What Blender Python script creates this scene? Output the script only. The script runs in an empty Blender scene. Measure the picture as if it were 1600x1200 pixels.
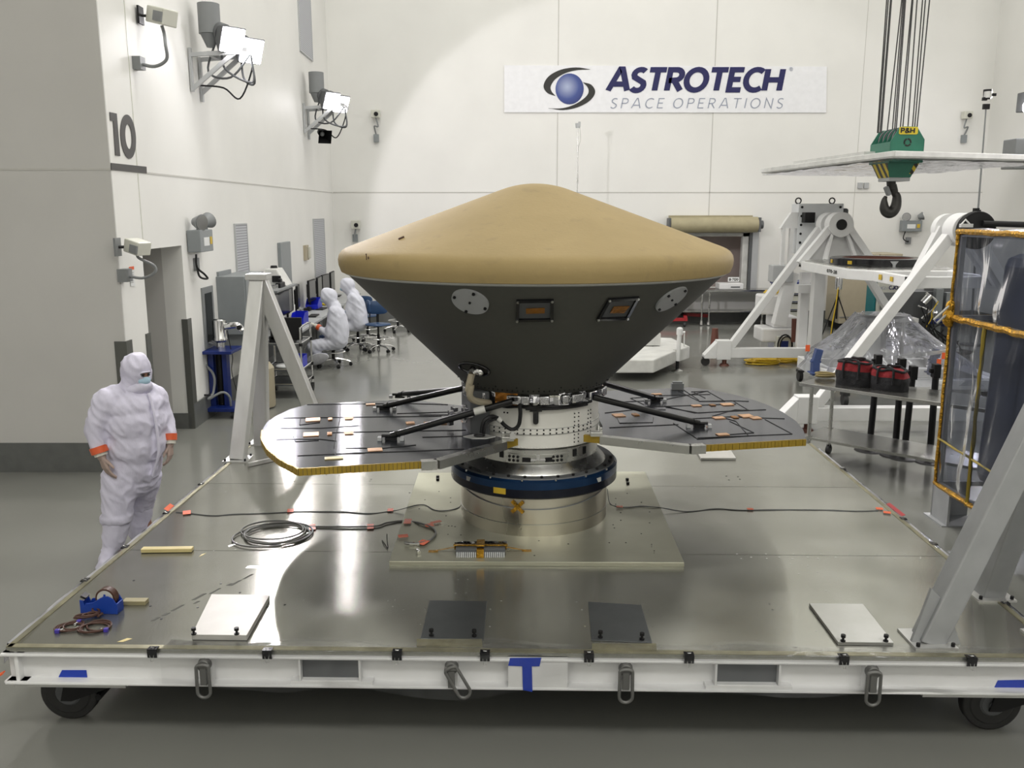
import bpy, bmesh, math, random
from mathutils import Vector, Matrix, noise
random.seed(7)
PI = math.pi
R = math.radians
SC = bpy.context.scene
COL = SC.collection
H = 2.70                       # camera height
F = 1379.0                     # focal length in pixels for a 1600 px wide frame
PITCH = R(11.08)
CP, SP = math.cos(PITCH), math.sin(PITCH)

# ---- measuring helpers: a pixel of the photograph -> a point of the place ----
def ray(px, py):
    u = 600 - py
    return Vector(((px-800)/F, (F*CP+u*SP)/F, (-F*SP+u*CP)/F))
def gz(px, py, z=0.0):
    r = ray(px, py); t = (z-H)/r.z
    return Vector((r.x*t, r.y*t, z))
def gy(px, py, y):
    r = ray(px, py); t = y/r.y
    return Vector((r.x*t, y, H+r.z*t))
def gp(px, py, p0, n):
    r = ray(px, py); o = Vector((0, 0, H)); n = Vector(n)
    t = (Vector(p0)-o).dot(n)/r.dot(n)
    return o+r*t
LW0 = Vector((-3.97, 8.99, 0)); LWD = Vector((-0.35, 12.7, 0)).normalized()
LWN = Vector((LWD.y, -LWD.x, 0))            # out of the left wall into the room
def lw(px, py, off=0.0):
    return gp(px, py, LW0+LWN*off, LWN)
def lwp(s, z, off=0.0):                     # s metres along the left wall from its near corner
    return LW0+LWD*s+LWN*off+Vector((0, 0, z))
PFC = Vector((0.14, 6.08, 0)); PFA = R(-1.2)
PFM = Matrix.Translation(PFC) @ Matrix.Rotation(PFA, 4, 'Z')
def pl(x, y, z=0.0): return PFM @ Vector((x, y, z))
PFN = (PFM.to_3x3() @ Vector((0, -1, 0)))
def pf(px, py, off=0.0):                    # point on the front face of the platform
    return gp(px, py, pl(0, -2.04, 0)+PFN*off, PFN)
DK = 0.55                                   # deck height

# ---- materials ----
MATS = {}
def nodes(m):
    m.use_nodes = True
    return m.node_tree.nodes, m.node_tree.links, m.node_tree.nodes['Principled BSDF']
def mat(name, col, rough=0.5, metal=0.0, noise_amt=0.0, nscale=8.0, bump=0.0, bscale=40.0, coat=0.0, spec=0.5,
        rvar=0.0, stretch=None, emit=None, estr=0.0, trans=0.0, alpha=1.0, sheen=0.0, aniso=0.0, detail=4.0):
    m = bpy.data.materials.new(name); N, L, B = nodes(m)
    B.inputs['Base Color'].default_value = (*col, 1); B.inputs['Roughness'].default_value = rough
    B.inputs['Metallic'].default_value = metal; B.inputs['Specular IOR Level'].default_value = spec
    if coat: B.inputs['Coat Weight'].default_value = coat; B.inputs['Coat Roughness'].default_value = 0.08
    if trans: B.inputs['Transmission Weight'].default_value = trans
    if alpha < 1: B.inputs['Alpha'].default_value = alpha
    if aniso:
        B.inputs['Anisotropic'].default_value = aniso; tg = N.new('ShaderNodeCombineXYZ'); tg.inputs[1].default_value = 1.0; L.new(tg.outputs[0], B.inputs['Tangent'])
    if emit: B.inputs['Emission Color'].default_value = (*emit, 1); B.inputs['Emission Strength'].default_value = estr
    tc = N.new('ShaderNodeTexCoord'); mp = N.new('ShaderNodeMapping'); L.new(tc.outputs['Object'], mp.inputs[0])
    if stretch: mp.inputs['Scale'].default_value = stretch
    nz = N.new('ShaderNodeTexNoise'); nz.inputs['Scale'].default_value = nscale; nz.inputs['Detail'].default_value = detail
    L.new(mp.outputs[0], nz.inputs['Vector'])
    na = max(noise_amt, 0.03)
    mr = N.new('ShaderNodeMapRange'); mr.inputs['From Min'].default_value = .3; mr.inputs['From Max'].default_value = .7
    mr.inputs['To Min'].default_value = 1-na; mr.inputs['To Max'].default_value = 1+na
    L.new(nz.outputs['Fac'], mr.inputs['Value'])
    hsv = N.new('ShaderNodeHueSaturation'); hsv.inputs['Color'].default_value = (*col, 1)
    L.new(mr.outputs[0], hsv.inputs['Value']); L.new(hsv.outputs[0], B.inputs['Base Color'])
    if rvar:
        r2 = N.new('ShaderNodeMapRange'); r2.inputs['From Min'].default_value = .3; r2.inputs['From Max'].default_value = .7
        r2.inputs['To Min'].default_value = rough-rvar; r2.inputs['To Max'].default_value = rough+rvar
        L.new(nz.outputs['Fac'], r2.inputs['Value']); L.new(r2.outputs[0], B.inputs['Roughness'])
    if bump:
        n2 = N.new('ShaderNodeTexNoise'); n2.inputs['Scale'].default_value = bscale; n2.inputs['Detail'].default_value = 5
        L.new(mp.outputs[0], n2.inputs['Vector'])
        b = N.new('ShaderNodeBump'); b.inputs['Strength'].default_value = bump; b.inputs['Distance'].default_value = .02
        L.new(n2.outputs['Fac'], b.inputs['Height']); L.new(b.outputs[0], B.inputs['Normal'])
    MATS[name] = m
    return m
def film(name, tint, haze=0.10, gloss=0.25, bscale=3.0, bump=0.6, rough=0.12, stretch=(1, 1, .35)):
    """thin clear plastic sheet: mostly see-through, a little milky, crumpled sheen"""
    m = bpy.data.materials.new(name); m.use_nodes = True; N = m.node_tree.nodes; L = m.node_tree.links
    for n in list(N): N.remove(n)
    out = N.new('ShaderNodeOutputMaterial'); tr = N.new('ShaderNodeBsdfTransparent'); tr.inputs[0].default_value = (*tint, 1)
    df = N.new('ShaderNodeBsdfDiffuse'); df.inputs[0].default_value = (.8, .82, .86, 1)
    gl = N.new('ShaderNodeBsdfGlossy'); gl.inputs[0].default_value = (.95, .95, 1, 1); gl.inputs['Roughness'].default_value = rough
    tc = N.new('ShaderNodeTexCoord'); mp = N.new('ShaderNodeMapping'); mp.inputs['Scale'].default_value = stretch
    nz = N.new('ShaderNodeTexNoise'); nz.inputs['Scale'].default_value = bscale; nz.inputs['Detail'].default_value = 3 if bscale < 4 else 1; nz.inputs['Distortion'].default_value = 1.2
    L.new(tc.outputs['Object'], mp.inputs[0]); L.new(mp.outputs[0], nz.inputs['Vector'])
    b = N.new('ShaderNodeBump'); b.inputs['Strength'].default_value = bump; b.inputs['Distance'].default_value = .08
    L.new(nz.outputs['Fac'], b.inputs['Height']); L.new(b.outputs[0], gl.inputs['Normal'])
    m1 = N.new('ShaderNodeMixShader'); 
    mr = N.new('ShaderNodeMapRange'); mr.inputs['From Min'].default_value = .45; mr.inputs['From Max'].default_value = .75
    mr.inputs['To Min'].default_value = haze*.5; mr.inputs['To Max'].default_value = haze*2.2
    L.new(nz.outputs['Fac'], mr.inputs['Value']); L.new(mr.outputs[0], m1.inputs[0])
    L.new(tr.outputs[0], m1.inputs[1]); L.new(df.outputs[0], m1.inputs[2])
    m2 = N.new('ShaderNodeMixShader'); fr = N.new('ShaderNodeLayerWeight'); fr.inputs['Blend'].default_value = gloss
    L.new(b.outputs[0], fr.inputs['Normal']); L.new(fr.outputs['Fresnel'], m2.inputs[0])
    L.new(m1.outputs[0], m2.inputs[1]); L.new(gl.outputs[0], m2.inputs[2]); L.new(m2.outputs[0], out.inputs[0])
    MATS[name] = m
    return m

M = MATS
mat('wall', (.80, .795, .77), .55, noise_amt=.015, nscale=.8)
mat('wallshaded', (.58, .57, .55), .6, noise_amt=.03, nscale=1.2)  # wall colour darkened for the shade on the return wall and passage
mat('ceiling', (.78, .77, .74), .8)
mat('joint', (.55, .54, .51), .7)
mat('base', (.13, .135, .13), .35, noise_amt=.1)
mat('guard', (.115, .118, .108), .4, metal=.3)
mat('white', (.80, .80, .80), .38, noise_amt=.03, nscale=5)
mat('whitedirty', (.66, .66, .64), .45, noise_amt=.12, nscale=5)
mat('offwhite', (.62, .62, .55), .45)
mat('black', (.009, .009, .010), .5, spec=.3)
mat('blackgloss', (.012, .012, .014), .15)
mat('blackfabric', (.016, .016, .018), .9, noise_amt=.4, nscale=12, bump=.5, bscale=30)
mat('redfabric', (.27, .02, .025), .85, noise_amt=.2, nscale=12, bump=.4, bscale=30)
mat('rubber', (.022, .022, .022), .6, noise_amt=.25)
mat('greyrub', (.28, .28, .28), .7)
mat('darkgrey', (.10, .105, .11), .5)
mat('midgrey', (.22, .23, .235), .5)
mat('lightgrey', (.45, .46, .47), .45)
mat('elecgrey', (.24, .26, .27), .45)
mat('chrome', (.75, .75, .75), .13, metal=1.0)
mat('steel', (.52, .52, .50), .28, metal=1.0, noise_amt=.06, nscale=6, rvar=.06)
mat('stainless', (.50, .50, .48), .22, metal=.95, noise_amt=.05, nscale=5, rvar=.06)
mat('alum', (.62, .62, .61), .42, metal=.75, noise_amt=.08, nscale=9, rvar=.08, stretch=(1, 1, .2))
mat('polished', (.60, .57, .50), .30, metal=1.0, noise_amt=.05, nscale=4, rvar=.05, stretch=(1, 1, .3))
mat('foil', (.50, .50, .52), .15, metal=1.0, bump=.5, bscale=9, noise_amt=.15)
mat('kapton', (.50, .27, .03), .2, metal=.85, bump=1.0, bscale=30, noise_amt=.22, nscale=14)
mat('kaptondark', (.30, .12, .015), .3, metal=.6, bump=.8, bscale=22, noise_amt=.3)
mat('copper', (.62, .36, .20), .4, metal=.4, noise_amt=.15, nscale=20)
mat('blueanod', (.008, .035, .10), .28, metal=.55, noise_amt=.08)
mat('navy', (.006, .008, .018), .25, metal=.4)
mat('bluetape', (.01, .045, .42), .6)
mat('bluebin', (.008, .02, .55), .35)
mat('bluepaint', (.006, .02, .15), .35, noise_amt=.06)
mat('bluevinyl', (.018, .055, .14), .4)
mat('bluestand', (.04, .07, .20), .5)
mat('orange', (.80, .12, .03), .5, noise_amt=.08)
mat('orangetape', (.75, .13, .045), .35, noise_amt=.1)
mat('yellow', (.70, .47, .02), .5)
mat('labelyel', (.62, .42, .03), .5)
mat('red', (.35, .02, .025), .45)
mat('brownrust', (.13, .045, .03), .6)
mat('brown', (.07, .03, .02), .55)
mat('green', (.025, .16, .105), .42, noise_amt=.08)
mat('craneyel', (.70, .55, .04), .5)
mat('rope', (.05, .05, .05), .5, metal=.5)
mat('hooksteel', (.035, .034, .032), .42, metal=.5, noise_amt=.2)
mat('cone', (.078, .078, .068), .62, noise_amt=.03, nscale=30)
mat('arr', (.10, .105, .125), .15, metal=.8, noise_amt=.05, nscale=3, rvar=.015, aniso=.95)
mat('composite', (.006, .006, .006), .35, spec=.35)
mat('creamwhite', (.80, .79, .74), .45, noise_amt=.01)
mat('suit', (.66, .64, .77), .75, noise_amt=.02, nscale=6, bump=.9, bscale=7, stretch=(1, 1, .6))
mat('suitseated', (.68, .69, .78), .75, noise_amt=.02, nscale=6, bump=.9, bscale=6, stretch=(1, 1, .6))
mat('glove', (.40, .30, .26), .55, noise_amt=.08)
mat('whiteglove', (.72, .70, .62), .6)
mat('skin', (.30, .15, .10), .55)
mat('mask', (.38, .55, .68), .7)
mat('eye', (.01, .01, .012), .2)
mat('beige', (.42, .37, .27), .55)
mat('tanroll', (.36, .32, .20), .55, noise_amt=.08, nscale=5, bump=.4, bscale=6)
mat('pink', (.58, .49, .46), .6)
mat('cream', (.66, .55, .26), .45, noise_amt=.06)
mat('olive', (.20, .15, .045), .4)
mat('teal', (.01, .16, .17), .4)
mat('screen', (.012, .014, .016), .18)
mat('signblue', (.007, .007, .085), .5)
mat('signgrey', (.30, .33, .42), .5)
mat('signwhite', (.84, .845, .875), .5)
mat('signblack', (.02, .02, .018), .5)
mat('numeral', (.065, .062, .062), .5)
mat('paper', (.75, .76, .76), .6)
mat('wood', (.45, .30, .14), .5)
mat('wirewhite', (.55, .55, .52), .4)
mat('purple', (.06, .04, .35), .4)
mat('lens', (1, 1, 1), .4, emit=(1, .97, 1.0), estr=60)
mat('lensfar', (1, 1, 1), .4, emit=(1, .97, 1.0), estr=24)
film('clearfilm', (.985, .985, .985), haze=.03, gloss=.15, bscale=3, rough=.05, bump=.16)
film('milkfilm', (.92, .93, .96), haze=.14, gloss=.3, bscale=2.5, bump=.8, rough=.15)
film('tentfilm', (.50, .52, .57), haze=.03, gloss=.06, bscale=1.6, bump=.5, rough=.12, stretch=(1, 1, .3))
film('glass', (.6, .65, .68), haze=.01, gloss=.15, bscale=1, bump=.02, rough=.03)
film('panwrap', (.9, .9, .9), haze=.5, gloss=.4, bscale=2.0, bump=.8, rough=.15, stretch=(1, 1, 1))

def floor_mat():
    m = bpy.data.materials.new('epoxy'); N, L, B = nodes(m)
    tc = N.new('ShaderNodeTexCoord')
    n1 = N.new('ShaderNodeTexNoise'); n1.inputs['Scale'].default_value = .35; n1.inputs['Detail'].default_value = 3
    L.new(tc.outputs['Object'], n1.inputs['Vector'])
    cr = N.new('ShaderNodeValToRGB')
    cr.color_ramp.elements[0].position = .35; cr.color_ramp.elements[0].color = (.205, .208, .19, 1)
    cr.color_ramp.elements[1].position = .7; cr.color_ramp.elements[1].color = (.24, .243, .222, 1)
    L.new(n1.outputs['Fac'], cr.inputs[0]); L.new(cr.outputs[0], B.inputs['Base Color'])
    n2 = N.new('ShaderNodeTexNoise'); n2.inputs['Scale'].default_value = 1.2; L.new(tc.outputs['Object'], n2.inputs['Vector'])
    mr = N.new('ShaderNodeMapRange'); mr.inputs['To Min'].default_value = .10; mr.inputs['To Max'].default_value = .20
    L.new(n2.outputs['Fac'], mr.inputs['Value']); L.new(mr.outputs[0], B.inputs['Roughness'])
    n3 = N.new('ShaderNodeTexNoise'); n3.inputs['Scale'].default_value = 3.5; L.new(tc.outputs['Object'], n3.inputs['Vector'])
    b = N.new('ShaderNodeBump'); b.inputs['Strength'].default_value = .05; b.inputs['Distance'].default_value = .03
    L.new(n3.outputs['Fac'], b.inputs['Height']); L.new(b.outputs[0], B.inputs['Normal'])
    B.inputs['Specular IOR Level'].default_value = .6
    MATS['epoxy'] = m
floor_mat()
def deck_mat(name='deck', base=(.40, .40, .365), r0=.19, r1=.24, metal=.85):
    m = bpy.data.materials.new(name); N, L, B = nodes(m)
    tc = N.new('ShaderNodeTexCoord')
    n1 = N.new('ShaderNodeTexNoise'); n1.inputs['Scale'].default_value = 2.2; n1.inputs['Detail'].default_value = 7; n1.inputs['Roughness'].default_value = .62
    L.new(tc.outputs['Object'], n1.inputs['Vector'])
    cr = N.new('ShaderNodeValToRGB')
    e = cr.color_ramp.elements
    e[0].position = .3; e[0].color = (base[0]*.90, base[1]*.90, base[2]*.87, 1)
    e[1].position = .68; e[1].color = (base[0]*1.08, base[1]*1.08, base[2]*1.08, 1)
    L.new(n1.outputs['Fac'], cr.inputs[0]); L.new(cr.outputs[0], B.inputs['Base Color'])
    n2 = N.new('ShaderNodeTexNoise'); n2.inputs['Scale'].default_value = 2; n2.inputs['Detail'].default_value = 2
    L.new(tc.outputs['Object'], n2.inputs['Vector'])
    mr = N.new('ShaderNodeMapRange'); mr.inputs['From Min'].default_value = .3; mr.inputs['From Max'].default_value = .7
    mr.inputs['To Min'].default_value = r0; mr.inputs['To Max'].default_value = r1
    L.new(n2.outputs['Fac'], mr.inputs['Value']); L.new(mr.outputs[0], B.inputs['Roughness'])
    B.inputs['Metallic'].default_value = metal; B.inputs['Anisotropic'].default_value = .97
    tg = N.new('ShaderNodeCombineXYZ'); tg.inputs[1].default_value = 1.0; L.new(tg.outputs[0], B.inputs['Tangent'])
    n3 = N.new('ShaderNodeTexNoise'); n3.inputs['Scale'].default_value = 60; n3.inputs['Detail'].default_value = 2
    L.new(tc.outputs['Object'], n3.inputs['Vector'])
    b = N.new('ShaderNodeBump'); b.inputs['Strength'].default_value = .03; b.inputs['Distance'].default_value = .01
    L.new(n3.outputs['Fac'], b.inputs['Height']); L.new(b.outputs[0], B.inputs['Normal'])
    MATS[name] = m
deck_mat(); deck_mat('pad', (.45, .445, .365), .27, .33, .72); deck_mat('hatch', (.42, .42, .41), .34, .44, .8)
def shield_mat():
    m = bpy.data.materials.new('heatshield'); N, L, B = nodes(m)
    tc = N.new('ShaderNodeTexCoord')
    n1 = N.new('ShaderNodeTexNoise'); n1.inputs['Scale'].default_value = 2.2; n1.inputs['Detail'].default_value = 5; n1.inputs['Roughness'].default_value = .6
    L.new(tc.outputs['Object'], n1.inputs['Vector'])
    cr = N.new('ShaderNodeValToRGB'); e = cr.color_ramp.elements
    e[0].position = .3; e[0].color = (.315, .232, .098, 1); e[1].position = .7; e[1].color = (.365, .270, .120, 1)
    L.new(n1.outputs['Fac'], cr.inputs[0])
    # dusty smudges near the nose: own-shaped stains
    n2 = N.new('ShaderNodeTexNoise'); n2.inputs['Scale'].default_value = 9; n2.inputs['Detail'].default_value = 8
    L.new(tc.outputs['Object'], n2.inputs['Vector'])
    m2 = N.new('ShaderNodeMapRange'); m2.inputs['From Min'].default_value = .60; m2.inputs['From Max'].default_value = .72
    m2.inputs['To Max'].default_value = .28; L.new(n2.outputs['Fac'], m2.inputs['Value'])
    mx = N.new('ShaderNodeMixRGB'); mx.inputs[2].default_value = (.20, .15, .08, 1)
    L.new(m2.outputs[0], mx.inputs[0]); L.new(cr.outputs[0], mx.inputs[1]); L.new(mx.outputs[0], B.inputs['Base Color'])
    B.inputs['Roughness'].default_value = .72
    n3 = N.new('ShaderNodeTexNoise'); n3.inputs['Scale'].default_value = 45; L.new(tc.outputs['Object'], n3.inputs['Vector'])
    b = N.new('ShaderNodeBump'); b.inputs['Strength'].default_value = .12; b.inputs['Distance'].default_value = .01
    L.new(n3.outputs['Fac'], b.inputs['Height']); L.new(b.outputs[0], B.inputs['Normal'])
    MATS['heatshield'] = m
shield_mat()
def stripes_mat():
    m = bpy.data.materials.new('hazard'); N, L, B = nodes(m)
    tc = N.new('ShaderNodeTexCoord'); mp = N.new('ShaderNodeMapping'); mp.inputs['Rotation'].default_value = (0, R(35), R(35))
    w = N.new('ShaderNodeTexWave'); w.inputs['Scale'].default_value = 3.4; w.inputs['Distortion'].default_value = 1.2
    L.new(tc.outputs['Object'], mp.inputs[0]); L.new(mp.outputs[0], w.inputs[0])
    cr = N.new('ShaderNodeValToRGB'); e = cr.color_ramp.elements; cr.color_ramp.interpolation = 'CONSTANT'
    e[0].color = (.02, .02, .02, 1); e[1].position = .5; e[1].color = (.65, .50, .03, 1)
    L.new(w.outputs[0], cr.inputs[0]); L.new(cr.outputs[0], B.inputs['Base Color'])
    MATS['hazard'] = m
stripes_mat()
def louvre_mat():
    m = bpy.data.materials.new('louvre'); N, L, B = nodes(m)
    tc = N.new('ShaderNodeTexCoord'); w = N.new('ShaderNodeTexWave'); w.bands_direction = 'Z'; w.inputs['Scale'].default_value = 8
    L.new(tc.outputs['Object'], w.inputs[0])
    cr = N.new('ShaderNodeValToRGB'); e = cr.color_ramp.elements
    e[0].position = .35; e[0].color = (.30, .31, .34, 1); e[1].position = .6; e[1].color = (.52, .53, .57, 1)
    L.new(w.outputs[0], cr.inputs[0]); L.new(cr.outputs[0], B.inputs['Base Color']); B.inputs['Roughness'].default_value = .5
    MATS['louvre'] = m
louvre_mat()
def globe_mat():
    m = bpy.data.materials.new('globe'); N, L, B = nodes(m)
    tc = N.new('ShaderNodeTexCoord'); mp = N.new('ShaderNodeMapping'); mp.inputs['Location'].default_value = (.12, 0, -.10); mp.inputs['Scale'].default_value = (2.0, 2.0, 2.0)
    g = N.new('ShaderNodeTexGradient'); g.gradient_type = 'SPHERICAL'
    L.new(tc.outputs['Object'], mp.inputs[0]); L.new(mp.outputs[0], g.inputs[0])
    cr = N.new('ShaderNodeValToRGB'); e = cr.color_ramp.elements
    e[0].position = .05; e[0].color = (.012, .02, .13, 1); e[1].position = 1; e[1].color = (.40, .45, .62, 1)
    x = cr.color_ramp.elements.new(.45); x.color = (.05, .08, .28, 1)
    L.new(g.outputs[0], cr.inputs[0]); L.new(cr.outputs[0], B.inputs['Base Color'])
    MATS['globe'] = m
globe_mat()

# ---- mesh collector ----
class MB:
    def __init__(s): s.bm = bmesh.new()
    def box(s, c, d, rot=None, mi=0, taper=None):
        """box centred at c with full sizes d"""
        r = bmesh.ops.create_cube(s.bm, size=1)
        for v in r['verts']:
            p = Vector((v.co.x*d[0], v.co.y*d[1], v.co.z*d[2]))
            if taper and v.co.z > 0: p.x *= taper; p.y *= taper
            if rot is not None: p = rot @ p
            v.co = p+Vector(c)
        return s
    def b2(s, a, b):
        a, b = Vector(a), Vector(b)
        return s.box((a+b)/2, [abs(b[i]-a[i]) for i in range(3)])
    def beam(s, a, b, w, h, up=(0, 0, 1)):
        """square bar from a to b, w across, h along 'up'"""
        a, b = Vector(a), Vector(b); z = (b-a); ln = z.length; z.normalize()
        x = z.cross(Vector(up))
        if x.length < 1e-4: x = z.cross(Vector((0, 1, 0)))
        x.normalize(); y = x.cross(z).normalized()
        m = Matrix((x, y, z)).transposed()
        return s.box((a+b)/2, (w, h, ln), rot=m)
    def cyl(s, a, b, r0, r1=None, n=20, caps=True):
        a, b = Vector(a), Vector(b); r1 = r0 if r1 is None else r1
        z = (b-a).normalized(); x = z.orthogonal().normalized(); y = z.cross(x)
        A = [s.bm.verts.new(a+(x*math.cos(2*PI*i/n)+y*math.sin(2*PI*i/n))*r0) for i in range(n)]
        B = [s.bm.verts.new(b+(x*math.cos(2*PI*i/n)+y*math.sin(2*PI*i/n))*r1) for i in range(n)]
        for i in range(n): s.bm.faces.new((A[i], A[(i+1) % n], B[(i+1) % n], B[i]))
        if caps: s.bm.faces.new(A[::-1]); s.bm.faces.new(B)
        return s
    def tube(s, pts, r, n=8, closed=False):
        pts = [Vector(p) for p in pts]; m = len(pts); rings = []
        prev = None
        for i, p in enumerate(pts):
            if closed: t = (pts[(i+1) % m]-pts[i-1])
            else: t = pts[min(i+1, m-1)]-pts[max(i-1, 0)]
            if t.length < 1e-9: t = Vector((0, 0, 1))
            t.normalize()
            if prev is None: x = t.orthogonal().normalized()
            else:
                x = prev-t*prev.dot(t)
                x = x.normalized() if x.length > 1e-6 else t.orthogonal().normalized()
            prev = x; y = t.cross(x)
            rr = r[i] if isinstance(r, (list, tuple)) else r
            rings.append([s.bm.verts.new(p+(x*math.cos(2*PI*k/n)+y*math.sin(2*PI*k/n))*rr) for k in range(n)])
        for i in range(m if closed else m-1):
            A, B = rings[i], rings[(i+1) % m]
            for k in range(n): s.bm.faces.new((A[k], A[(k+1) % n], B[(k+1) % n], B[k]))
        if not closed: s.bm.faces.new(rings[0][::-1]); s.bm.faces.new(rings[-1])
        return s
    def lathe(s, prof, c=(0, 0, 0), n=96, cap=False):
        c = Vector(c); rings = []
        for r, z in prof:
            if r < 1e-5: rings.append([s.bm.verts.new(c+Vector((0, 0, z)))])
            else: rings.append([s.bm.verts.new(c+Vector((r*math.cos(2*PI*k/n), r*math.sin(2*PI*k/n), z))) for k in range(n)])
        for A, B in zip(rings, rings[1:]):
            for k in range(n):
                if len(A) == 1 and len(B) == 1: continue
                if len(A) == 1: s.bm.faces.new((A[0], B[(k+1) % n], B[k]))
                elif len(B) == 1: s.bm.faces.new((A[k], A[(k+1) % n], B[0]))
                else: s.bm.faces.new((A[k], A[(k+1) % n], B[(k+1) % n], B[k]))
        if cap:
            for r_ in (rings[0], rings[-1]):
                if len(r_) > 2:
                    try: s.bm.faces.new(r_)
                    except Exception: pass
        return s
    def sphere(s, c, r, n=16, m=10, rot=None):
        rr = (r, r, r) if not isinstance(r, (tuple, list)) else r
        q = bmesh.ops.create_uvsphere(s.bm, u_segments=n, v_segments=m, radius=1)
        for v in q['verts']:
            p = Vector((v.co.x*rr[0], v.co.y*rr[1], v.co.z*rr[2]))
            if rot is not None: p = rot @ p
            v.co = p+Vector(c)
        return s
    def cap(s, a, b, r0, r1, n=14):
        """rounded tapered limb"""
        s.cyl(a, b, r0, r1, n=n); s.sphere(a, r0, n, 8); s.sphere(b, r1, n, 8)
        return s
    def poly(s, pts, ext):
        """flat polygon pts extruded by vector ext"""
        ext = Vector(ext); A = [s.bm.verts.new(Vector(p)) for p in pts]
        if ext.length < 1e-9: s.bm.faces.new(A); return s
        B = [s.bm.verts.new(Vector(p)+ext) for p in pts]; n = len(A)
        s.bm.faces.new(A[::-1]); s.bm.faces.new(B)
        for i in range(n): s.bm.faces.new((A[i], A[(i+1) % n], B[(i+1) % n], B[i]))
        return s
    def ribbon(s, pts, w, ext, f, closed=False):
        """2-D polyline of width w mapped by f(x,y)->Vector, thickness ext"""
        n = len(pts); L_, R_ = [], []
        for i, (x, y) in enumerate(pts):
            def dr(a, b):
                dx, dy = b[0]-a[0], b[1]-a[1]; l = math.hypot(dx, dy) or 1; return dx/l, dy/l
            if closed: d0 = dr(pts[i-1], pts[i]); d1 = dr(pts[i], pts[(i+1) % n])
            else:
                d0 = dr(pts[max(i-1, 0)], pts[max(i, 1)]) if i > 0 else dr(pts[0], pts[1])
                d1 = dr(pts[i], pts[i+1]) if i < n-1 else d0
            nx, ny = -(d0[1]+d1[1]), d0[0]+d1[0]; l = math.hypot(nx, ny) or 1; nx /= l; ny /= l
            k = max(.35, nx*-d0[1]+ny*d0[0]); q = w/2/k
            L_.append((x+nx*q, y+ny*q)); R_.append((x-nx*q, y-ny*q))
        for i in range(n if closed else n-1):
            j = (i+1) % n
            s.poly([f(*R_[i]), f(*R_[j]), f(*L_[j]), f(*L_[i])], ext)
        return s
    def grid(s, f, nu, nv, thick=0.0):
        V = [[s.bm.verts.new(f(i/nu, j/nv)) for j in range(nv+1)] for i in range(nu+1)]
        for i in range(nu):
            for j in range(nv): s.bm.faces.new((V[i][j], V[i+1][j], V[i+1][j+1], V[i][j+1]))
        return s

WM = {}
def wmat(o): return WM.get(o.name, Matrix.Identity(4))
def tag(o, label=None, cat=None, group=None, kind=None):
    if label: o['label'] = label
    if cat: o['category'] = cat
    if group: o['group'] = group
    if kind: o['kind'] = kind
    return o
def thing(name, label, cat, loc=(0, 0, 0), rz=0, group=None):
    o = bpy.data.objects.new(name, None); COL.objects.link(o); o.empty_display_size = .1
    o.location = loc; o.rotation_euler = (0, 0, rz)
    WM[o.name] = Matrix.Translation(Vector(loc)) @ Matrix.Rotation(rz, 4, 'Z')
    return tag(o, label, cat, group)
def part(name, mb, m, parent=None, smooth=30, local=False, label=None, bevel=0, center=True):
    """link the collected shapes as ONE mesh object; world coordinates unless local"""
    me = bpy.data.meshes.new(name); bm = mb.bm if isinstance(mb, MB) else mb
    bmesh.ops.recalc_face_normals(bm, faces=bm.faces)
    bm.to_mesh(me); bm.free()
    o = bpy.data.objects.new(name, me); COL.objects.link(o)
    pm = wmat(parent) if parent is not None else Matrix.Identity(4)
    if not local: me.transform(pm.inverted())
    base = Vector((0, 0, 0))
    if me.vertices and center and (parent is None):
        xs = [v.co for v in me.vertices]
        base = Vector(((min(v.x for v in xs)+max(v.x for v in xs))/2, (min(v.y for v in xs)+max(v.y for v in xs))/2, min(v.z for v in xs)))
        me.transform(Matrix.Translation(-base)); o.location = base
    if parent is not None: o.parent = parent
    WM[o.name] = pm @ Matrix.Translation(base)
    me.materials.append(M[m] if isinstance(m, str) else m)
    if smooth:
        me.polygons.foreach_set('use_smooth', [True]*len(me.polygons))
        me.set_sharp_from_angle(angle=R(smooth))
    if bevel:
        b = o.modifiers.new('bevel', 'BEVEL'); b.width = bevel; b.segments = 2; b.limit_method = 'ANGLE'; b.angle_limit = R(40)
    if label: o['label'] = label
    return o
def one(name, mb, m, label, cat, group=None, **k):
    return tag(part(name, mb, m, **k), label, cat, group)
def struct(name, mb, m, **k):
    return tag(part(name, mb, m, **k), kind='structure')
def dup(root, loc, rz=0, label=None, group=None, scale=None):
    r = root.copy(); COL.objects.link(r); r.location = loc; r.rotation_euler = (0, 0, rz)
    if scale: r.scale = (scale,)*3
    if label: r['label'] = label
    if group: r['group'] = group
    for ch in list(root.children):
        c = ch.copy(); COL.objects.link(c); c.parent = r
        for g in list(ch.children):
            d = g.copy(); COL.objects.link(d); d.parent = c
    return r
def spline(pts, k=6):
    """Catmull-Rom through pts"""
    P = [Vector(p) for p in pts]; out = []
    P = [P[0]*2-P[1]]+P+[P[-1]*2-P[-2]]
    for i in range(1, len(P)-2):
        for j in range(k):
            t = j/k; a, b, c, d = P[i-1], P[i], P[i+1], P[i+2]
            out.append(.5*((2*b)+(c-a)*t+(2*a-5*b+4*c-d)*t*t+(3*b-a-3*c+d)*t**3))
    out.append(P[-2]); return out

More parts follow.
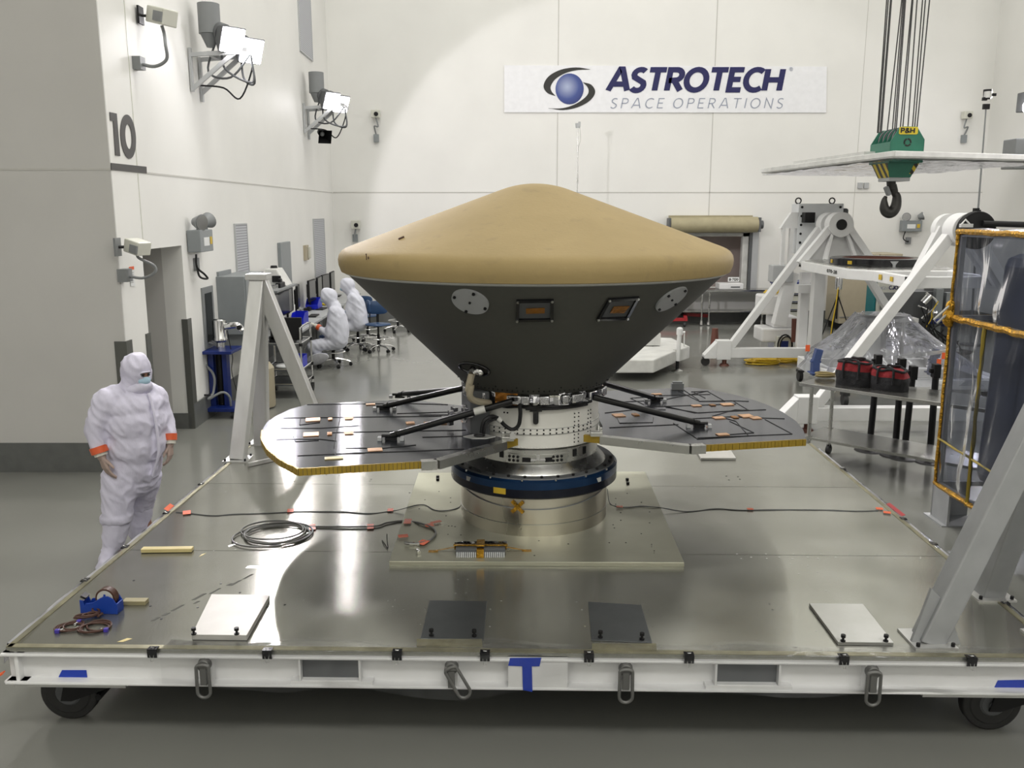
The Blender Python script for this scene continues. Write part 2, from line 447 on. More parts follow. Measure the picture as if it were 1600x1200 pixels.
# ---- stroke lettering ----
def arc(cx, cy, rx, ry, a0, a1, n=10):
    return [(cx+rx*math.cos(R(a0+(a1-a0)*i/n)), cy+ry*math.sin(R(a0+(a1-a0)*i/n))) for i in range(n+1)]
GL = {
 'A': (.82, [[(0, 0), (.36, 1), (.46, 1), (.82, 0)], [(.14, .3), (.68, .3)]]),
 'S': (.58, [arc(.32, .74, .26, .24, 40, 180, 8)+[(.10, .62), (.30, .5), (.50, .38)]+arc(.28, .24, .26, .24, 20, -150, 9)]),
 'T': (.72, [[(0, .97), (.72, .97)], [(.36, 1), (.36, 0)]]),
 'R': (.66, [[(0.05, 0), (.05, .97), (.3, .97)]+arc(.34, .73, .24, .24, 80, -80, 8)+[(.05, .46)], [(.3, .46), (.62, 0)]]),
 'O': (.92, [arc(.46, .5, .42, .48, 0, 360, 24)]),
 'E': (.56, [[(.56, .97), (.05, .97), (.05, .03), (.56, .03)], [(.05, .52), (.48, .52)]]),
 'C': (.74, [arc(.46, .5, .42, .48, 50, 310, 18)]),
 'H': (.74, [[(.05, 0), (.05, 1)], [(.69, 0), (.69, 1)], [(.05, .5), (.69, .5)]]),
 'P': (.60, [[(.05, 0), (.05, .97), (.3, .97)]+arc(.34, .73, .24, .24, 80, -80, 8)+[(.05, .49)]]),
 'I': (.10, [[(.05, 0), (.05, 1)]]),
 'N': (.74, [[(.05, 0), (.05, 1), (.69, 0), (.69, 1)]]),
 'J': (.5, [[(.45, 1), (.45, .25)]+arc(.24, .25, .21, .22, 0, -180, 8)]),
 '&': (.74, [[(.74, 0), (.2, .68)]+arc(.34, .82, .16, .16, 200, -30, 8)+[(.16, .38)]+arc(.26, .24, .22, .22, 140, 290, 8)+[(.70, .45)]]),
 '0': (.66, [arc(.33, .5, .28, .46, 0, 360, 24)]),
 '1': (.34, [[(0, .92), (.24, .92), (.24, 0)]]),
 '2': (.6, [arc(.29, .72, .25, .25, 170, -40, 10)+[(.04, .04), (.6, .04)]]),
 '7': (.6, [[(0, .97), (.56, .97), (.2, 0)]]),
 'B': (.6, [[(.05, 0), (.05, .97), (.3, .97)]+arc(.32, .75, .22, .22, 80, -80, 6)+[(.05, .53)], [(.3, .53)]+arc(.32, .27, .25, .25, 80, -80, 6)+[(.05, .03)]]),
 '-': (.35, [[(.02, .45), (.33, .45)]]), '_': (.5, [[(0, 0), (.5, 0)]]),
 '.': (.1, [[(0, .04), (.1, .04)]]), '8': (.6, [arc(.3, .75, .2, .22, 0, 360, 14), arc(.3, .26, .26, .26, 0, 360, 14)]),
 '3': (.56, [arc(.26, .74, .22, .23, 150, -90, 9)+arc(.27, .26, .25, .25, 90, -150, 9)]),
}
def letters(mb, text, f, weight, gap, ext, shear=0.0, space=.45, wx=1.0):
    """draw text in unit-height glyph space; f(x, y) maps to the place"""
    x = 0; ns = 0; ev = Vector(ext)
    for ch in text:
        if ch == ' ': x += space; continue
        w, strokes = GL[ch]
        for st in strokes:
            closed = len(st) > 12 and math.hypot(st[0][0]-st[-1][0], st[0][1]-st[-1][1]) < 1e-3
            pts = [((x+a*wx), b) for a, b in (st[:-1] if closed else st)]
            ns += 1; mb.ribbon(pts, weight, ext, lambda a, b, o=ev*(.35*(ns % 3)): f(a+shear*b, b)+o, closed)
        x += w*wx+gap
    return x-gap
# =====================  THE SETTING  =====================
CZ = 12.5; YB = 21.7; XR = 11.3; JZ = 3.11
struct('floor', MB().b2((-9.5, -6.5, -.1), (12, 23.5, 0)), 'epoxy', smooth=0)
struct('ceiling', MB().b2((-9.5, -6.5, CZ), (12, 23.5, CZ+.1)), 'ceiling', smooth=0)
def wall_seg(mb, s0, s1, z0, z1, t=.25):
    a = [lwp(s0, z0), lwp(s1, z0), lwp(s1, z0, -t), lwp(s0, z0, -t)]
    mb.poly(a, (0, 0, z1-z0))
SD0, SD1, DZ = .62, 1.87, 2.29
SE = (Vector((-4.32, 21.7, 0))-LW0).length
mb = MB(); wall_seg(mb, 0, SD0, 0, CZ); wall_seg(mb, SD0, SD1, DZ, CZ); wall_seg(mb, SD1, SE+.2, 0, CZ)
struct('wall_left', mb, 'wall', smooth=0)
struct('wall_return', MB().b2((-9.4, 8.970, 0), (-3.971, 8.99, CZ)).b2((-9.4, 8.99, 0), (-4.23, 9.24, CZ)), 'wallshaded', smooth=0)
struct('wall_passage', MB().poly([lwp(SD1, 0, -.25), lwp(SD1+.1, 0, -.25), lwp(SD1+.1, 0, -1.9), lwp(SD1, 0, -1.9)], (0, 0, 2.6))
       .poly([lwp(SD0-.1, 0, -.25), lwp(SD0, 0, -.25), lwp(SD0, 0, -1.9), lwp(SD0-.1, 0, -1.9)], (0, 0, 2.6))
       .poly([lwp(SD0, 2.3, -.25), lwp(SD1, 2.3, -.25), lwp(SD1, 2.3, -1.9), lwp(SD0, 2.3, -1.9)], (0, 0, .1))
       .poly([lwp(SD0-.1, 0, -1.9), lwp(SD1+.1, 0, -1.9), lwp(SD1+.1, 0, -2.0), lwp(SD0-.1, 0, -2.0)], (0, 0, 2.6)), 'wallshaded', smooth=0)
# back wall with the pass-through opening
OX0, OX1, OZ0, OZ1 = 3.85, 5.78, .86, 2.30
struct('wall_back', MB().b2((-4.7, YB, 0), (OX0, YB+.3, CZ)).b2((OX1, YB, 0), (12, YB+.3, CZ))
       .b2((OX0, YB, 0), (OX1, YB+.3, OZ0)).b2((OX0, YB, OZ1), (OX1, YB+.3, CZ)), 'wall', smooth=0)
struct('wall_beyond', MB().b2((OX0-.6, YB+1.2, 0), (OX1+.6, YB+1.25, 3)).b2((OX0-.6, YB+.3, 2.9), (OX1+.6, YB+1.2, 2.95))
       .b2((OX0-.65, YB+.3, 0), (OX0-.6, YB+1.2, 3)).b2((OX1+.6, YB+.3, 0), (OX1+.65, YB+1.2, 3)), 'pink', smooth=0)
struct('wall_right', MB().b2((XR, -6.3, 0), (XR+.3, YB, CZ)), 'wall', smooth=0)
struct('wall_near', MB().b2((-9.4, -6.4, 0), (12, -6.1, CZ)), 'wall', smooth=0)
struct('wall_side', MB().b2((-9.4, -6.1, 0), (-9.1, 8.99, CZ)), 'wall', smooth=0)
BH = .315
mb = MB()
for s0, s1 in ((0.0, SD0), (SD1, SE)):
    mb.poly([lwp(s0, 0, 0), lwp(s1, 0, 0), lwp(s1, 0, .018), lwp(s0, 0, .018)], (0, 0, BH))
struct('baseboard_left', mb, 'base', smooth=0)
struct('baseboard_return', MB().b2((-9.1, 8.955, 0), (-3.96, 8.969, BH)), 'base', smooth=0)
struct('baseboard_passage', MB().poly([lwp(SD1-.015, 0, -.02), lwp(SD1, 0, -.02), lwp(SD1, 0, -1.88), lwp(SD1-.015, 0, -1.88)], (0, 0, .2)), 'base', smooth=0)
struct('baseboard_back', MB().b2((-4.3, YB-.018, 0), (XR, YB, BH-.02)), 'base', smooth=0)
struct('baseboard_right', MB().b2((XR-.018, -6, 0), (XR, YB, BH)), 'base', smooth=0)
# panel joints
struct('trim_1', MB().b2((-4.3, YB-.006, JZ+.02), (XR, YB, JZ+.045)), 'joint', smooth=0)
struct('trim_2', MB().b2((-9.1, 8.965, JZ-.012), (-3.97, 8.970, JZ+.008)), 'joint', smooth=0)
struct('trim_3', MB().poly([lwp(0, JZ-.012), lwp(SE, JZ+.015), lwp(SE, JZ+.015, .005), lwp(0, JZ-.012, .005)], (0, 0, .02)), 'joint', smooth=0)
struct('trim_4', MB().b2((1.07, YB-.006, 0), (1.09, YB, CZ)), 'joint', smooth=0)
struct('trim_5', MB().b2((4.74, YB-.006, OZ1+.3), (4.76, YB, CZ)), 'joint', smooth=0)
struct('trim_6', MB().b2((8.23, YB-.006, 0), (8.24, YB, CZ)), 'joint', smooth=0)
struct('trim_7', MB().poly([lwp(.66, DZ), lwp(.675, DZ), lwp(.675, DZ, .004), lwp(.66, DZ, .004)], (0, 0, CZ-DZ)), 'offwhite', smooth=0)
struct('trim_8', MB().b2((XR-.006, 19.6, 0), (XR, 19.62, CZ)), 'joint', smooth=0)
# steel corner guards
def guard(name, pts, z1, label):
    one(name, MB().poly(pts, (0, 0, z1)), 'guard', label, 'corner guard', group='wall corner guards', smooth=0)
guard('corner_guard', [(-4.075, 8.950, 0), (-3.950, 8.950, 0), (-3.952, 9.10, 0), (-3.968, 9.10, 0), (-3.968, 8.968, 0), (-4.075, 8.968, 0)], 1.39,
      'dark grey corner guard on the near wall corner, partly behind the standing hooded person')
guard('corner_guard', [lwp(SD0-.10, 0, 0), lwp(SD0+.012, 0, 0), lwp(SD0+.012, 0, -.06), lwp(SD0+.02, 0, -.06), lwp(SD0+.02, 0, .015), lwp(SD0-.10, 0, .015)], 1.39,
      'slim dark grey guard on the near edge of the doorway recess')
guard('corner_guard', [lwp(SD1-.015, 0, .015), lwp(SD1+.13, 0, .015), lwp(SD1+.13, 0, 0), lwp(SD1, 0, 0), lwp(SD1, 0, -.06), lwp(SD1-.015, 0, -.06)], 1.39,
      'dark grey corner guard on the far edge of the doorway recess')
# louvred strips high and low on the left wall
def vent(px, s_w, z0, z1, label):
    p = lw(*px); s = (p-LW0).dot(LWD)
    t = thing('wall_vent', label, 'vent', lwp(s, z0, 0), group='wall vents')
    part('louvre_panel', MB().poly([lwp(s, z0, .0), lwp(s+s_w, z0, .0), lwp(s+s_w, z0, .02), lwp(s, z0, .02)], (0, 0, z1-z0)), 'louvre', t, smooth=0)
    mb = MB()
    for a, b in (((s-.02, z0-.02), (s+s_w+.02, z0)), ((s-.02, z1), (s+s_w+.02, z1+.02)), ((s-.02, z0), (s, z1)), ((s+s_w, z0), (s+s_w+.02, z1))):
        mb.poly([lwp(a[0], a[1]), lwp(b[0], a[1]), lwp(b[0], a[1], .028), lwp(a[0], a[1], .028)], (0, 0, b[1]-a[1]))
    part('frame', mb, 'lightgrey', t, smooth=0)
vent((368, 400), .62, 1.35, 2.50, 'slatted grey vent strip above the wall cabinet behind the left frame stand')
vent((490, 380), 1.2, 1.3, 2.52, 'narrow slatted vent strip on left wall above the far monitors')
vent((466, 30), 1.25, 5.85, 8.6, 'tall dark grey vent strip high on the left wall above the far floodlights')
vent((398, 2), .9, 6.35, 9.0, 'vent strip at top of left wall of which only the bottom tip shows')
# bay number painted on the wall
def wallplane(px0, py0): pass
n0 = lw(171, 246); 
def on_left(px, py): return lw(px, py, .004)
mb = MB()
for poly in ([(171, 175), (182, 177.5), (187.5, 244), (180, 243), (176.5, 189), (172, 188.5)],):
    mb.poly([on_left(*p) for p in poly], LWN*.004)
t = thing('bay_number', 'large dark grey number 10 over a bar, on left wall above the doorway', 'sign', lw(200, 262))
part('numeral_one', mb, 'numeral', t, smooth=0)
mb = MB(); n = 28
o_ = [(200+12*math.cos(2*PI*i/n)+ .10*(math.sin(2*PI*i/n))*17*1.0, 213.5+34.5*math.sin(2*PI*i/n)+2*math.cos(2*PI*i/n)) for i in range(n)]
i_ = [(200.5+5.2*math.cos(2*PI*i/n)+.10*(math.sin(2*PI*i/n))*12, 213.5+19.5*math.sin(2*PI*i/n)+1*math.cos(2*PI*i/n)) for i in range(n)]
for i in range(n):
    j = (i+1) % n
    mb.poly([on_left(*o_[i]), on_left(*o_[j]), on_left(*i_[j]), on_left(*i_[i])], LWN*.004)
part('numeral_zero', mb, 'numeral', t, smooth=0)
part('bar', MB().poly([on_left(*p) for p in [(173, 254.5), (228.5, 260.5), (229, 271), (173.5, 265.5)]], LWN*.004), 'numeral', t, smooth=0)

# ---- sign on the back wall ----
YS = YB-.03
def bk(px, py, off=0.0): return gy(px, py, YS-off)
t = thing('wall_sign', 'wide pale sign with dark blue ASTROTECH SPACE OPERATIONS lettering and globe logo', 'sign', bk(1040, 175))
part('panel', MB().poly([bk(788, 102), bk(1292, 104), bk(1291, 176), bk(788, 175.5)], (0, .02, 0)), 'signwhite', t, smooth=0)
gc = bk(890, 139, .004); gr = (bk(912, 139, .004)-gc).length
mb = MB(); mb.poly([Vector((gr*math.cos(2*PI*i/40), 0, gr*math.sin(2*PI*i/40)*1.05)) for i in range(40)], (0, -.004, 0))
g = part('globe', mb, 'globe', t, smooth=0, local=True); g.location = gc-Vector(t.location)
mb = MB()
def smooth2(pts): return [(p.x, p.y) for p in spline([(x, y, 0) for x, y in pts], 4)]
def crescent(outer, inner):
    mb = MB()
    a = smooth2(outer); b = smooth2(inner); n = 24
    def at(L_, q):
        k = q*(len(L_)-1); i = min(int(k), len(L_)-2); f = k-i
        return (L_[i][0]*(1-f)+L_[i+1][0]*f, L_[i][1]*(1-f)+L_[i+1][1]*f)
    for i in range(n):
        q0, q1 = i/n, (i+1)/n
        mb.poly([bk(*at(a, q0), .005), bk(*at(a, q1), .005), bk(*at(b, q1), .005), bk(*at(b, q0), .005)], (0, -.003, 0))
    part('crescent_arc', mb, 'signblack', t, smooth=0)
crescent([(922, 108.3), (900, 105.3), (876, 109), (857, 119.5), (849.3, 134), (855, 145), (868, 150)], [(922, 108.6), (903, 109.5), (884, 114), (868, 123.5), (860.5, 135), (862, 143), (868, 150)])
crescent([(911, 128.5), (924, 132.5), (930, 144), (922, 157), (903, 167.5), (880, 172), (857, 169)], [(911, 128.8), (918.5, 137), (919, 146), (911, 155), (897, 163.5), (879, 169), (857, 169.4)])
mb = MB()
hh = 33.5
wtot = letters(MB(), 'ASTROTECH', lambda x, y: Vector((x, 0, y)), .2, .12, (0, 0, 0), .2)
kx = (1225-950-hh*.18)/wtot
letters(mb, 'ASTROTECH', lambda x, y: bk(950+x*kx, 141.5-y*hh, .005), .25, .12, (0, -.004, 0), .2*hh/kx)
part('company_name', mb, 'signblue', t, smooth=0)
mb = MB(); hh = 15.5
wt = letters(MB(), 'SPACE OPERATIONS', lambda x, y: Vector((x, 0, y)), .05, .42, (0, 0, 0), .0, space=.5)
k2 = (1222-953)/wt
letters(mb, 'SPACE OPERATIONS', lambda x, y: bk(953+x*k2, 169-y*hh, .005), .085, .42, (0, -.003, 0), .22*hh/k2, space=.5)
part('company_tagline', mb, 'signgrey', t, smooth=0)
mb = MB(); mb.ribbon([(1236+2.6*math.cos(i*PI/8), 108+2.8*math.sin(i*PI/8)) for i in range(16)], .5, (0, -.003, 0), lambda x, y: bk(x, y, .005), True)
letters(mb, 'R', lambda x, y: bk(1234.9+x*3, 109.6-y*3.2, .005), .16, .1, (0, -.003, 0))
part('registered_mark', mb, 'signgrey', t, smooth=0)

# ---- small wall fittings ----
def conduit(pts, r=.012): return MB().tube(spline(pts, 5), r, 8)
def wall_box_back(px, py, w, h, wz, label, lens=True, y=YB-.02, wire=None, name='wall_camera', cat='camera', plate='elecgrey', boxm='offwhite'):
    c = gy(px, py, y-.10)
    t = thing(name, label, cat, c)
    part('housing', MB().box(c, (w, .16, h)), boxm, t, smooth=0, bevel=.01)
    if lens: part('lens', MB().cyl(c+Vector((0.02, -.10, -.01)), c+Vector((.02, -.08, -.01)), .05, .05), 'black', t)
    e = gy(px+wire[0], py+wire[1], y-.03)
    part('outlet_box', MB().box(e, (.12, .06, .18)), plate, t, smooth=0)
    part('cable', conduit([c-Vector((0, 0, h/2)), c+Vector((-.05 if wire[0] <= 0 else .05, -.02, -h/2-.2)), (c+e)/2+Vector((wire[2], 0, 0)), e+Vector((0, 0, .08))], .018), 'midgrey', t)
wall_box_back(587, 178, .20, .17, .1, 'white wall camera with hanging cord left on the back wall, near the far floodlights', wire=(1, 38, -.04))
wall_box_back(1511, 180, .20, .17, .1, 'white wall camera with curved cord beside the thin pole at back wall, right', wire=(-5, 37, .06))
wall_box_back(556, 351, .20, .20, .1, 'small pale wall fixture low on the back wall just left of the tan heat shield', wire=(-1, 21, 0), name='wall_fixture', cat='wall fixture')
wall_box_back(1469, 353, .22, .18, .1, 'small beige wall fixture behind the raised right arm of white turnover stand', wire=(-4, 22, 0), name='wall_fixture', cat='wall fixture')
for px, w_ in ((1344, 0), (1353.5, 1)):
    c = gy(px, 290, YB-.03)
    one('outlet_box', MB().box(c, (.11, .06, .14)), 'lightgrey', ('left' if w_ == 0 else 'right')+' one of two small grey outlet boxes left of the crane hook', 'outlet', group='paired outlet boxes', smooth=0, bevel=.006)
# emergency light, back wall
def emergency(c, ax, out, label, s=1.0, cord=None):
    ax = Vector(ax); out = Vector(out); up = Vector((0, 0, 1)); rot = Matrix((ax, -out, up)).transposed()
    t = thing('emergency_light', label, 'emergency light', c)
    part('battery_box', MB().box(c, (.48*s, .16*s, .26*s), rot=rot), 'elecgrey', t, smooth=0, bevel=.01)
    part('label_plate', MB().box(c+out*.082*s-up*.01-ax*.02, (.2*s, .006, .10*s), rot=rot), 'paper', t, smooth=0)
    part('label_strip', MB().box(c+out*.084*s+ax*.15*s, (.07*s, .006, .09*s), rot=rot), 'labelyel', t, smooth=0)
    for k in (-1, 1):
        b = c+up*.13*s+ax*(.12*k if k < 0 else .2)*s+out*.02
        d = (ax*k*.5+out*.9-up*.1).normalized() if k < 0 else (ax*.9+out*.3+up*.3).normalized()
        q = b+up*.09*s
        h = part('lamp_head', MB().cyl(b, b+up*.05, .02, .02, 10).cyl(q-d*.05*s, q+d*.07*s, .05*s, .10*s, 18), 'midgrey', t)
        part('lens', MB().cyl(q+d*.07*s, q+d*.078*s, .088*s, .088*s, 18), 'chrome', h)
    if cord:
        part('cord', MB().tube(spline(cord, 6), .013, 8), 'black', t)
        part('wall_plate', MB().box(cord[-1], (.12, .04, .16), rot=rot), 'midgrey', t, smooth=0)
c = gy(1423, 353, YB-.1)
emergency(c, (1, 0, 0), (0, -1, 0), 'grey two-headed emergency light on back wall right of the crane hook',
          cord=[c+Vector((-.12, 0, -.13)), c+Vector((-.16, -.02, -.3)), c+Vector((-.05, -.03, -.38)), gy(1419, 376, YB-.03)])
c = lw(313, 376, .09)
emergency(c, LWD, LWN, 'grey two-headed emergency light on left wall just right of the doorway recess', s=1.05,
          cord=[c-Vector((0, 0, .16))-LWD*.2, c-Vector((0, 0, .32))-LWD*.2, c-Vector((0, 0, .42))-LWD*.05+LWN*.04, c-Vector((0, 0, .48))+LWD*.03+LWN*.05, c-Vector((0, 0, .44))-LWD*.18+LWN*.02, lw(307, 413, .02)])
# wall cameras on the left wall
def left_cam(px, py, label, ex, ey, s=1.0, paper=False, cable='midgrey'):
    w = lw(px-14, py, .02); c = w+LWN*.16*s+LWD*.05
    rot = Matrix.Rotation(R(-25), 3, 'Z') @ Matrix.Rotation(R(14), 3, 'Y')
    t = thing('wall_camera', label, 'camera', w)
    part('wall_plate', MB().poly([w-LWD*.07-Vector((0, 0, .09)), w+LWD*.07-Vector((0, 0, .09)), w+LWD*.07+Vector((0, 0, .09)), w-LWD*.07+Vector((0, 0, .09))], LWN*.02), 'black' if s >= 1 else 'midgrey', t, smooth=0)
    part('arm', MB().cyl(w, c, .015, .015, 10), 'black', t)
    part('housing', MB().box(c+LWN*.06, (.24*s, .22*s, .17*s), rot=rot), 'offwhite', t, smooth=0, bevel=.012)
    part('lens', MB().box(c+LWN*.06+Vector((.0, -.13*s, -.02)), (.12*s, .02, .10*s), rot=rot), 'midgrey', t, smooth=0)
    e = lw(ex, ey, .04)
    part('outlet_box', MB().box(e, (.10, .13, .13)), 'midgrey', t, smooth=0)
    a = c+LWN*.05-Vector((0, 0, .09*s)); k_ = (a-e).z
    part('cable', MB().tube(spline([a, a-Vector((-.02, 0, .2*k_)), e+LWN*.30+Vector((0, 0, .45*k_)), e+LWN*.30+Vector((0, 0, .10*k_)), e+LWN*.17+Vector((0, 0, -.03)), e], 6), .018*s, 10), cable, t)
left_cam(232, 24, 'beige wall camera with curved grey conduit, high at the upper left above the number 10', 216, 99)
left_cam(196, 386, 'beige wall camera with cord beside a paper notice, left of the doorway recess', 195, 430, s=.8)
p = [lw(201.5, 417, .004), lw(209, 416, .004), lw(211, 447, .004), lw(204, 447, .004)]
t = thing('paper_notice', 'paper notice with orange header on left wall under the lower beige camera', 'notice', p[3])
part('sheet', MB().poly(p, LWN*.003), 'paper', t, smooth=0)
q = [lw(201.5, 417, .008), lw(209, 416, .008), lw(209.3, 421, .008), lw(202, 422, .008)]
part('header', MB().poly(q, LWN*.002), 'orange', t, smooth=0)
mb = MB()
for k in range(6): mb.poly([lw(203+.12*k, 426+3*k, .008), lw(208.6, 425.5+3*k, .008), lw(208.7, 426.3+3*k, .008), lw(203+.12*k, 426.8+3*k, .008)], LWN*.001)
part('printed_lines', mb, 'midgrey', t, smooth=0)
# narrow window and electrical cabinet on the left wall
t = struct('window_1', MB().poly([lwp((lw(314, 460)-LW0).dot(LWD), .92, .0), lwp((lw(331, 460)-LW0).dot(LWD), .92, .0), lwp((lw(331, 460)-LW0).dot(LWD), .92, .02), lwp((lw(314, 460)-LW0).dot(LWD), .92, .02)], (0, 0, .80)), 'midgrey', smooth=0)
s0 = (lw(314, 460)-LW0).dot(LWD); s1 = (lw(331, 460)-LW0).dot(LWD)
part('window_glass', MB().poly([lwp(s0+.08, 1.0, .022), lwp(s1-.08, 1.0, .022), lwp(s1-.08, 1.0, .026), lwp(s0+.08, 1.0, .026)], (0, 0, .64)), 'screen', t, smooth=0)
t = thing('electrical_cabinet', 'large grey wall-mounted electrical cabinet behind the left frame stand', 'cabinet', lwp(3.15, .98, 0))
part('body', MB().poly([lwp(3.15, 1.02), lwp(4.25, 1.02), lwp(4.25, 1.02, .38), lwp(3.15, 1.02, .38)], (0, 0, .80)), 'elecgrey', t, smooth=0, bevel=.006)
part('flange', MB().poly([lwp(3.2, 1.82), lwp(3.8, 1.82), lwp(3.8, 1.82, .03), lwp(3.2, 1.82, .03)], (0, 0, .06)), 'elecgrey', t, smooth=0)
part('door', MB().poly([lwp(3.18, 1.05, .38), lwp(4.22, 1.05, .38), lwp(4.22, 1.05, .40), lwp(3.18, 1.05, .40)], (0, 0, .74)), 'elecgrey', t, smooth=0)
part('lower_box', MB().poly([lwp(3.3, .80), lwp(4.1, .80), lwp(4.1, .80, .30), lwp(3.3, .80, .30)], (0, 0, .24)), 'elecgrey', t, smooth=0)
part('warning_label', MB().poly([lwp(3.9, 1.66, .401), lwp(4.0, 1.66, .401), lwp(4.0, 1.66, .404), lwp(3.9, 1.66, .404)], (0, 0, .08)), 'paper', t, smooth=0)
# two more vertical fittings beside the desks
def boxlw(a, b, zz, off): # from s,a to s,b
    return MB().poly([lwp(a, zz[0], off[0]), lwp(b, zz[0], off[0]), lwp(b, zz[0], off[1]), lwp(a, zz[0], off[1])], (0, 0, zz[1]-zz[0]))
sx = (lw(444, 420)-LW0).dot(LWD)
one('wall_panel', boxlw(sx-.45, sx+.35, (1.35, 2.15), (0, .06)), 'elecgrey', 'plain grey wall panel above the desks behind the white instrument', 'panel', smooth=0, bevel=.008)
sx = (lw(478, 415)-LW0).dot(LWD)
t = thing('wall_phone', 'beige wall phone on the left wall above the monitors', 'phone', lwp(sx, 1.75, 0))
part('base', boxlw(sx-.2, sx+.12, (1.72, 2.02), (0, .05)), 'beige', t, smooth=0)
part('handset', boxlw(sx+.0, sx+.1, (1.75, 1.98), (.05, .10)), 'offwhite', t, smooth=0, bevel=.01)

# ---- floodlights on wall brackets ----
FLOODW = 430
def flood(px, py, Y, heads, label, s=1.0, horn=False):
    """px,py: wall foot of the bracket; heads: list of (px,py) lens centres at depth Y"""
    w = lw(px, py, .01)
    t = thing('floodlight', label, 'floodlight', w, group='wall floodlights')
    up = Vector((0, 0, 1))
    part('wall_plate', MB().poly([w-LWD*.22*s-up*.22*s, w-LWD*.16*s-up*.22*s, w-LWD*.16*s+up*.30*s, w-LWD*.22*s+up*.30*s], LWN*.03)
         .poly([w+LWD*.16*s-up*.30*s, w+LWD*.22*s-up*.30*s, w+LWD*.22*s+up*.25*s, w+LWD*.16*s+up*.25*s], LWN*.03), 'lightgrey', t, smooth=0)
    tip = w+LWN*.72*s+up*.27*s
    mb = MB()
    for k in (-1, 1):
        a = w+LWD*.19*s*k
        mb.beam(a+up*.22*s, tip+LWD*.15*s*k, .04*s, .05*s); mb.beam(a-up*.2*s, tip+LWD*.15*s*k-LWN*.15*s, .04*s, .05*s)
    mb.beam(tip-LWD*.3*s, tip+LWD*.3*s, .06*s, .05*s); mb.beam(w+LWN*.25*s-LWD*.19*s+up*.24*s, w+LWN*.25*s+LWD*.19*s+up*.24*s, .05*s, .05*s)
    part('bracket', mb, 'lightgrey', t, smooth=0)
    bc = w+LWN*.22*s+up*.50*s
    part('ballast', MB().cyl(bc, bc+up*.36*s, .135*s, .135*s, 24).cyl(bc-up*.16*s, bc, .05*s, .12*s, 16), 'midgrey', t)
    d = Vector((.62, -.60, -.42)).normalized(); side = d.cross(up).normalized(); v = side.cross(d)
    rot = Matrix((side, v, d)).transposed()
    for i, (hx, hy) in enumerate(heads):
        c = gy(hx, hy, Y+ (0 if i == 0 else .25*s))
        mb = MB()
        # flared square reflector housing with a rounded rear can
        r = bmesh.ops.create_cone(mb.bm, cap_ends=True, segments=4, radius1=.14*s, radius2=.235*s, depth=.24*s)
        for q in r['verts']:
            p = Matrix.Rotation(R(45), 3, 'Z') @ q.co; q.co = c-d*.12*s+rot @ Vector((p.x, p.y, p.z))
        mb.cyl(c-d*.42*s, c-d*.22*s, .10*s, .13*s, 18)
        h = part('lamp_head', mb, 'darkgrey', t, bevel=.015*s)
        mb = MB().box(c+d*.012*s, (.29*s, .29*s, .012*s), rot=rot)
        part('lens', mb, 'lensfar' if horn else 'lens', h, smooth=0, bevel=.02*s)
        part('yoke', MB().beam(c-d*.25*s-v*.0, tip+LWD*(.2*i)*s+up*.02, .03*s, .04*s), 'midgrey', t, smooth=0)
        L_ = bpy.data.lights.new('flood', 'SPOT'); L_.energy = FLOODW*(.16 if horn else 1); L_.spot_size = R(104); L_.spot_blend = .6; L_.shadow_soft_size = .10; L_.color = (1, .95, .98)
        lo = bpy.data.objects.new('flood_beam', L_); COL.objects.link(lo); lo.location = c+d*.06*s
        lo.rotation_euler = d.to_track_quat('-Z', 'Y').to_euler(); lo.parent = None
        part('head_cable', MB().tube(spline([c-d*.3*s-up*.1*s, c-d*.25*s-up*.42*s, tip-up*.35*s+LWD*.1*i, tip-up*.05]), .014*s, 8), 'darkgrey', t)
    part('wall_cable', MB().tube(spline([bc-up*.05+LWN*.08*s, bc-up*.45*s-LWN*.05, w+LWN*.45*s-up*.02, tip]), .014*s, 8), 'darkgrey', t)
    part('wall_cable', MB().tube(spline([w-up*.12*s+LWN*.05, w-up*.15*s+LWN*.35*s, w-up*.28*s+LWN*.55*s, tip-up*.2*s, tip]), .011*s, 8), 'black', t)
    if horn:
        c = gy(505, 211, Y); d2 = Vector((.45, -.8, -.35)).normalized(); sd = d2.cross(up).normalized(); rt = Matrix((sd, sd.cross(d2), d2)).transposed()
        mb = MB(); r = bmesh.ops.create_cone(mb.bm, cap_ends=False, segments=4, radius1=.07, radius2=.19, depth=.26)
        for q in r['verts']:
            p = Matrix.Rotation(R(45), 3, 'Z') @ q.co; q.co = c+rot @ Vector((0, 0, 0))+rt @ Vector((p.x, p.y, p.z))
        mb.cyl(c-d2*.22, c-d2*.12, .06, .07, 14)
        h = part('horn_speaker', mb, 'black', t)
        part('driver', MB().sphere(c-d2*.08, .05, 12, 8), 'lightgrey', h)
flood(305, 118, 11.6, [(363, 63), (393, 80)], 'nearer pair of lit floodlights on a wall bracket, upper left', s=1.0)
flood(478, 190, 18.6, [(518, 158), (533, 163)], 'farther pair of lit floodlights on a wall bracket with black horn speaker', s=1.12, horn=True)

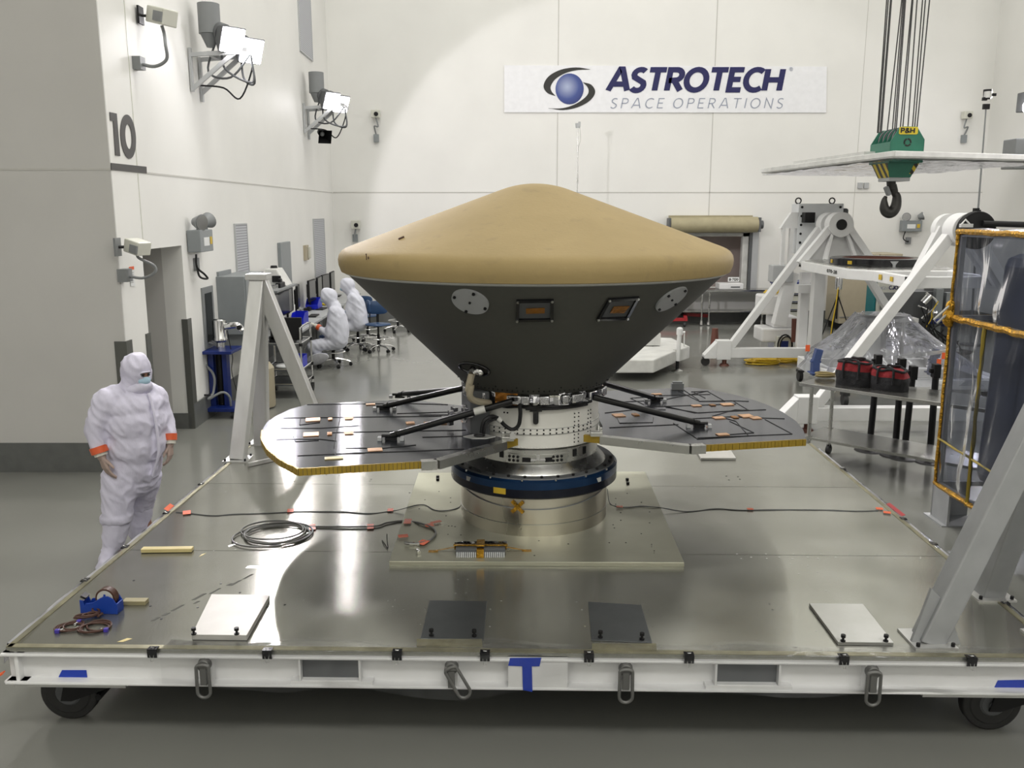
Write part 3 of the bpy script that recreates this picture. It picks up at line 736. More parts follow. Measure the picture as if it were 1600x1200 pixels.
# two right wall floodlights, one with glare entering the frame, and an added beam
def spot(loc, aim, e, size, blend=.5, r=.12, col=(1, .95, .98)):
    L_ = bpy.data.lights.new('flood', 'SPOT'); L_.energy = e; L_.spot_size = R(size); L_.spot_blend = blend; L_.shadow_soft_size = r; L_.color = col
    o = bpy.data.objects.new('flood_beam', L_); COL.objects.link(o); o.location = loc; o.rotation_euler = (Vector(aim)-Vector(loc)).to_track_quat('-Z', 'Y').to_euler()
spot((XR-.47, 12.65, 5.05), (3, 5, 0), 700, 120)
spot((XR-.6, 19.0, 4.95), (0, 14, 0), 800, 110)
spot((-3.3, 12.3, 5.0), (2.2, 21.7, 2.0), 650, 62, .12)  # added for the back wall glow, no lamp head of its own
t = thing('floodlight', 'floodlight on right wall whose glow cuts the right frame edge', 'floodlight', (XR, 19.4, 4.9), group='wall floodlights')
part('lamp_head', MB().box((XR-.35, 19.35, 4.95), (.5, .35, .4)), 'darkgrey', t, smooth=0, bevel=.02)
c = gy(1607, 167, 19.0)
part('lens', MB().sphere(c, (.12, .06, .14)), 'lens', t)
part('bracket', MB().beam((XR, 19.35, 4.7), (XR-.3, 19.35, 4.8), .06, .06), 'lightgrey', t)
t = thing('floodlight', 'floodlight on right wall outside the frame, nearer than the one at right frame edge', 'floodlight', (XR, 12.6, 4.9), group='wall floodlights')
part('lamp_head', MB().box((XR-.28, 12.65, 5.05), (.3, .35, .4)), 'darkgrey', t, smooth=0, bevel=.02)
part('lens', MB().box((XR-.435, 12.65, 5.05), (.01, .28, .32)), 'lens', t, smooth=0)
part('bracket', MB().beam((XR, 12.65, 4.8), (XR-.28, 12.65, 4.86), .06, .06), 'lightgrey', t, smooth=0)
one('wall_speaker', MB().box(gy(1600, 240, 19.2)+Vector((.1, .2, 0)), (.65, .5, .62)), 'midgrey', 'dark grey box at right frame edge behind the wrapped pan', 'equipment box', smooth=0, bevel=.02)
# high-bay lamps of the ceiling (above the frame)
def highbay(x, y, e, col=(1, .985, .93), z=11.9, size=2.4):
    t = thing('high_bay_lamp', 'high bay ceiling lamp over the clean room', 'ceiling lamp', (x, y, z), group='ceiling lamps')
    part('reflector', MB().lathe([(.3, z+.45), (.34, z+.42), (1.22, z+.05), (1.25, z+.02)], (x, y, 0), 32), 'alum', t)
    part('drop_rod', MB().cyl((x, y, z+.42), (x, y, CZ), .02, .02, 8), 'midgrey', t)
    L_ = bpy.data.lights.new('high_bay', 'AREA'); L_.shape = 'DISK'; L_.size = size; L_.energy = e; L_.color = col
    o = bpy.data.objects.new('high_bay_light', L_); COL.objects.link(o); o.location = (x, y, z)
# =====================  SPACECRAFT ON ITS STAND  =====================
SX, SY = 0.155, 6.07
SCEN = Vector((SX, SY, 0))
ship = thing('spacecraft', 'tan and dark grey saucer-shaped spacecraft with two solar wings, centre of platform', 'spacecraft', (SX, SY, 1.13))
AR = R(12)
def sc(u, v, z): return Vector((SX+u*math.cos(AR)-v*math.sin(AR), SY+u*math.sin(AR)+v*math.cos(AR), z))
def pol(r, deg, z): return Vector((SX+r*math.cos(R(deg)), SY+r*math.sin(R(deg)), z))
# heat shield: sphere-nosed 70 degree cone with rounded shoulder
prof = []
rn = .66; ang = R(20)
zt = 2.882
for i in range(13):
    a = ang*i/12; prof.append((rn*math.sin(a), zt-rn*(1-math.cos(a))))
r0, z0 = prof[-1]
r1 = 1.245
z1 = z0-(r1-r0)*math.tan(ang)
for k in (.2, .4, .6, .8): prof.append((r0+(r1-r0)*k, z0+(z1-z0)*k))
prof += [(r1, z1), (1.272, z1-.012), (1.295, z1-.028), (1.312, z1-.052), (1.318, z1-.08), (1.315, z1-.115), (1.300, 2.315), (1.290, 2.312), (1.26, 2.312)]
hs = part('heat_shield', MB().lathe(prof, SCEN, 160), 'heatshield', ship, smooth=40, label='tan sand-coloured blunt cone heat shield')
mb = MB()
for a, z, w in ((-118, 0, 1), (-121.5, .0, 1)):
    pass
q = Vector(gy(627, 373, 5.2))
# small tool marks on the shield
def shield_r(z):
    return None
def hit_cone(px, py):
    """pixel -> point on the conical part of the heat shield"""
    rr = ray(px, py); o = Vector((SX, SY, 0)); best = None
    for k in range(2000):
        t = 3+k*.002; p = Vector((0, 0, H))+rr*t
        r_ = math.hypot(p.x-SX, p.y-SY)
        z = z0-(r_-r0)*math.tan(ang) if r_ < r1 else z1-.06
        if (r_ <= r1 and p.z <= z) or (r_ <= 1.316 and r_ > r1 and p.z < z1): return p
    return gy(px, py, 5)
a = hit_cone(623, 374.5); b = hit_cone(631, 371)
part('tool_mark', MB().tube([a+Vector((0, -.004, .004)), b+Vector((0, -.004, .004))], .006, 6), 'brown', hs)
a = hit_cone(573, 406); 
mb = MB(); n_ = (Vector((a.x-SX, a.y-SY, 0))).normalized(); tv = Vector((-n_.y, n_.x, 0))
f = lambda x, y: a+n_*.004+tv*(x*.03)+Vector((0, 0, y*.035))
letters(mb, '1', f, .22, .2, n_*.002); mb.ribbon([(.65, .35), (1.2, .35)], .15, n_*.002, f); mb.ribbon([(.92, .1), (.92, .62)], .15, n_*.002, f)
part('hand_marking', mb, 'brown', hs, smooth=0)
a = hit_cone(1141, 402) 
# back shell
CB, CT = (.485, 1.535), (1.268, 2.305)
bs = part('back_shell', MB().lathe([(.40, 1.535), (CB[0], CB[1]), (CT[0], CT[1]), (1.272, 2.312), (1.2, 2.312)], SCEN, 160), 'cone', ship, smooth=40, label='dark olive grey conical back shell')
part('seal_ring', MB().lathe([(1.262, 2.296), (1.280, 2.304), (1.280, 2.313), (1.262, 2.313)], SCEN, 160), 'wirewhite', ship)
ca = math.atan2(CT[0]-CB[0], CT[1]-CB[1])           # lean of the cone wall
def cone_r(z): return CB[0]+(CT[0]-CB[0])*(z-CB[1])/(CT[1]-CB[1])
def hit_back(px, py):
    rr = ray(px, py)
    for k in range(2600):
        t = 3+k*.0015; p = Vector((0, 0, H))+rr*t
        if p.z < CT[1] and p.z > CB[1] and math.hypot(p.x-SX, p.y-SY) <= cone_r(p.z): return p
    return gy(px, py, 5)
def cone_frame(p):
    n = Vector((p.x-SX, p.y-SY, 0)).normalized(); nn = (n*math.cos(ca)-Vector((0, 0, 1))*math.sin(ca)).normalized()
    tu = Vector((-n.y, n.x, 0)); up = tu.cross(nn)*1.0
    if up.z < 0: up = -up
    return nn, tu, up
def on_back(pts, off):
    """pixels on the cone -> offset points"""
    out = []
    for x, y in pts:
        p = hit_back(x, y); nn, tu, up = cone_frame(p); out.append(p+nn*off)
    return out
def rect_ring(corners, inset, off, ext):
    c = sum((Vector((x, y, 0)) for x, y in corners), Vector())/4
    inner = [((x-c.x)*inset+c.x, (y-c.y)*(inset*.97)+c.y) for x, y in corners]
    O, I = on_back(corners, off), on_back(inner, off); mb = MB()
    nn = cone_frame(hit_back(c.x, c.y))[0]
    for i in range(4):
        j = (i+1) % 4; mb.poly([O[i], O[j], I[j], I[i]], nn*ext)
    return mb, inner
for cs, lab, kp in (([(807, 466.5), (865, 465.5), (864.5, 498.5), (806, 499.5)], 'black framed window with amber film, at middle front', [(822, 480), (851, 479), (851, 487), (822, 488)]),
                ([(950, 464.5), (998, 461.5), (980, 496), (931, 498)], 'black framed window with amber film, at the right front', [(958, 477), (983, 476), (974, 487), (952, 487)])):
    mb, inner = rect_ring(cs, .83, .006, .014)
    w = part('window_frame', mb, 'blackgloss', ship, smooth=0, label=lab)
    nn = cone_frame(hit_back(*inner[0]))[0]
    part('pane', MB().poly(on_back(inner, .003), nn*.004), 'darkgrey', w, smooth=0)
    part('amber_film', MB().poly(on_back(kp, .009), nn*.003), 'kaptondark', w, smooth=0)
    mb = MB()
    for x, y in cs:
        c = sum((Vector((a_, b_, 0)) for a_, b_ in cs), Vector())/4
        p = hit_back((x-c.x)*.92+c.x, (y-c.y)*.9+c.y); nn = cone_frame(p)[0]
        mb.cyl(p+nn*.015, p+nn*.026, .009, .007, 10)
    part('screw', mb, 'steel', w)
for cx, cy, lab in ((735, 470.5, 'round pale cover plate at left front'), (1048.5, 466.5, 'round pale cover plate at right front')):
    p = hit_back(cx, cy); nn, tu, up = cone_frame(p)
    pts = [p+tu*.108*math.cos(2*PI*i/36)+up*.108*math.sin(2*PI*i/36)-nn*.006 for i in range(36)]
    c_ = part('cover_plate', MB().poly(pts, nn*.016), 'lightgrey', ship, smooth=0, label=lab)
    mb = MB(); mb.cyl(p+nn*.008, p+nn*.018, .007, .007, 10)
    for k in range(4):
        q = p+tu*.092*math.cos(R(60+90*k))+up*.092*math.sin(R(60+90*k)); mb.cyl(q+nn*.008, q+nn*.02, .009, .009, 8)
    part('screw', mb, 'black', c_)
# access port with umbilical hose
p = hit_back(742, 575); nn, tu, up = cone_frame(p)
mb = MB().tube([p+tu*.115*math.cos(2*PI*i/30)+up*.062*math.sin(2*PI*i/30)+nn*.008 for i in range(30)], .009, 8, closed=True)
ap = part('access_port', mb, 'blackgloss', ship)
part('connector', MB().cyl(p-nn*.02, p+nn*.05, .035, .03, 14).sphere(p+tu*.05+nn*.02, (.03, .03, .03)), 'chrome', ap)
h0 = p+nn*.05
part('umbilical_hose', MB().tube(spline([h0, h0+nn*.05-Vector((0, 0, .06)), gy(736, 603, 5.44), gy(734, 618, 5.46), gy(742, 626, 5.5), gy(765, 630, 5.6)], 6), .022, 10), 'beige', ap)
# rivets round the lower edge of the cone
mb = MB()
for k in range(48):
    a = 180+k*180/47; 
    for dz in (.03, .055) if k % 4 == 0 else (.03,):
        z = CB[1]+dz; q = pol(cone_r(z), a, z); nn = cone_frame(q)[0]; mb.cyl(q-nn*.002, q+nn*.006, .005, .004, 6)
part('rivet_row', mb, 'black', ship)
# crumpled foil belt
def belt(r, z0_, z1_, amp, seed, a0=0, a1=360, n=150, m=7):
    mb = MB()
    def f(u, v):
        a = R(a0+(a1-a0)*u); z = z0_+(z1_-z0_)*v
        rr = r+amp*noise.noise(Vector((math.cos(a)*5+seed, math.sin(a)*5, z*18)))+amp*.6*noise.noise(Vector((math.cos(a)*17, math.sin(a)*17+seed, z*40)))
        return Vector((SX+rr*math.cos(a), SY+rr*math.sin(a), z+amp*.3*noise.noise(Vector((a*4, seed, v*3)))))
    return mb.grid(f, n, m)
part('foil_belt', belt(.475, 1.462, 1.55, .035, 3.3, n=90, m=4), 'foil', ship, smooth=12, label='crumpled silver foil belt under the back shell')
part('amber_blanket', belt(.495, 1.465, 1.54, .012, 8.1, 238, 256, 16, 6), 'kaptondark', ship, smooth=12)
for a, w in ((254, .10), (262, .06), (276, .07), (292, .05), (302, .09), (318, .08), (225, .09), (205, .09), (335, .09)):
    c = pol(.495, a, 1.503); rt = Matrix.Rotation(R(a+90), 3, 'Z')
    part('foil_wrapped_fitting', MB().box(c, (w, .06, .062), rot=rt), 'foil', ship, smooth=12, bevel=.01)
# white cruise stage barrel
CR = .452
cb = part('cruise_barrel', MB().lathe([(.30, 1.455), (CR, 1.455), (CR, 1.30), (CR+.006, 1.298), (CR+.006, 1.262), (CR, 1.26), (CR, 1.165), (CR-.03, 1.163), (.3, 1.163)], SCEN, 96), 'creamwhite', ship, smooth=30, label='riveted white barrel')
mb = MB()
def dot(a, z, r=.006, rr=CR): 
    q = pol(rr, a, z); n_ = Vector((math.cos(R(a)), math.sin(R(a)), 0)); mb.cyl(q-n_*.002, q+n_*.004, r, r, 8)
for k in range(19):
    a = 228+k*5.4
    dot(a, 1.292, .0055, CR+.006); dot(a, 1.268, .0055, CR+.006)
for a in (305, 309.5, 322, 326):
    for z in (1.385, 1.36, 1.33, 1.305, 1.24, 1.215, 1.19): dot(a, z, .0045)
for a, z in ((243, 1.40), (246, 1.40), (258, 1.385)): dot(a, z)
part('fastener', mb, 'black', cb)
mb = MB()
for k in range(46):
    a = 240+k*2.6; q = pol(CR-.002, a, 1.173); mb.sphere(q, .006, 6, 4)
part('rivet_row', mb, 'creamwhite', cb)
mb = MB()
for z in (1.300, 1.260): mb.lathe([(CR+.0065, z-.0015), (CR+.0078, z), (CR+.0065, z+.0015)], SCEN, 96)
part('seam_line', mb, 'midgrey', cb)
# black slot bracket and harness round the barrel
mb = MB()
mb.tube([pol(CR+.022, a, 1.450+.004*math.sin(a*.3)) for a in range(232, 325, 3)], .012, 8)
mb.tube([pol(CR+.028, a, 1.438) for a in range(262, 318, 3)], .008, 8)
part('harness', mb, 'black', ship)
c = pol(CR+.008, 270, 1.40); mb = MB().box(c+Vector((0, 0, -.01)), (.036, .02, .075)).cyl(c+Vector((0, .008, -.048)), c+Vector((0, -.012, -.048)), .018, .018, 14).box(c+Vector((0, -.004, .035)), (.08, .022, .03))
part('slot_bracket', mb, 'blackgloss', ship)
mb = MB().tube(spline([gy(812, 632, 5.55), gy(813, 648, 5.54), gy(810, 665, 5.54), gy(800, 671, 5.54), gy(788, 664, 5.54), gy(779, 654, 5.52), gy(768, 651, 5.48), gy(756, 658, 5.45), gy(752, 676, 5.45)], 6), .013, 8)
mb.tube(spline([gy(781, 655, 5.53), gy(770, 656, 5.48), gy(759, 664, 5.44), gy(756, 678, 5.44)], 6), .009, 8)
cbl = part('power_cable', mb, 'black', ship)
part('cable_tie', MB().cyl(gy(777, 653, 5.51), gy(782, 658, 5.52), .018, .018, 12), 'wirewhite', cbl)
# grey shroud box on the left side of the barrel (behind the near wing)
part('side_shroud', MB().poly([sc(-.50, -.28, 1.20), sc(-.38, -.33, 1.20), sc(-.30, .1, 1.20), sc(-.50, .1, 1.20)], (0, 0, .34)), 'darkgrey', ship, smooth=0, bevel=.01)
mb = MB()
random.seed(3)
for k in range(14):
    c = sc(-.50-random.random()*.12, -.30+random.random()*.2, 1.28+random.random()*.12); mb.box(c, (.03+.03*random.random(), .03, .03), rot=Matrix.Rotation(random.random()*3, 3, 'Z'))
part('thruster_cluster', mb, 'foil', ship)
# star tracker / antenna plate at the wing root
ctr = gy(749, 683, 5.36)
part('antenna_plate', MB().poly([ctr+Vector((math.cos(R(a))*.075*(1.35 if a in (0, 180) else 1), math.sin(R(a))*.06, 0)) for a in (0, 55, 125, 180, 235, 305)], (0, 0, .006)), 'alum', ship, smooth=0)
part('antenna_ring', MB().tube([ctr+Vector((.03*math.cos(i*PI/10), .022*math.sin(i*PI/10), .012)) for i in range(20)], .007, 6, closed=True), 'black', ship)
part('bracket', MB().box(gy(801, 681, 5.38), (.035, .03, .035)).box(gy(801, 676, 5.38), (.02, .02, .02)), 'alum', ship, smooth=0)
# solar wings
ZW = 1.25; TW = .042
half = [(.27, -.50), (.80, -.885), (1.60, -.885), (1.72, -.64), (1.80, -.40), (1.85, -.13), (1.862, .10), (1.84, .34), (1.79, .52), (1.70, .72), (1.56, .885), (.80, .885), (.40, .56), (.42, .30), (.47, .0), (.42, -.28)]
def wing(sg):
    P = [sc(sg*u, v if sg > 0 else -v if False else v, ZW) for u, v in half]
    if sg < 0: P = [sc(-u, v, ZW) for u, v in half]
    w = part('solar_wing', MB().poly([p-Vector((0, 0, TW)) for p in P], (0, 0, TW)), 'arr', ship, smooth=0, label='dark glossy solar wing, '+('right' if sg > 0 else 'left')+' side')
    # kapton edge tape: front and outer edges, ribbed
    mb = MB(); n = len(P)
    out = [1] if sg > 0 else list(range(1, 6))
    for i in out:
        a, b = P[i], P[(i+1) % n]
        if i == 1 : a = a+(b-a)*.02
        e = (b-a); L_ = e.length; e.normalize(); nrm = Vector((e.y, -e.x, 0))
        cc = sum(P, Vector())/n
        if nrm.dot(a-cc) < 0: nrm = -nrm
        k = max(1, int(L_/.024))
        for j in range(k):
            p0, p1 = a+e*L_*j/k, a+e*L_*(j+.9)/k
            mb.poly([p0, p1, p1+nrm*(.004+.002*(j % 2)), p0+nrm*(.004+.002*(j % 2))], (0, 0, -TW+.001))
        # slim roll-over of the tape on the top face
        mb.poly([a+Vector((0, 0, .001)), b+Vector((0, 0, .001)), b-nrm*.008+Vector((0, 0, .001)), a-nrm*.008+Vector((0, 0, .001))], (0, 0, .001))
    part('edge_tape', mb, 'olive2', w, smooth=0, label='amber ribbed edge tape')
    # aluminium edge channel along the chamfered inner front
    mb = MB()
    a, b, c_ = P[0], P[1], P[2]; q = b+(c_-b)*.12
    up = Vector((0, 0, 1))
    for s_, e_ in ((a+(b-a)*.1, b), (b, q)):
        d = (e_-s_).normalized(); nrm = Vector((d.y, -d.x, 0)); nrm = nrm if nrm.y < 0 else -nrm
        mb.beam(s_+nrm*.012+up*(-TW/2), e_+nrm*.012+up*(-TW/2), .026, TW+.012)
        mb.poly([s_+up*.002, e_+up*.002, e_-nrm*.035+up*.002, s_-nrm*.035+up*.002], up*.003)
    part('edge_channel', mb, 'steel', w, smooth=0)
    e_ = a+(b-a)*.1
    part('root_tape', MB().beam(a-(b-a).normalized()*.05+up*(-TW/2), e_+up*(-TW/2), .03, TW+.004), 'olive2', w, smooth=0)
    part('hinge_block', MB().box(a+(b-a)*.05+up*.018, (.08, .06, .03)).box(a+(b-a)*.05+up*.045+Vector((sg*.03, 0, 0)), (.02, .02, .03)), 'steel', w, smooth=0, bevel=.004)
    return w
mat('olive2', (.40, .27, .035), .35, metal=.45, noise_amt=.12)
wl = wing(-1); wr = wing(1)
def wires(w, lines, z=ZW+.002, r=.0024, m_='black', nm='wire_run'):
    mb = MB()
    for L_ in lines: mb.tube([gz(x, y, z) for x, y in L_], r, 5)
    part(nm, mb, m_, w)
wires(wl, [[(480, 632), (630, 630), (700, 632)], [(443, 653), (520, 652), (690, 650)], [(438, 669), (500, 669), (560, 665)], [(431, 687), (465, 686), (500, 686), (526, 689), (524, 711)],
           [(465, 712), (530, 709), (570, 708)], [(540, 700), (600, 700), (650, 695)], [(540, 708), (640, 705), (725, 701)], [(515, 676), (640, 673), (728, 672)], [(532, 633), (531, 655), (525, 678), (522, 700)],
           [(620, 646), (720, 643)], [(655, 648), (725, 648)], [(660, 683), (725, 681)], [(470, 652), (468, 664), (500, 660)], [(458, 681), (462, 690), (498, 688)]])
wires(wr, [[(945, 629), (1035, 625), (1105, 611)], [(1105, 611), (1133, 627), (1093, 627)], [(1060, 611), (1093, 627), (1145, 626), (1170, 627)], [(1080, 612), (1107, 611)], [(975, 636), (1030, 635), (1150, 631)],
           [(1012, 620), (985, 622), (1006, 632)], [(1145, 626), (1170, 641), (1197, 640)], [(1040, 636), (1092, 645), (1170, 640)], [(1030, 618), (1110, 616)], [(1038, 634), (1085, 645), (1195, 640)],
           [(1060, 655), (1140, 651), (1226, 654)], [(1113, 650), (1148, 640), (1170, 641)], [(952, 668), (1060, 663)], [(962, 648), (968, 661), (1020, 660), (1021, 652)], [(1052, 661), (1090, 686), (1170, 681), (1150, 658), (1122, 650)],
           [(1090, 684), (1238, 678), (1195, 655)], [(1140, 658), (1178, 676), (1125, 680)], [(945, 645), (990, 640), (1040, 640)], [(1068, 609), (1092, 625)], [(1083, 612), (1102, 622)]])
def tabs(w, items):
    for x, y, sx, sy, m_ in items:
        p = gz(x, y, ZW+.002)
        mb = MB().box(p+Vector((0, 0, .002)), (sx, sy, .005), rot=Matrix.Rotation(AR, 3, 'Z'))
        part('cell_tab', mb, m_, w, smooth=0)
tabs(wl, [(489, 656, .10, .10, 'copper'), (486, 679, .10, .10, 'copper'), (516, 655, .03, .07, 'kaptondark'), (515, 678, .03, .07, 'kaptondark'), (545, 654, .06, .07, 'copper'), (545, 677, .06, .07, 'copper'),
          (579, 632, .07, .04, 'copper'), (586, 703, .09, .07, 'copper'), (641, 661, .06, .06, 'copper'), (698, 661, .08, .06, 'copper'), (522, 716, .11, .05, 'cream'), (668, 661, .05, .05, 'kaptondark')])
tabs(wr, [(1026, 616, .08, .04, 'copper'), (1088, 634, .07, .05, 'copper'), (1136, 632, .09, .07, 'copper'), (1113, 633, .04, .05, 'kaptondark'), (967, 649, .08, .09, 'copper'), (993, 648, .04, .07, 'kaptondark'),
          (1123, 653, .08, .06, 'copper'), (1166, 650, .09, .09, 'copper'), (1148, 652, .04, .06, 'kaptondark'), (1180, 653, .07, .07, 'copper'), (1129, 679, .08, .05, 'copper'), (1108, 667, .03, .03, 'copper')])
p = gz(1058, 609, ZW)
part('connector_block', MB().box(p+Vector((0, 0, .03)), (.10, .05, .05)).box(p+Vector((0, 0, .06)), (.08, .03, .02)), 'midgrey', wr, smooth=0)
# struts from the belt out to the wings
def strut(a, b, lab=None, cuff=None):
    s_ = part('strut', MB().cyl(a, b+Vector((0, 0, .03)), .021, .021, 14).cyl(b+(a-b)*.06+Vector((0, 0, .03)), b+Vector((0, 0, .03)), .024, .012, 12), 'composite', ship)
    part('strut_foot', MB().box(b+Vector((0, 0, .012)), (.075, .035, .018)).cyl(b+Vector((-.06, 0, .03)), b+Vector((.06, 0, .03)), .010, .010, 8), 'black', s_, smooth=0)
    for k_ in (-1, 1): part('foot_pad', MB().box(b+Vector((.072*k_, 0, .012)), (.026, .04, .022)), 'lightgrey', s_, smooth=0)
    return s_
A_ = lambda x, y, yy: gy(x, y, yy)
strut(pol(.50, 190, 1.50), gz(601, 641, ZW))
s_ = strut(gy(800, 627, 5.52), gz(611, 688, ZW))
a_, b_ = gy(800, 627, 5.52), gz(611, 688, ZW)+Vector((0, 0, .03))
part('white_cuff', MB().cyl(a_+(b_-a_)*.22, a_+(b_-a_)*.31, .026, .026, 14), 'wirewhite', s_)
strut(pol(.50, 12, 1.50), gz(1024, 628, ZW))
strut(pol(.515, 318, 1.49), gz(1092, 668, ZW))
strut(pol(.50, 170, 1.46), gz(625, 622, ZW)); 

# ---- stand the spacecraft is clamped to ----
st = thing('rotation_stand', 'polished metal drum stand with dark blue clamp ring carrying the spacecraft', 'stand', (SX, SY, .58))
part('drum', MB().lathe([(.52, .58), (.52, .86), (.45, .86)], SCEN, 96), 'polished', st, smooth=30, label='brushed gold-tinted metal drum')
part('drum_flange', MB().lathe([(.40, .66), (.523, .660), (.523, .664), (.52, .666)], SCEN, 96), 'steel', st)
part('clamp_ring', MB().lathe([(.50, .985), (.572, .985), (.588, .97), (.588, .922), (.50, .922)], SCEN, 96), 'blueanod', st, smooth=30, label='blue anodised clamp ring')
part('lower_ring', MB().lathe([(.50, .922), (.588, .922), (.588, .868), (.575, .856), (.45, .856)], SCEN, 96), 'navy', st, smooth=30)
part('top_race', MB().lathe([(.475, .995), (.565, .993), (.57, .985), (.50, .98)], SCEN, 96), 'darkgrey', st, smooth=30)
ad = part('adapter_ring', MB().lathe([(.435, 1.163), (.448, 1.15), (.448, 1.06), (.47, 1.035), (.50, 1.005), (.51, .99)], SCEN, 96), 'steel', st, smooth=25, label='bright steel adapter ring')
mb = MB()
for k in range(16):
    a = 182+k*11.5; q = pol(.545, a, .998); mb.cyl(q-Vector((0, 0, .006)), q+Vector((0, 0, .008)), .010, .010, 8)
part('bolt_ring', mb, 'black', st)
mb = MB()
for k in range(8):
    a = 195+k*22; q = pol(.578, a, .98); mb.cyl(q, q+Vector((0, 0, .010)), .007, .007, 8)
part('cap_screws', mb, 'steel', st)
# separation-band hardware in the adapter
def curved_box(a0, a1, z0_, z1_, r_in, r_out, n=8):
    mb = MB()
    for k in range(n):
        b0, b1 = a0+(a1-a0)*k/n, a0+(a1-a0)*(k+1)/n
        mb.poly([pol(r_in, b0, z0_), pol(r_out, b0, z0_), pol(r_out, b1, z0_), pol(r_in, b1, z0_)], (0, 0, z1_-z0_))
    return mb
part('clamp_band_plate', curved_box(246, 298, 1.062, 1.125, .445, .458), 'steel', ad, smooth=0)
mb = MB()
for a0 in (248, 285):
    for r_ in range(2):
        for k in range(3):
            a = a0+k*3.6+ (0 if a0 == 248 else 0); q = pol(.458, a, 1.108-.026*r_); n_ = Vector((math.cos(R(a)), math.sin(R(a)), 0)); mb.cyl(q, q+n_*.003, .010, .010, 10)
for a0, a1 in ((259, 266), (278, 284)):
    m2 = curved_box(a0, a1, 1.075, 1.105, .455, .461, 2); 
    me_ = bpy.data.meshes.new('t'); m2.bm.to_mesh(me_); mb.bm.from_mesh(me_); m2.bm.free(); bpy.data.meshes.remove(me_)
part('band_slot', mb, 'black', ad, smooth=0)
part('tension_bolt', MB().cyl(pol(.468, 266, 1.092), pol(.468, 278, 1.092), .007, .007, 10).box(pol(.466, 272, 1.11), (.02, .02, .04)), 'chrome', ad)
for a in (238, 314, 326, 300):
    pass
mb = MB()
for a in (240, 306, 318):
    q = pol(.447, a, 1.115); mb.box(q, (.03, .012, .05), rot=Matrix.Rotation(R(a+90), 3, 'Z'))
part('adapter_slot', mb, 'black', ad, smooth=0)
q = pol(.590, 247, .92); part('yellow_label', curved_box(242, 250.5, .885, .925, .587, .590, 3), 'labelyel', st, smooth=0)
for a, s_ in ((221, 1), (316, -1)):
    mb = MB(); rr = .590
    mb.poly([pol(rr, a-2.2, .955), pol(rr, a+2.2, .955), pol(rr, a+2.2-(s_ > 0)*1.5, .925), pol(rr, a-2.2+(s_ < 0)*1.5, .925)], (math.cos(R(a))*.002, math.sin(R(a))*.002, 0))
    part('white_label', mb, 'wirewhite', st, smooth=0)
mb = MB().tube(spline([pol(.524, 205, .82)]+[pol(.524, a, .82-.05*math.sin(R((a-205)/130*180))) for a in range(215, 330, 8)]+[pol(.53, 335, .83)], 3), .0035, 6)
part('sensor_wire', mb, 'midgrey', st)
q = pol(.525, 257, .785); n_ = Vector((math.cos(R(257)), math.sin(R(257)), 0)); tv = Vector((-n_.y, n_.x, 0)); mb = MB()
for s1_ in (-1, 1):
    d = (tv*s1_+Vector((0, 0, 1))).normalized(); e = d.cross(n_)
    mb.poly([q-d*.055-e*.012, q+d*.055-e*.012, q+d*.055+e*.012, q-d*.055+e*.012], n_*(.004+.001*s1_))
part('amber_tape_cross', mb, 'kapton', st, smooth=0)
# =====================  TRANSPORT PLATFORM  =====================
mat('scuff', (.10, .10, .09), .8)
plat = thing('transport_platform', 'large low white-framed platform with a scuffed metal deck on casters, under the spacecraft', 'platform', PFC, PFA)
X0, X1, Y0, Y1 = -2.64, 2.64, -2.04, 2.03
def plb(mb, a, b):
    """box given by two corners in platform coordinates"""
    a, b = Vector(a), Vector(b); c = PFM @ ((a+b)/2)
    return mb.box(c, [abs(b[i]-a[i]) for i in range(3)], rot=PFM.to_3x3())
# deck of four long plates with open seams
ys = [Y0, -.62+.0, .66, 1.26, Y1]
ys = [Y0, (PFM.inverted() @ gz(800, 864, DK)).y, (PFM.inverted() @ gz(600, 757, DK)).y, Y1]
mb = MB()
for i in range(3):
    plb(mb, (X0, ys[i]+.0025, DK-.018), (X1, ys[i+1]-.0025, DK))
plb(mb, (X0+.01, Y0+.01, DK-.03), (X1-.01, Y1-.01, DK-.0185))
mat('olivestrip', (.34, .32, .22), .4, metal=.7, noise_amt=.2, nscale=12); mat('cablegrey', (.16, .16, .155), .38, noise_amt=.1); mat('bluepaint2', (.01, .05, .33), .4); mat('hookgrey', (.13, .13, .125), .45, metal=.3); mat('alumgrey', (.40, .41, .42), .5, metal=.4, noise_amt=.06); mat('olivewood', (.33, .29, .16), .5)
part('deck', mb, 'deck', plat, smooth=0, label='scuffed metal deck plates')
mb = MB()
plb(mb, (X0+.005, Y0-.001, DK), (X1, Y0+.035, DK+.004)); plb(mb, (X0, Y0, DK), (X0+.03, Y1, DK+.004)); plb(mb, (X1-.03, Y0, DK), (X1, Y1, DK+.004))
part('edge_strip', mb, 'olivestrip', plat, smooth=0)
# frame beams: channel section, web set back
mb = MB(); ZB = .352
for y, d in ((Y0, 1), (Y1, -1)):
    plb(mb, (X0-.03, y-.012*d, DK-.045), (X1+.03, y+.09*d, DK-.0305))
    plb(mb, (X0-.02, y+.045*d, ZB+.01), (X1+.02, y+.060*d, DK-.045))
    plb(mb, (X0-.02, y-.012*d, ZB), (X1+.02, y+.09*d, ZB+.014))
for x, d in ((X0, 1), (X1, -1)):
    plb(mb, (x-.03*d, Y0+.0, DK-.045), (x+.09*d, Y1, DK-.0305)); plb(mb, (x+.045*d, Y0+.05, ZB), (x+.06*d, Y1-.05, DK-.045)); plb(mb, (x-.03*d, Y0, ZB), (x+.09*d, Y1, ZB+.014))
for x in (-1.3, 0, 1.3): plb(mb, (x-.05, Y0+.1, ZB), (x+.05, Y1-.1, DK-.04))
plb(mb, (X0+.03, Y0+.004, ZB), (X0+.05, Y0+.05, DK-.03)); 
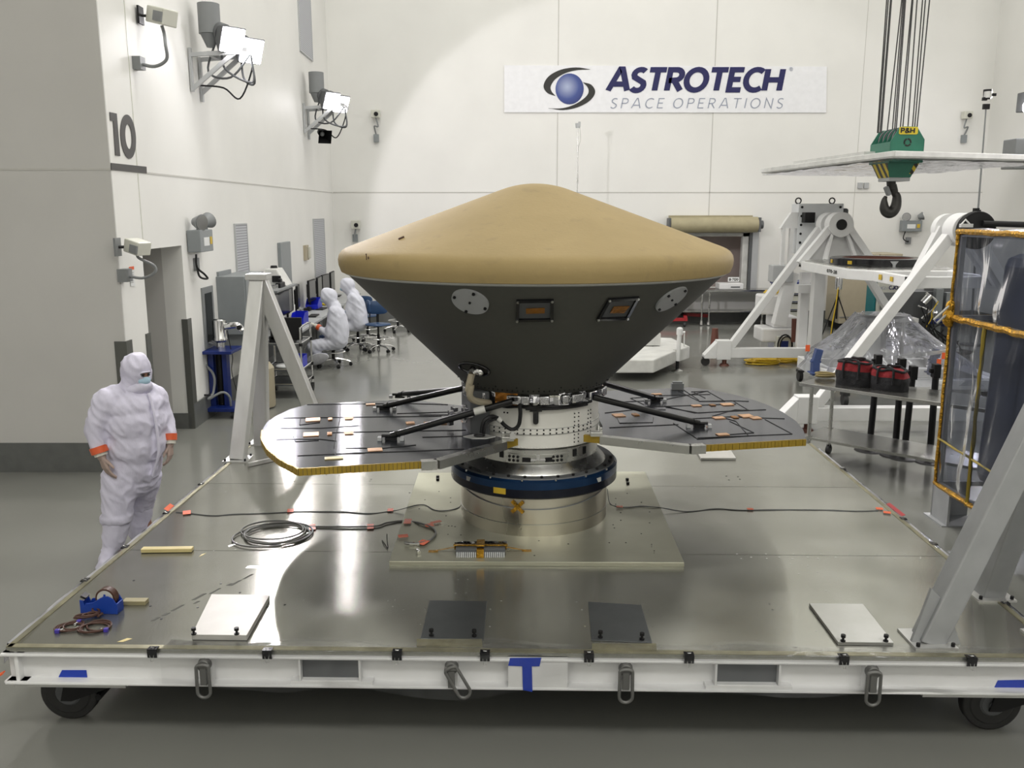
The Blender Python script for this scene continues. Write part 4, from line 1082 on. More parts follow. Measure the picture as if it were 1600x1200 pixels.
fr = part('frame', mb, 'white', plat, smooth=0, bevel=.004, label='white painted channel frame')
mb = MB(); plb(mb, (X0+.1, Y0+.08, ZB-.01), (X1-.1, Y1-.1, ZB+.005)); part('underside', mb, 'darkgrey', plat, smooth=0)
def fx(px, py=1045): return (PFM.inverted() @ pf(px, py)).x
def fz(px, py): return pf(px, py).z
# fork pockets
for (a, b) in ((470, 560), (1121, 1217)):
    x0, x1 = fx(a), fx(b); za, zb = .385, .505
    mb = MB()
    plb(mb, (x0-.055, Y0-.004, DK-.05), (x1+.07, Y0+.06, zb)); plb(mb, (x0-.055, Y0-.004, ZB+.005), (x1+.07, Y0+.06, za))
    plb(mb, (x0-.012, Y0-.004, za), (x0, Y0+.25, zb)); plb(mb, (x1, Y0-.004, za), (x1+.012, Y0+.25, zb))
    plb(mb, (x0, Y0, zb-.004), (x1, Y0+.25, zb+.004)); plb(mb, (x0, Y0, za-.004), (x1, Y0+.25, za+.004))
    p_ = part('fork_pocket', mb, 'white', plat, smooth=0, bevel=.003)
    mb = MB(); plb(mb, (x0+.002, Y0+.03, za+.004), (x1-.002, Y0+.036, zb-.004)); part('pocket_interior', mb, 'darkgrey', p_, smooth=0)
# central plate with a blue tape T
x0, x1 = fx(794), fx(887); mb = MB(); plb(mb, (x0, Y0-.008, .366), (x1, Y0+.0, .527)); cp_ = part('front_plate', mb, 'white', plat, smooth=0)
T_ = [(797, 1028), (846, 1027.5), (843, 1041), (831, 1041), (832, 1081), (817, 1078), (816, 1041), (794, 1040)]
part('tape_letter', MB().poly([pf(x, y, .012) for x, y in T_], PFN*.001), 'bluetape', cp_, smooth=0, label='blue tape letter T')
# stiffeners with tie-down rings
def ring(px, tilt):
    x = fx(px, 1055); mb = MB()
    plb(mb, (x-.030, Y0-.004, ZB+.005), (x+.030, Y0+.05, DK-.045)); part('stiffener', mb, 'white', plat, smooth=0)
    c = pl(x, Y0-.02, .475); rx = (PFM.to_3x3() @ Vector((1, 0, 0)))
    mb = MB()
    mb.cyl(c-PFN*.02, c+PFN*.015, .036, .030, 18); mb.box(c+PFN*.01-Vector((0, 0, .05)), (.034, .02, .10), rot=PFM.to_3x3())
    mb.cyl(c-rx*.034+PFN*.012, c+rx*.034+PFN*.012, .012, .012, 12)
    h = part('swivel_body', mb, 'hookgrey', plat, bevel=.003)
    pts = []
    w_, t_ = .031, .155
    for a in range(0, 181, 20): pts.append((w_*math.cos(R(a)), .012*math.sin(R(a))))
    for a in range(180, 361, 20): pts.append((w_*1.05*math.cos(R(a)), -t_+.022+w_*math.sin(R(a))))
    ca_, sa_ = math.cos(R(tilt)), math.sin(R(tilt))
    P_ = [c+PFN*.022+rx*(u*ca_-v*sa_)+Vector((0, 0, u*sa_+v*ca_)) for u, v in pts]
    part('tie_down_ring', MB().tube(P_, .0085, 8, closed=True), 'hookgrey', h)
ring(322, 0); ring(706, 28); ring(977, 0); ring(1361, 0)
# blue tape tabs and lower angle
for a in ([(97, 1047), (135, 1047), (137, 1061.5), (90, 1061)], [(1559, 1063), (1606, 1062), (1606, 1076), (1552, 1077)]):
    part('blue_tape', MB().poly([pf(x, y, -.040) if False else pf(x, y, -.044) for x, y in a], PFN*.002), 'bluetape', fr, smooth=0)
for xa_, xb_ in ((X0+.01, X0+.58), (1.95, X1)):
    mb = MB(); plb(mb, (xa_, Y0+.02, ZB-.03), (xb_, Y0+.10, ZB-.002)); part('caster_rail', mb, 'alum', plat, smooth=0)
# casters
def caster(x, y, r=.155):
    c = pl(x, y, r); ax = PFN
    w = part('caster_wheel', MB().cyl(c-ax*.03, c+ax*.03, r, r, 40).cyl(c-ax*.035, c+ax*.035, r*.78, r*.78, 32), 'rubber', plat, bevel=.008)
    part('hub', MB().cyl(c-ax*.05, c+ax*.055, .028, .026, 14).cyl(c+ax*.03, c+ax*.045, .075, .06, 20), 'darkgrey', w)
    rx = PFM.to_3x3() @ Vector((1, 0, 0))
    mb = MB()
    for s_ in (-1, 1):
        q = c+ax*.052*s_
        mb.poly([q-rx*.03-Vector((0, 0, .03)), q+rx*.03-Vector((0, 0, .03)), q+rx*.24+Vector((0, 0, .05)), q+rx*.26+Vector((0, 0, .16)), q+rx*.02+Vector((0, 0, .16))], ax*.010)
    mb.box(c+rx*.16+Vector((0, 0, .165)), (.26, .16, .02), rot=PFM.to_3x3())
    mb.cyl(c+rx*.18-ax*.07, c+rx*.18+ax*.07, .018, .018, 10)
    part('caster_fork', mb, 'black', w, smooth=0)
caster(-2.49, Y0+.28); caster(2.43, Y0+.28); caster(-2.49, Y1-.3); caster(2.43, Y1-.3)
mb = MB(); plb(mb, (2.2, Y0+.35, .22), (2.3, Y0+.9, ZB)); part('caster_mount', mb, 'bluepaint', plat, smooth=0)
# hatch covers with black knobs
def hatch(corners, knobs, lab, group, thick=.018, m_='hatch'):
    """corners on deck level: front-left, front-right, back-right, back-left"""
    P = [gz(x, y, DK+.002) for x, y in corners]
    t = thing('hatch_cover', lab, 'hatch', sum(P, Vector())/4, PFA, group)
    part('cover', MB().poly(P, (0, 0, thick)), m_, t, smooth=0, bevel=.002)
    for x, y in knobs:
        p = gz(x, y, DK+.002+thick)
        mb = MB().cyl(p, p+Vector((0, 0, .006)), .013, .013, 12).cyl(p, p+Vector((0, 0, .028)), .006, .006, 10).cyl(p+Vector((0, 0, .022)), p+Vector((0, 0, .036)), .012, .012, 12)
        part('knob', mb, 'black', t)
    return t
g_ = 'hatch covers along the front of the deck'
mat('hatchshaded', (.17, .18, .19), .36, metal=.8, noise_amt=.06)  # hatch metal darkened for the shade over the two middle covers
mat('hatchpale', (.52, .51, .48), .5, metal=.3, noise_amt=.05)
hatch([(300, 1000), (386, 1001), (422, 937), (331, 936)], [(303, 991), (370, 991)], 'bright metal hatch cover at the front left of the deck with two black knobs', g_, .03, 'hatchpale')
hatch([(657, 999), (756, 1000), (761, 940), (671, 939)], [(674, 993), (741, 994)], 'shade-darkened metal hatch cover left of the blue T, below the deck pad', g_, .004, 'hatchshaded')
hatch([(924, 1001), (1019, 1005), (1002, 946), (919, 941)], [(938, 996), (1003, 999)], 'shade-darkened metal hatch cover right of the blue T, below the deck pad', g_, .004, 'hatchshaded')
hatch([(1309, 1008), (1396, 1009), (1348, 948), (1264, 947)], [(1317, 1002), (1384, 1002)], 'metal hatch cover beside the foot of the big right brace', g_)
hatch([(1095, 719), (1150, 719), (1141, 705), (1086, 704)], [], 'pale hatch cover at the back of the deck under the right solar wing', g_, .02, 'hatchpale')
mb = MB()
for (x0_, x1_, y_) in ((651, 753, 1003), (925, 1025, 1010)):
    mb.poly([gz(x0_, y_-3, DK+.001), gz(x1_, y_-3, DK+.001), gz(x1_+1, y_+8, DK+.001), gz(x0_, y_+8, DK+.001)], (0, 0, .006)); part('deck_doubler', mb, 'olivestrip', plat, smooth=0); mb = MB()
# pad under the stand
t = thing('base_plate', 'square pale metal base plate on the deck under the drum stand', 'base plate', (SX, 6.08, DK), PFA)
PD = [gz(608, 884, DK), gz(1069, 886, DK), gz(1008, 742, DK), gz(654, 744, DK)]
part('plate', MB().poly(PD, (0, 0, .03)), 'pad', t, smooth=0, bevel=.003)
mb = MB()
for (x, y) in ((684, 747), (684, 751), (980, 751), (981, 757)):
    p = gz(x, y, DK+.03); mb.cyl(p, p+Vector((0, 0, .02)), .013, .013, 8)
part('bolt', mb, 'black', t)
mb = MB()
for (x, y) in ((686, 768), (664, 781), (704, 785), (704, 778), (697, 806), (701, 822), (706, 822), (711, 823), (700, 835), (720, 836), (980, 771), (1002, 785), (962, 779), (962, 788), (970, 801), (970, 813), (1015, 800), (1015, 817), (958, 820), (1002, 834), (978, 848), (655, 795), (653, 820), (960, 825), (952, 848), (835, 868), (888, 850), (842, 845)):
    p = gz(x, y, DK+.03); mb.cyl(p, p+Vector((0, 0, .0012)), .006, .006, 8)
part('bolt_hole', mb, 'black', t)
mb = MB()
for (x, y) in ((1018, 855), (1022, 865)):
    p = gz(x, y, DK+.03); mb.cyl(p, p+Vector((0, 0, .02)), .005, .005, 8)
part('stud', mb, 'chrome', t)
# screws of the deck
mb = MB(); random.seed(11)
pts = [(462, 944), (475, 937), (606, 938), (617, 937), (614, 947), (664, 951), (657, 975), (669, 938), (712, 926), (728, 926), (716, 905), (731, 905), (783, 938), (766, 952), (765, 978),
       (945, 919), (961, 918), (901, 940), (909, 953), (914, 979), (1005, 942), (1013, 954), (1020, 980), (1060, 943), (1064, 951), (1235, 881), (1262, 884), (1277, 894), (1291, 923), (1248, 897), (1202, 944), (1207, 953),
       (1275, 986), (1243, 1011), (1470, 861), (1505, 918), (476, 1010), (503, 1008), (540, 1009), (566, 1008), (1140, 1009), (1178, 1016), (1147, 1021), (1115, 1023)]
pts += [(1150+ i*22+ random.random()*3, 866+ (i % 2)*5) for i in range(16)]+[(1085+i*20, 762-(i % 3)) for i in range(14)]+[(300+i*26, 769-(i % 2)*4) for i in range(6)]+[(232+i*34, 859+(i % 2)*2) for i in range(8)]
pts += [(1158+i*40, 873) for i in range(8)]+[(700-i*35, 952+i % 2*2) for i in range(3)]
for x, y in pts:
    p = gz(x, y, DK); mb.cyl(p, p+Vector((0, 0, .0018)), .0055, .0055, 8)
part('deck_screws', mb, 'chrome', plat)
mb = MB()
for x, y in [(209, 907), (309, 949), (321, 950), (235, 947), (252, 967), (391, 938), (345, 912), (375, 926), (445, 945), (418, 949), (640, 770), (460, 752), (578, 752), (580, 749), (1135, 744), (1153, 745), (1139, 750), (1156, 749), (510, 742), (530, 743), (412, 880), (436, 880)]:
    p = gz(x, y, DK); mb.cyl(p, p+Vector((0, 0, .0012)), .007, .007, 8)
part('deck_hole', mb, 'black', plat)
mb = MB()
for a in ([(183, 1003), (192, 1003), (207, 998), (199, 997)], [(311, 870), (318, 867), (322, 864), (315, 866)]):
    part('amber_tape', MB().poly([gz(x, y, DK+.0005) for x, y in a], (0, 0, .0008)), 'cream', plat, smooth=0)
mb = MB()
for a in ([(383, 888), (440, 888), (444, 884), (388, 884)], [(358, 855), (371, 850), (370, 847), (356, 853)]):
    part('clear_tape', MB().poly([gz(x, y, DK+.0005) for x, y in a], (0, 0, .0008)), 'alum', plat, smooth=0)

# ---- corner braces: three-legged square-tube stands ----
def brace(apex, feet, name, label, w=.118, gusset=None, cap=True, order=(0, 1, 2), m_='alum'):
    t = thing('corner_brace', label, 'support stand', (sum((Vector(f) for f in feet), Vector())/3))
    part('top_cap', MB().box(Vector(apex)+Vector((0, 0, .0)), (.19, .19, .055)), 'alum', t, smooth=0, bevel=.006)
    for i, f in enumerate(feet):
        f = Vector(f); d = (f-Vector(apex)); upv = Vector((0, 1, 0)) if abs(d.x) > abs(d.y) else Vector((1, 0, 0))
        l = part('leg', MB().beam(Vector(apex)-Vector((0, 0, .0)), f, w, w, upv), m_, t, smooth=0, bevel=.008)
        if gusset and gusset.get(i):
            part('gusset', MB().poly([Vector(p) for p in gusset[i][0]], gusset[i][1]), 'alumgrey', l, smooth=0)
    for f in feet: part('foot_plate', MB().box(Vector((f[0], f[1], DK+.006)), (w+.09, w+.09, .012)), 'alum', t, smooth=0)
    mb = MB()
    for f in feet:
        for s1_, s2_ in ((-1, -1), (1, 1), (1, -1)):
            p = Vector((f[0]+s1_*(w/2+.025), f[1]+s2_*(w/2+.025), DK+.012)); mb.cyl(p, p+Vector((0, 0, .018)), .010, .010, 6)
    part('anchor_bolt', mb, 'black', t)
    return t
apx = gy(404, 432, 7.98)
fa, fb = gz(372, 718, DK), gz(409, 692, DK)
fc = gz(507, 690, DK)
brace(apx, [fa, fb, fc], 'a', 'pale aluminium three-legged brace standing on the back left corner of deck', .125)
part('deck_bar', MB().beam(gz(388, 726, DK+.02), gz(455, 711, DK+.02), .03, .03), 'alum', bpy.data.objects['corner_brace'], smooth=0)
apR = Vector((2.74, 4.17, 2.22))
f1 = Vector((2.12, 4.17, DK)); f2 = Vector((2.72, 4.72, DK)); f3 = Vector((2.76, 4.17, DK))
t = brace(apR, [f1, f2, f3], 'b', 'grey aluminium three-legged brace at the front right corner of deck, cut by the frame', .125, m_='alumgrey')
# welded gusset plates at the feet
part('gusset', MB().poly([gp(1423, 1007, (2, 4.13, 0), (0, 1, 0)), gp(1503, 1012, (2, 4.13, 0), (0, 1, 0)), gp(1480, 944, (2, 4.13, 0), (0, 1, 0)), gp(1456, 920, (2, 4.13, 0), (0, 1, 0))], (0, .02, 0)), 'alumgrey', t, smooth=0)
part('gusset', MB().poly([gp(1543, 935, (2.5, 4.70, 0), (0, 1, 0)), gp(1568, 946, (2.5, 4.64, 0), (0, 1, 0)), gp(1558, 874, (2.5, 4.7, 0), (0, 1, 0))], (0.01, .02, 0)), 'alumgrey', t, smooth=0)

# ---- binder clips on the edges ----
def clip():
    t = thing('binder_clip', 'x', 'binder clip', (0, 0, 0))
    mb = MB().poly([(-.024, -.016, -.030), (.024, -.016, -.030), (.024, -.020, .010), (-.024, -.020, .010)], (0, .003, 0)).box((0, 0, .010), (.048, .040, .006))
    mb.poly([(-.024, .02, .011), (.024, .02, .011), (.024, -.018, .013), (-.024, -.018, .013)], (0, 0, .004))
    part('body', mb, 'blackgloss', t, smooth=0, local=True)
    mb = MB()
    mb.tube([(-.010, -.020, -.014), (-.006, -.024, -.045), (.006, -.024, -.045), (.010, -.020, -.014)], .0016, 5)
    mb.tube([(-.010, .012, .016), (-.007, -.010, .022), (.007, -.010, .022), (.010, .012, .016)], .0016, 5)
    part('wire_handle', mb, 'chrome', t, local=True)
    return t
c0 = clip(); first = True
G_ = 'binder clips holding the plastic film'
fc_ = [(240, 1017, 'binder clip on front beam nearest the left end of the platform'), (419, 1019, 'binder clip on front beam above the left dark fork pocket'), (621, 1021, 'binder clip on front beam left of the tilted tie-down ring'),
       (758, 1022, 'binder clip on front beam just left of the blue T'), (920, 1023, 'binder clip on front beam just right of the blue T'), (1076, 1025, 'binder clip on front beam left of the right fork pocket'),
       (1317, 1030, 'binder clip on front beam below the right hatch cover'), (1516, 1031, 'binder clip on front beam below the big right brace')]
for x, y, lab in fc_:
    X_ = fx(x, y); p = pl(X_, Y0-.004, DK-.008)
    if first: c0.location = p; c0.rotation_euler = (0, 0, PFA); c0['label'] = lab; c0['group'] = G_; first = False
    else: dup(c0, p, PFA, lab, G_)
for x, y, lab, side in [(302, 856, 'silver-handled binder clip on left deck edge beside the hooded person\'s shoe', -1), (255, 802, 'binder clip on left deck edge behind the hooded person\'s legs', -1), (136, 907, 'binder clip on left deck edge near the blue tape dispenser', -1), (306, 757, 'farthest binder clip on the left deck edge', -1),
                        (1320, 733, 'farthest binder clip on the right deck edge', 1), (1422, 811, 'binder clip on right deck edge beside the red tape strip', 1), (1462, 850, 'binder clip on right deck edge just left of big brace', 1), (1578, 942, 'binder clip on right deck edge by the rear foot of brace', 1)]:
    yy = (PFM.inverted() @ gz(x, y, DK)).y
    p = pl(X0-.006 if side < 0 else X1+.006, yy, DK-.008)
    dup(c0, p, PFA+(-PI/2 if side < 0 else PI/2), lab, G_)
# ---- clear plastic film clipped along the edges ----
def film_strip(name, a0, a1, horiz, lab, n=90, up_w=.10, down=.20, seed=0, side=0):
    mb = MB()
    def f(u, v):
        x = a0+(a1-a0)*u; w = noise.noise(Vector((x*2.3+seed, v*1.5, 0))); w2 = noise.noise(Vector((x*3+seed, v*2, 4)))
        if v < .4:
            k = (.4-v)/.4; dist = up_w*k*(1+.6*w); z = DK+.006+.012*abs(w)*min(1, k*2); off = -dist
        else:
            k = (v-.4)/.6; off = .016+.02*k*(1+w)+.012*abs(w2); z = DK+.004-down*k*(1+.30*w)
        if horiz: return pl(x, Y0-off, z)
        return pl((X0-off) if side < 0 else (X1+off), x, z)
    mb.grid(f, n, 10)
    return one(name, mb, 'clearfilm', lab, 'plastic film', smooth=60)
film_strip('plastic_film', -1.85, 2.62, True, 'clear plastic film clipped over the front beam of the platform', seed=1)
film_strip('plastic_film', -2.0, 2.0, False, 'clear plastic film along the left edge of the deck', seed=5, side=-1, down=.10, up_w=.03)
film_strip('plastic_film', -1.9, 1.9, False, 'clear plastic film along the right edge of the deck', seed=9, side=1, down=.07, up_w=.02)

# ---- things lying on the deck ----
def onz(x, y, z=DK): return gz(x, y, z)
# cable coil and its run to the pad
cc = onz(429, 836); mb = MB(); random.seed(5)
def coil(mb, c, rx, ry, turns, r, jit=.02, seed=0, rz=0, h=.004):
    pts = []; n = 40
    for i in range(int(turns*n)+1):
        a = 2*PI*i/n; k = i/n
        e = 1+jit*noise.noise(Vector((k*1.3+seed, 0, 0)))*4; 
        x = rx*e*math.cos(a)+jit*2*noise.noise(Vector((k, 3, seed))); y = ry*e*math.sin(a)+jit*2*noise.noise(Vector((k, 7, seed)))
        pts.append(c+Vector((x*math.cos(rz)-y*math.sin(rz), x*math.sin(rz)+y*math.cos(rz), r+h*(k % 3)+.0)))
    return mb.tube(pts, r, 8)
t = thing('cable', 'thick grey coiled cable lying on the left part of the deck', 'cable', cc)
part('coil', coil(coil(MB(), cc, .235, .20, 3.1, .0062, .05, 1), cc+Vector((-.01, .03, .004)), .20, .17, 2.2, .0055, .06, 4), 'cablegrey', t)
p1, p2 = onz(487, 825), onz(580, 825)
run = [p1, p2, onz(605, 819), onz(632, 816), onz(654, 819, DK+.03), onz(674, 826, DK+.03), onz(681, 835, DK+.03), onz(672, 846, DK+.03), onz(655, 851, DK+.03)]
part('run', MB().tube([p+Vector((0, 0, .010)) for p in spline([onz(470, 823)]+run, 5)], .0065, 8).tube([p+Vector((0, .012, .008)) for p in spline([onz(470, 823)]+run, 5)], .004, 8), 'cablegrey', t)
mb = MB()
for x, y, a in ((640, 850, 0), (652, 858, 1.3), (632, 848, .3)):
    p = onz(x, y, DK+.045); d = Vector((math.cos(a), -math.sin(a), 0)); mb.cyl(p, p+d*.05, .009, .009, 10).cyl(p+d*.05, p+d*.065, .013, .013, 10)
part('connector', mb, 'steel', t)
# thin wires taped across the deck
def wire_thing(name, lab, pts, r, m_='darkgrey', cat='wire', twin=.008):
    mb = MB(); P_ = spline(pts, 5)
    mb.tube([p+Vector((0, 0, r)) for p in P_], r, 6)
    mb.tube([p+Vector((0, twin*math.sin(i*.9), r*1.6)) for i, p in enumerate(P_)], r*.7, 6)
    return one(name, mb, m_, lab, cat)
wire_thing('sensor_cable', 'thin grey wires running from left deck edge to the drum stand',
           [onz(275, 801), onz(330, 806), onz(375, 804), onz(455, 801), onz(520, 800), onz(570, 803), onz(610, 800), onz(636, 794, DK+.031), onz(662, 789, DK+.031), onz(680, 798, DK+.031), onz(712, 796, DK+.031), onz(722, 786, DK+.031), onz(721, 770, DK+.10)], .003)
wire_thing('sensor_cable', 'thin grey wires running from the drum stand to right deck edge',
           [onz(949, 765, DK+.10), onz(953, 787, DK+.031), onz(970, 793, DK+.031), onz(1000, 792, DK+.031), onz(1026, 793, DK+.031), onz(1070, 800), onz(1120, 796), onz(1172, 798), onz(1260, 797), onz(1320, 799), onz(1372, 799)], .003)
# orange tape flags
def flag(x, y, w, d, rot, lab, z=DK, zz=.012):
    p = onz(x, y, z); mb = MB().box(p+Vector((0, 0, zz)), (w, d, .0015), rot=Matrix.Rotation(R(rot), 3, 'Z') @ Matrix.Rotation(R(4), 3, 'X'))
    one('tape_flag', mb, 'orangetape', lab, 'tape', group='orange tape flags on the deck', smooth=0)
for a in [(292, 803, .055, .07, 20, 'orange tape flag on deck nearest the left edge wires'), (454, 800, .045, .06, 10, 'orange tape flag on the thin wires behind the cable coil'), (610, 799, .042, .05, 5, 'orange tape flag on the thin wires at the left edge of the base plate'),
          (488, 826, .045, .09, 15, 'orange tape flag where the cable leaves the coil'), (579, 825, .045, .08, 8, 'orange tape flag on the cable midway between coil and base plate')]:
    flag(*a)
for a in [(637, 817, .05, .08, 0, 'orange tape flag where the cable crosses onto the base plate'), (681, 818, .08, .03, 35, 'slanted orange tape strip at the top of the cable bend on base plate'), (671, 823, .06, .05, 20, 'orange tape flag on the cable bend of base plate'),
          (630, 840, .065, .045, 15, 'crumpled orange tape flag left of the silver connectors'), (661, 850, .06, .07, -30, 'orange tape flag right of the silver connectors'), (968, 794, .045, .03, 0, 'orange tape flag at the right foot of the drum stand')]:
    flag(*a, z=DK+.031)
for a in [(1172, 797.5, .045, .03, 0, 'orange tape flag on the wires across the right deck'), (1374, 797, .05, .04, -10, 'left of two orange tape flags at the right deck edge'), (1386, 803, .05, .04, -20, 'right of two orange tape flags at the right deck edge')]:
    flag(*a)
p = pl(X1+.01, (PFM.inverted() @ gz(1405, 797, DK)).y, DK+.0)
one('tape_flag', MB().poly([p+Vector((0, -.14, 0)), p+Vector((.03, -.14, .01)), p+Vector((.03, .13, .01)), p+Vector((0, .13, 0))], (0, 0, .002)), 'red', 'long red tape strip on the right deck edge', 'tape', smooth=0)
p = pl(X0-.01, (PFM.inverted() @ gz(268, 795, DK)).y, DK+.0)
one('tape_flag', MB().poly([p+Vector((0, -.06, 0)), p+Vector((-.03, -.06, .02)), p+Vector((-.03, .06, .02)), p+Vector((0, .06, 0))], (0, 0, .002)), 'orangetape', 'orange tape hanging off the left deck edge behind the hooded person', 'tape', smooth=0)
# foil-wrapped comb box with amber tape
c = onz(751, 866, DK+.031)
t = thing('foil_package', 'small foil-wrapped comb-edged box strapped with amber tape, in front of drum', 'package', c)
part('foil_wrap', MB().grid(lambda u, v: c+Vector(((u-.5)*.33, .05-.10*abs(v-.5)*1.2+(.0), .035+.03*math.sin(v*PI)+.008*noise.noise(Vector((u*9, v*7, 1))))), 24, 8), 'foil', t, smooth=12)
part('box', MB().box(c+Vector((0, .02, .028)), (.31, .12, .05)), 'darkgrey', t, smooth=0, bevel=.004)
mb = MB()
for k in range(24): mb.box(c+Vector((-.145+k*.0127, -.045, .015)), (.007, .02, .03))
part('comb_fingers', mb, 'paper', t, smooth=0)
mb = MB().box(c+Vector((0, -.048, .028)), (.045, .03, .055)).box(c+Vector((0, .01, .072)), (.05, .10, .008)); mb.box(c+Vector((0, .0, .062)), (.34, .02, .006))
part('amber_tape', mb, 'kapton', t, smooth=0)
for s_, e in ((-1, onz(677, 861, DK+.033)), (1, onz(823, 860, DK+.033))):
    part('amber_strap', MB().beam(c+Vector((s_*.16, .01, .045)), e, .018, .002).box(e, (.06, .03, .003)), 'kapton', t, smooth=0)
# tie-down bar, tape dispenser, wood block, small cables
mb = MB().beam(onz(222, 859, DK+.016), onz(301, 858, DK+.016), .05, .025)
one('yellow_bar', mb, 'cream', 'pale yellow flat bar lying on the deck left of the cable coil', 'bar', smooth=0, bevel=.003)
t = thing('wire_stand', 'tiny bent wire clip standing on deck beside the base plate corner', 'wire', onz(604, 855))
part('wire', MB().tube(spline([onz(597, 845)+Vector((0, 0, .004)), onz(601, 852)+Vector((0, 0, .01)), onz(606, 858)+Vector((0, 0, .004)), onz(605, 850)+Vector((0, 0, .03)), onz(605, 846)+Vector((0, 0, .05))]), .003, 6), 'black', t)
c = onz(160, 955); t = thing('tape_dispenser', 'blue desktop tape dispenser with a white-cored roll, front left of deck', 'tape dispenser', c)
rz_ = R(-4); rt = Matrix.Rotation(rz_, 3, 'Z')
prof2 = [(-.105, 0), (.105, 0), (.105, .055), (.085, .09), (.055, .105), (.02, .095), (-.03, .065), (-.07, .06), (-.078, .045), (-.088, .075), (-.105, .078)]
mb = MB()
for y_, th in ((-.035, .006), (.029, .006)): mb.poly([c+rt @ Vector((x, y_, z)) for x, z in prof2], rt @ Vector((0, th, 0)))
mb.box(c+rt @ Vector((0, 0, .012)), (.21, .066, .024), rot=rt); mb.box(c+rt @ Vector((.10, 0, .03)), (.01, .066, .06), rot=rt); mb.box(c+rt @ Vector((-.098, 0, .035)), (.012, .066, .06), rot=rt)
part('body', mb, 'bluepaint2', t, smooth=0, bevel=.004)
rc = c+rt @ Vector((.035, 0, .085)); ay = rt @ Vector((0, 1, 0))
r_ = part('tape_roll', MB().cyl(rc-ay*.022, rc+ay*.022, .055, .055, 32), 'brown', t)
part('roll_core', MB().cyl(rc-ay*.024, rc-ay*.02, .045, .045, 28).cyl(rc+ay*.0215, rc+ay*.024, .054, .054, 28), 'wirewhite', r_)
part('roll_hub', MB().cyl(rc-ay*.028, rc-ay*.024, .016, .016, 12).box(rc-ay*.026, (.05, .004, .01)).box(rc-ay*.026, (.01, .004, .05)), 'bluepaint2', r_)
part('cutter', MB().box(c+rt @ Vector((-.09, 0, .088)), (.03, .05, .012), rot=Matrix.Rotation(R(25), 3, 'Y')), 'black', t, smooth=0)
one('wood_block', MB().box(onz(212, 943)+Vector((0, 0, .012)), (.13, .05, .024)), 'olivewood', 'small pale block behind the blue tape dispenser', 'block', smooth=0, bevel=.002)
def small_coil(x, y, rx, ry, lab, turns=4, plugs=()):
    c = onz(x, y); t = thing('cable', lab, 'cable', c, group='small brown cable coils')
    part('coil', coil(MB(), c, rx, ry, turns, .0045, .03, x, h=.003), 'brown', t)
    for (qx, qy) in plugs:
        q = onz(qx, qy)+Vector((0, 0, .01)); part('plug', MB().box(q, (.022, .022, .02)), 'purple', t, smooth=0, bevel=.003)
        part('pin', MB().cyl(q, q+(c-q).normalized()*.035+Vector((0, 0, .004)), .006, .006, 8), 'chrome', t)
small_coil(111, 981, .058, .050, 'small brown cable coil with two purple plugs, nearest the left corner', plugs=[(90, 989), (124, 974)])
small_coil(150, 982, .070, .062, 'larger brown cable coil right of the two-plug coil', plugs=[(166, 987)])
c = onz(143, 966); t = thing('cable', 'bunched small brown cable under the tape dispenser', 'cable', c, group='small brown cable coils')
part('coil', coil(MB(), c+Vector((0, 0, .01)), .036, .020, 6, .005, .05, 9, h=.006), 'brown', t)

# scuffs on the deck and the strap at the left end
random.seed(21)
for i in range(9):
    k = i/8; x, y = 392-150*k+random.random()*14, 893+68*k+random.random()*6; l = 6+random.random()*12
    p, q_ = gz(x, y, DK+.0004), gz(x-l, y+l*.55, DK+.0004); e = Vector((.006+.006*random.random(), .002, 0))
    part('scuff_mark', MB().poly([p-e, p+e, q_+e, q_-e], (0, 0, .0006)), 'scuff', plat, smooth=0)
a_, b_ = pl(X0-.04, Y0+.02, .40), pl(X0-.30, Y0-.02, .27)
one('ratchet_strap', MB().beam(a_, b_, .035, .006), 'orange', 'orange strap end reaching out of frame at the left end of the front beam', 'strap', smooth=0)
# =====================  PEOPLE  =====================
def blob(name, mb, m, parent, voxel=.012, sm=6, wr=0.0, wf=9.0, seed=0, stretch=(1, 1, .5), label=None, deci=None):
    """fuse overlapping limbs into one continuous skin"""
    me = bpy.data.meshes.new('tmp'); bmesh.ops.recalc_face_normals(mb.bm, faces=mb.bm.faces); mb.bm.to_mesh(me); mb.bm.free()
    o = bpy.data.objects.new('tmp', me); COL.objects.link(o)
    r = o.modifiers.new('r', 'REMESH'); r.mode = 'VOXEL'; r.voxel_size = voxel; r.adaptivity = 0
    s = o.modifiers.new('s', 'SMOOTH'); s.factor = .5; s.iterations = sm
    if deci: d = o.modifiers.new('d', 'DECIMATE'); d.ratio = deci
    dg = bpy.context.evaluated_depsgraph_get(); dg.update()
    ev = bpy.data.meshes.new_from_object(o.evaluated_get(dg))
    bpy.data.objects.remove(o); bpy.data.meshes.remove(me)
    bm = bmesh.new(); bm.from_mesh(ev); bpy.data.meshes.remove(ev)
    if wr:
        bm.normal_update()
        mv = []
        for v in bm.verts:
            p = v.co; q = Vector(((p.x+p.z*.5)*wf*stretch[0], (p.y-p.z*.35)*wf*stretch[1], p.z*wf*stretch[2]))
            w = 1-abs(noise.noise(q+Vector((seed, 0, 0))+Vector((p.z*3, 0, p.x*3))))*5
            w2 = noise.noise(q*2.3+Vector((0, seed, 3)))
            mv.append(v.co+v.normal*(wr*(max(w, -.6)*1.0+w2*.8)))
        for v, c in zip(bm.verts, mv): v.co = c
    return part(name, bm, m, parent, smooth=180, label=label)
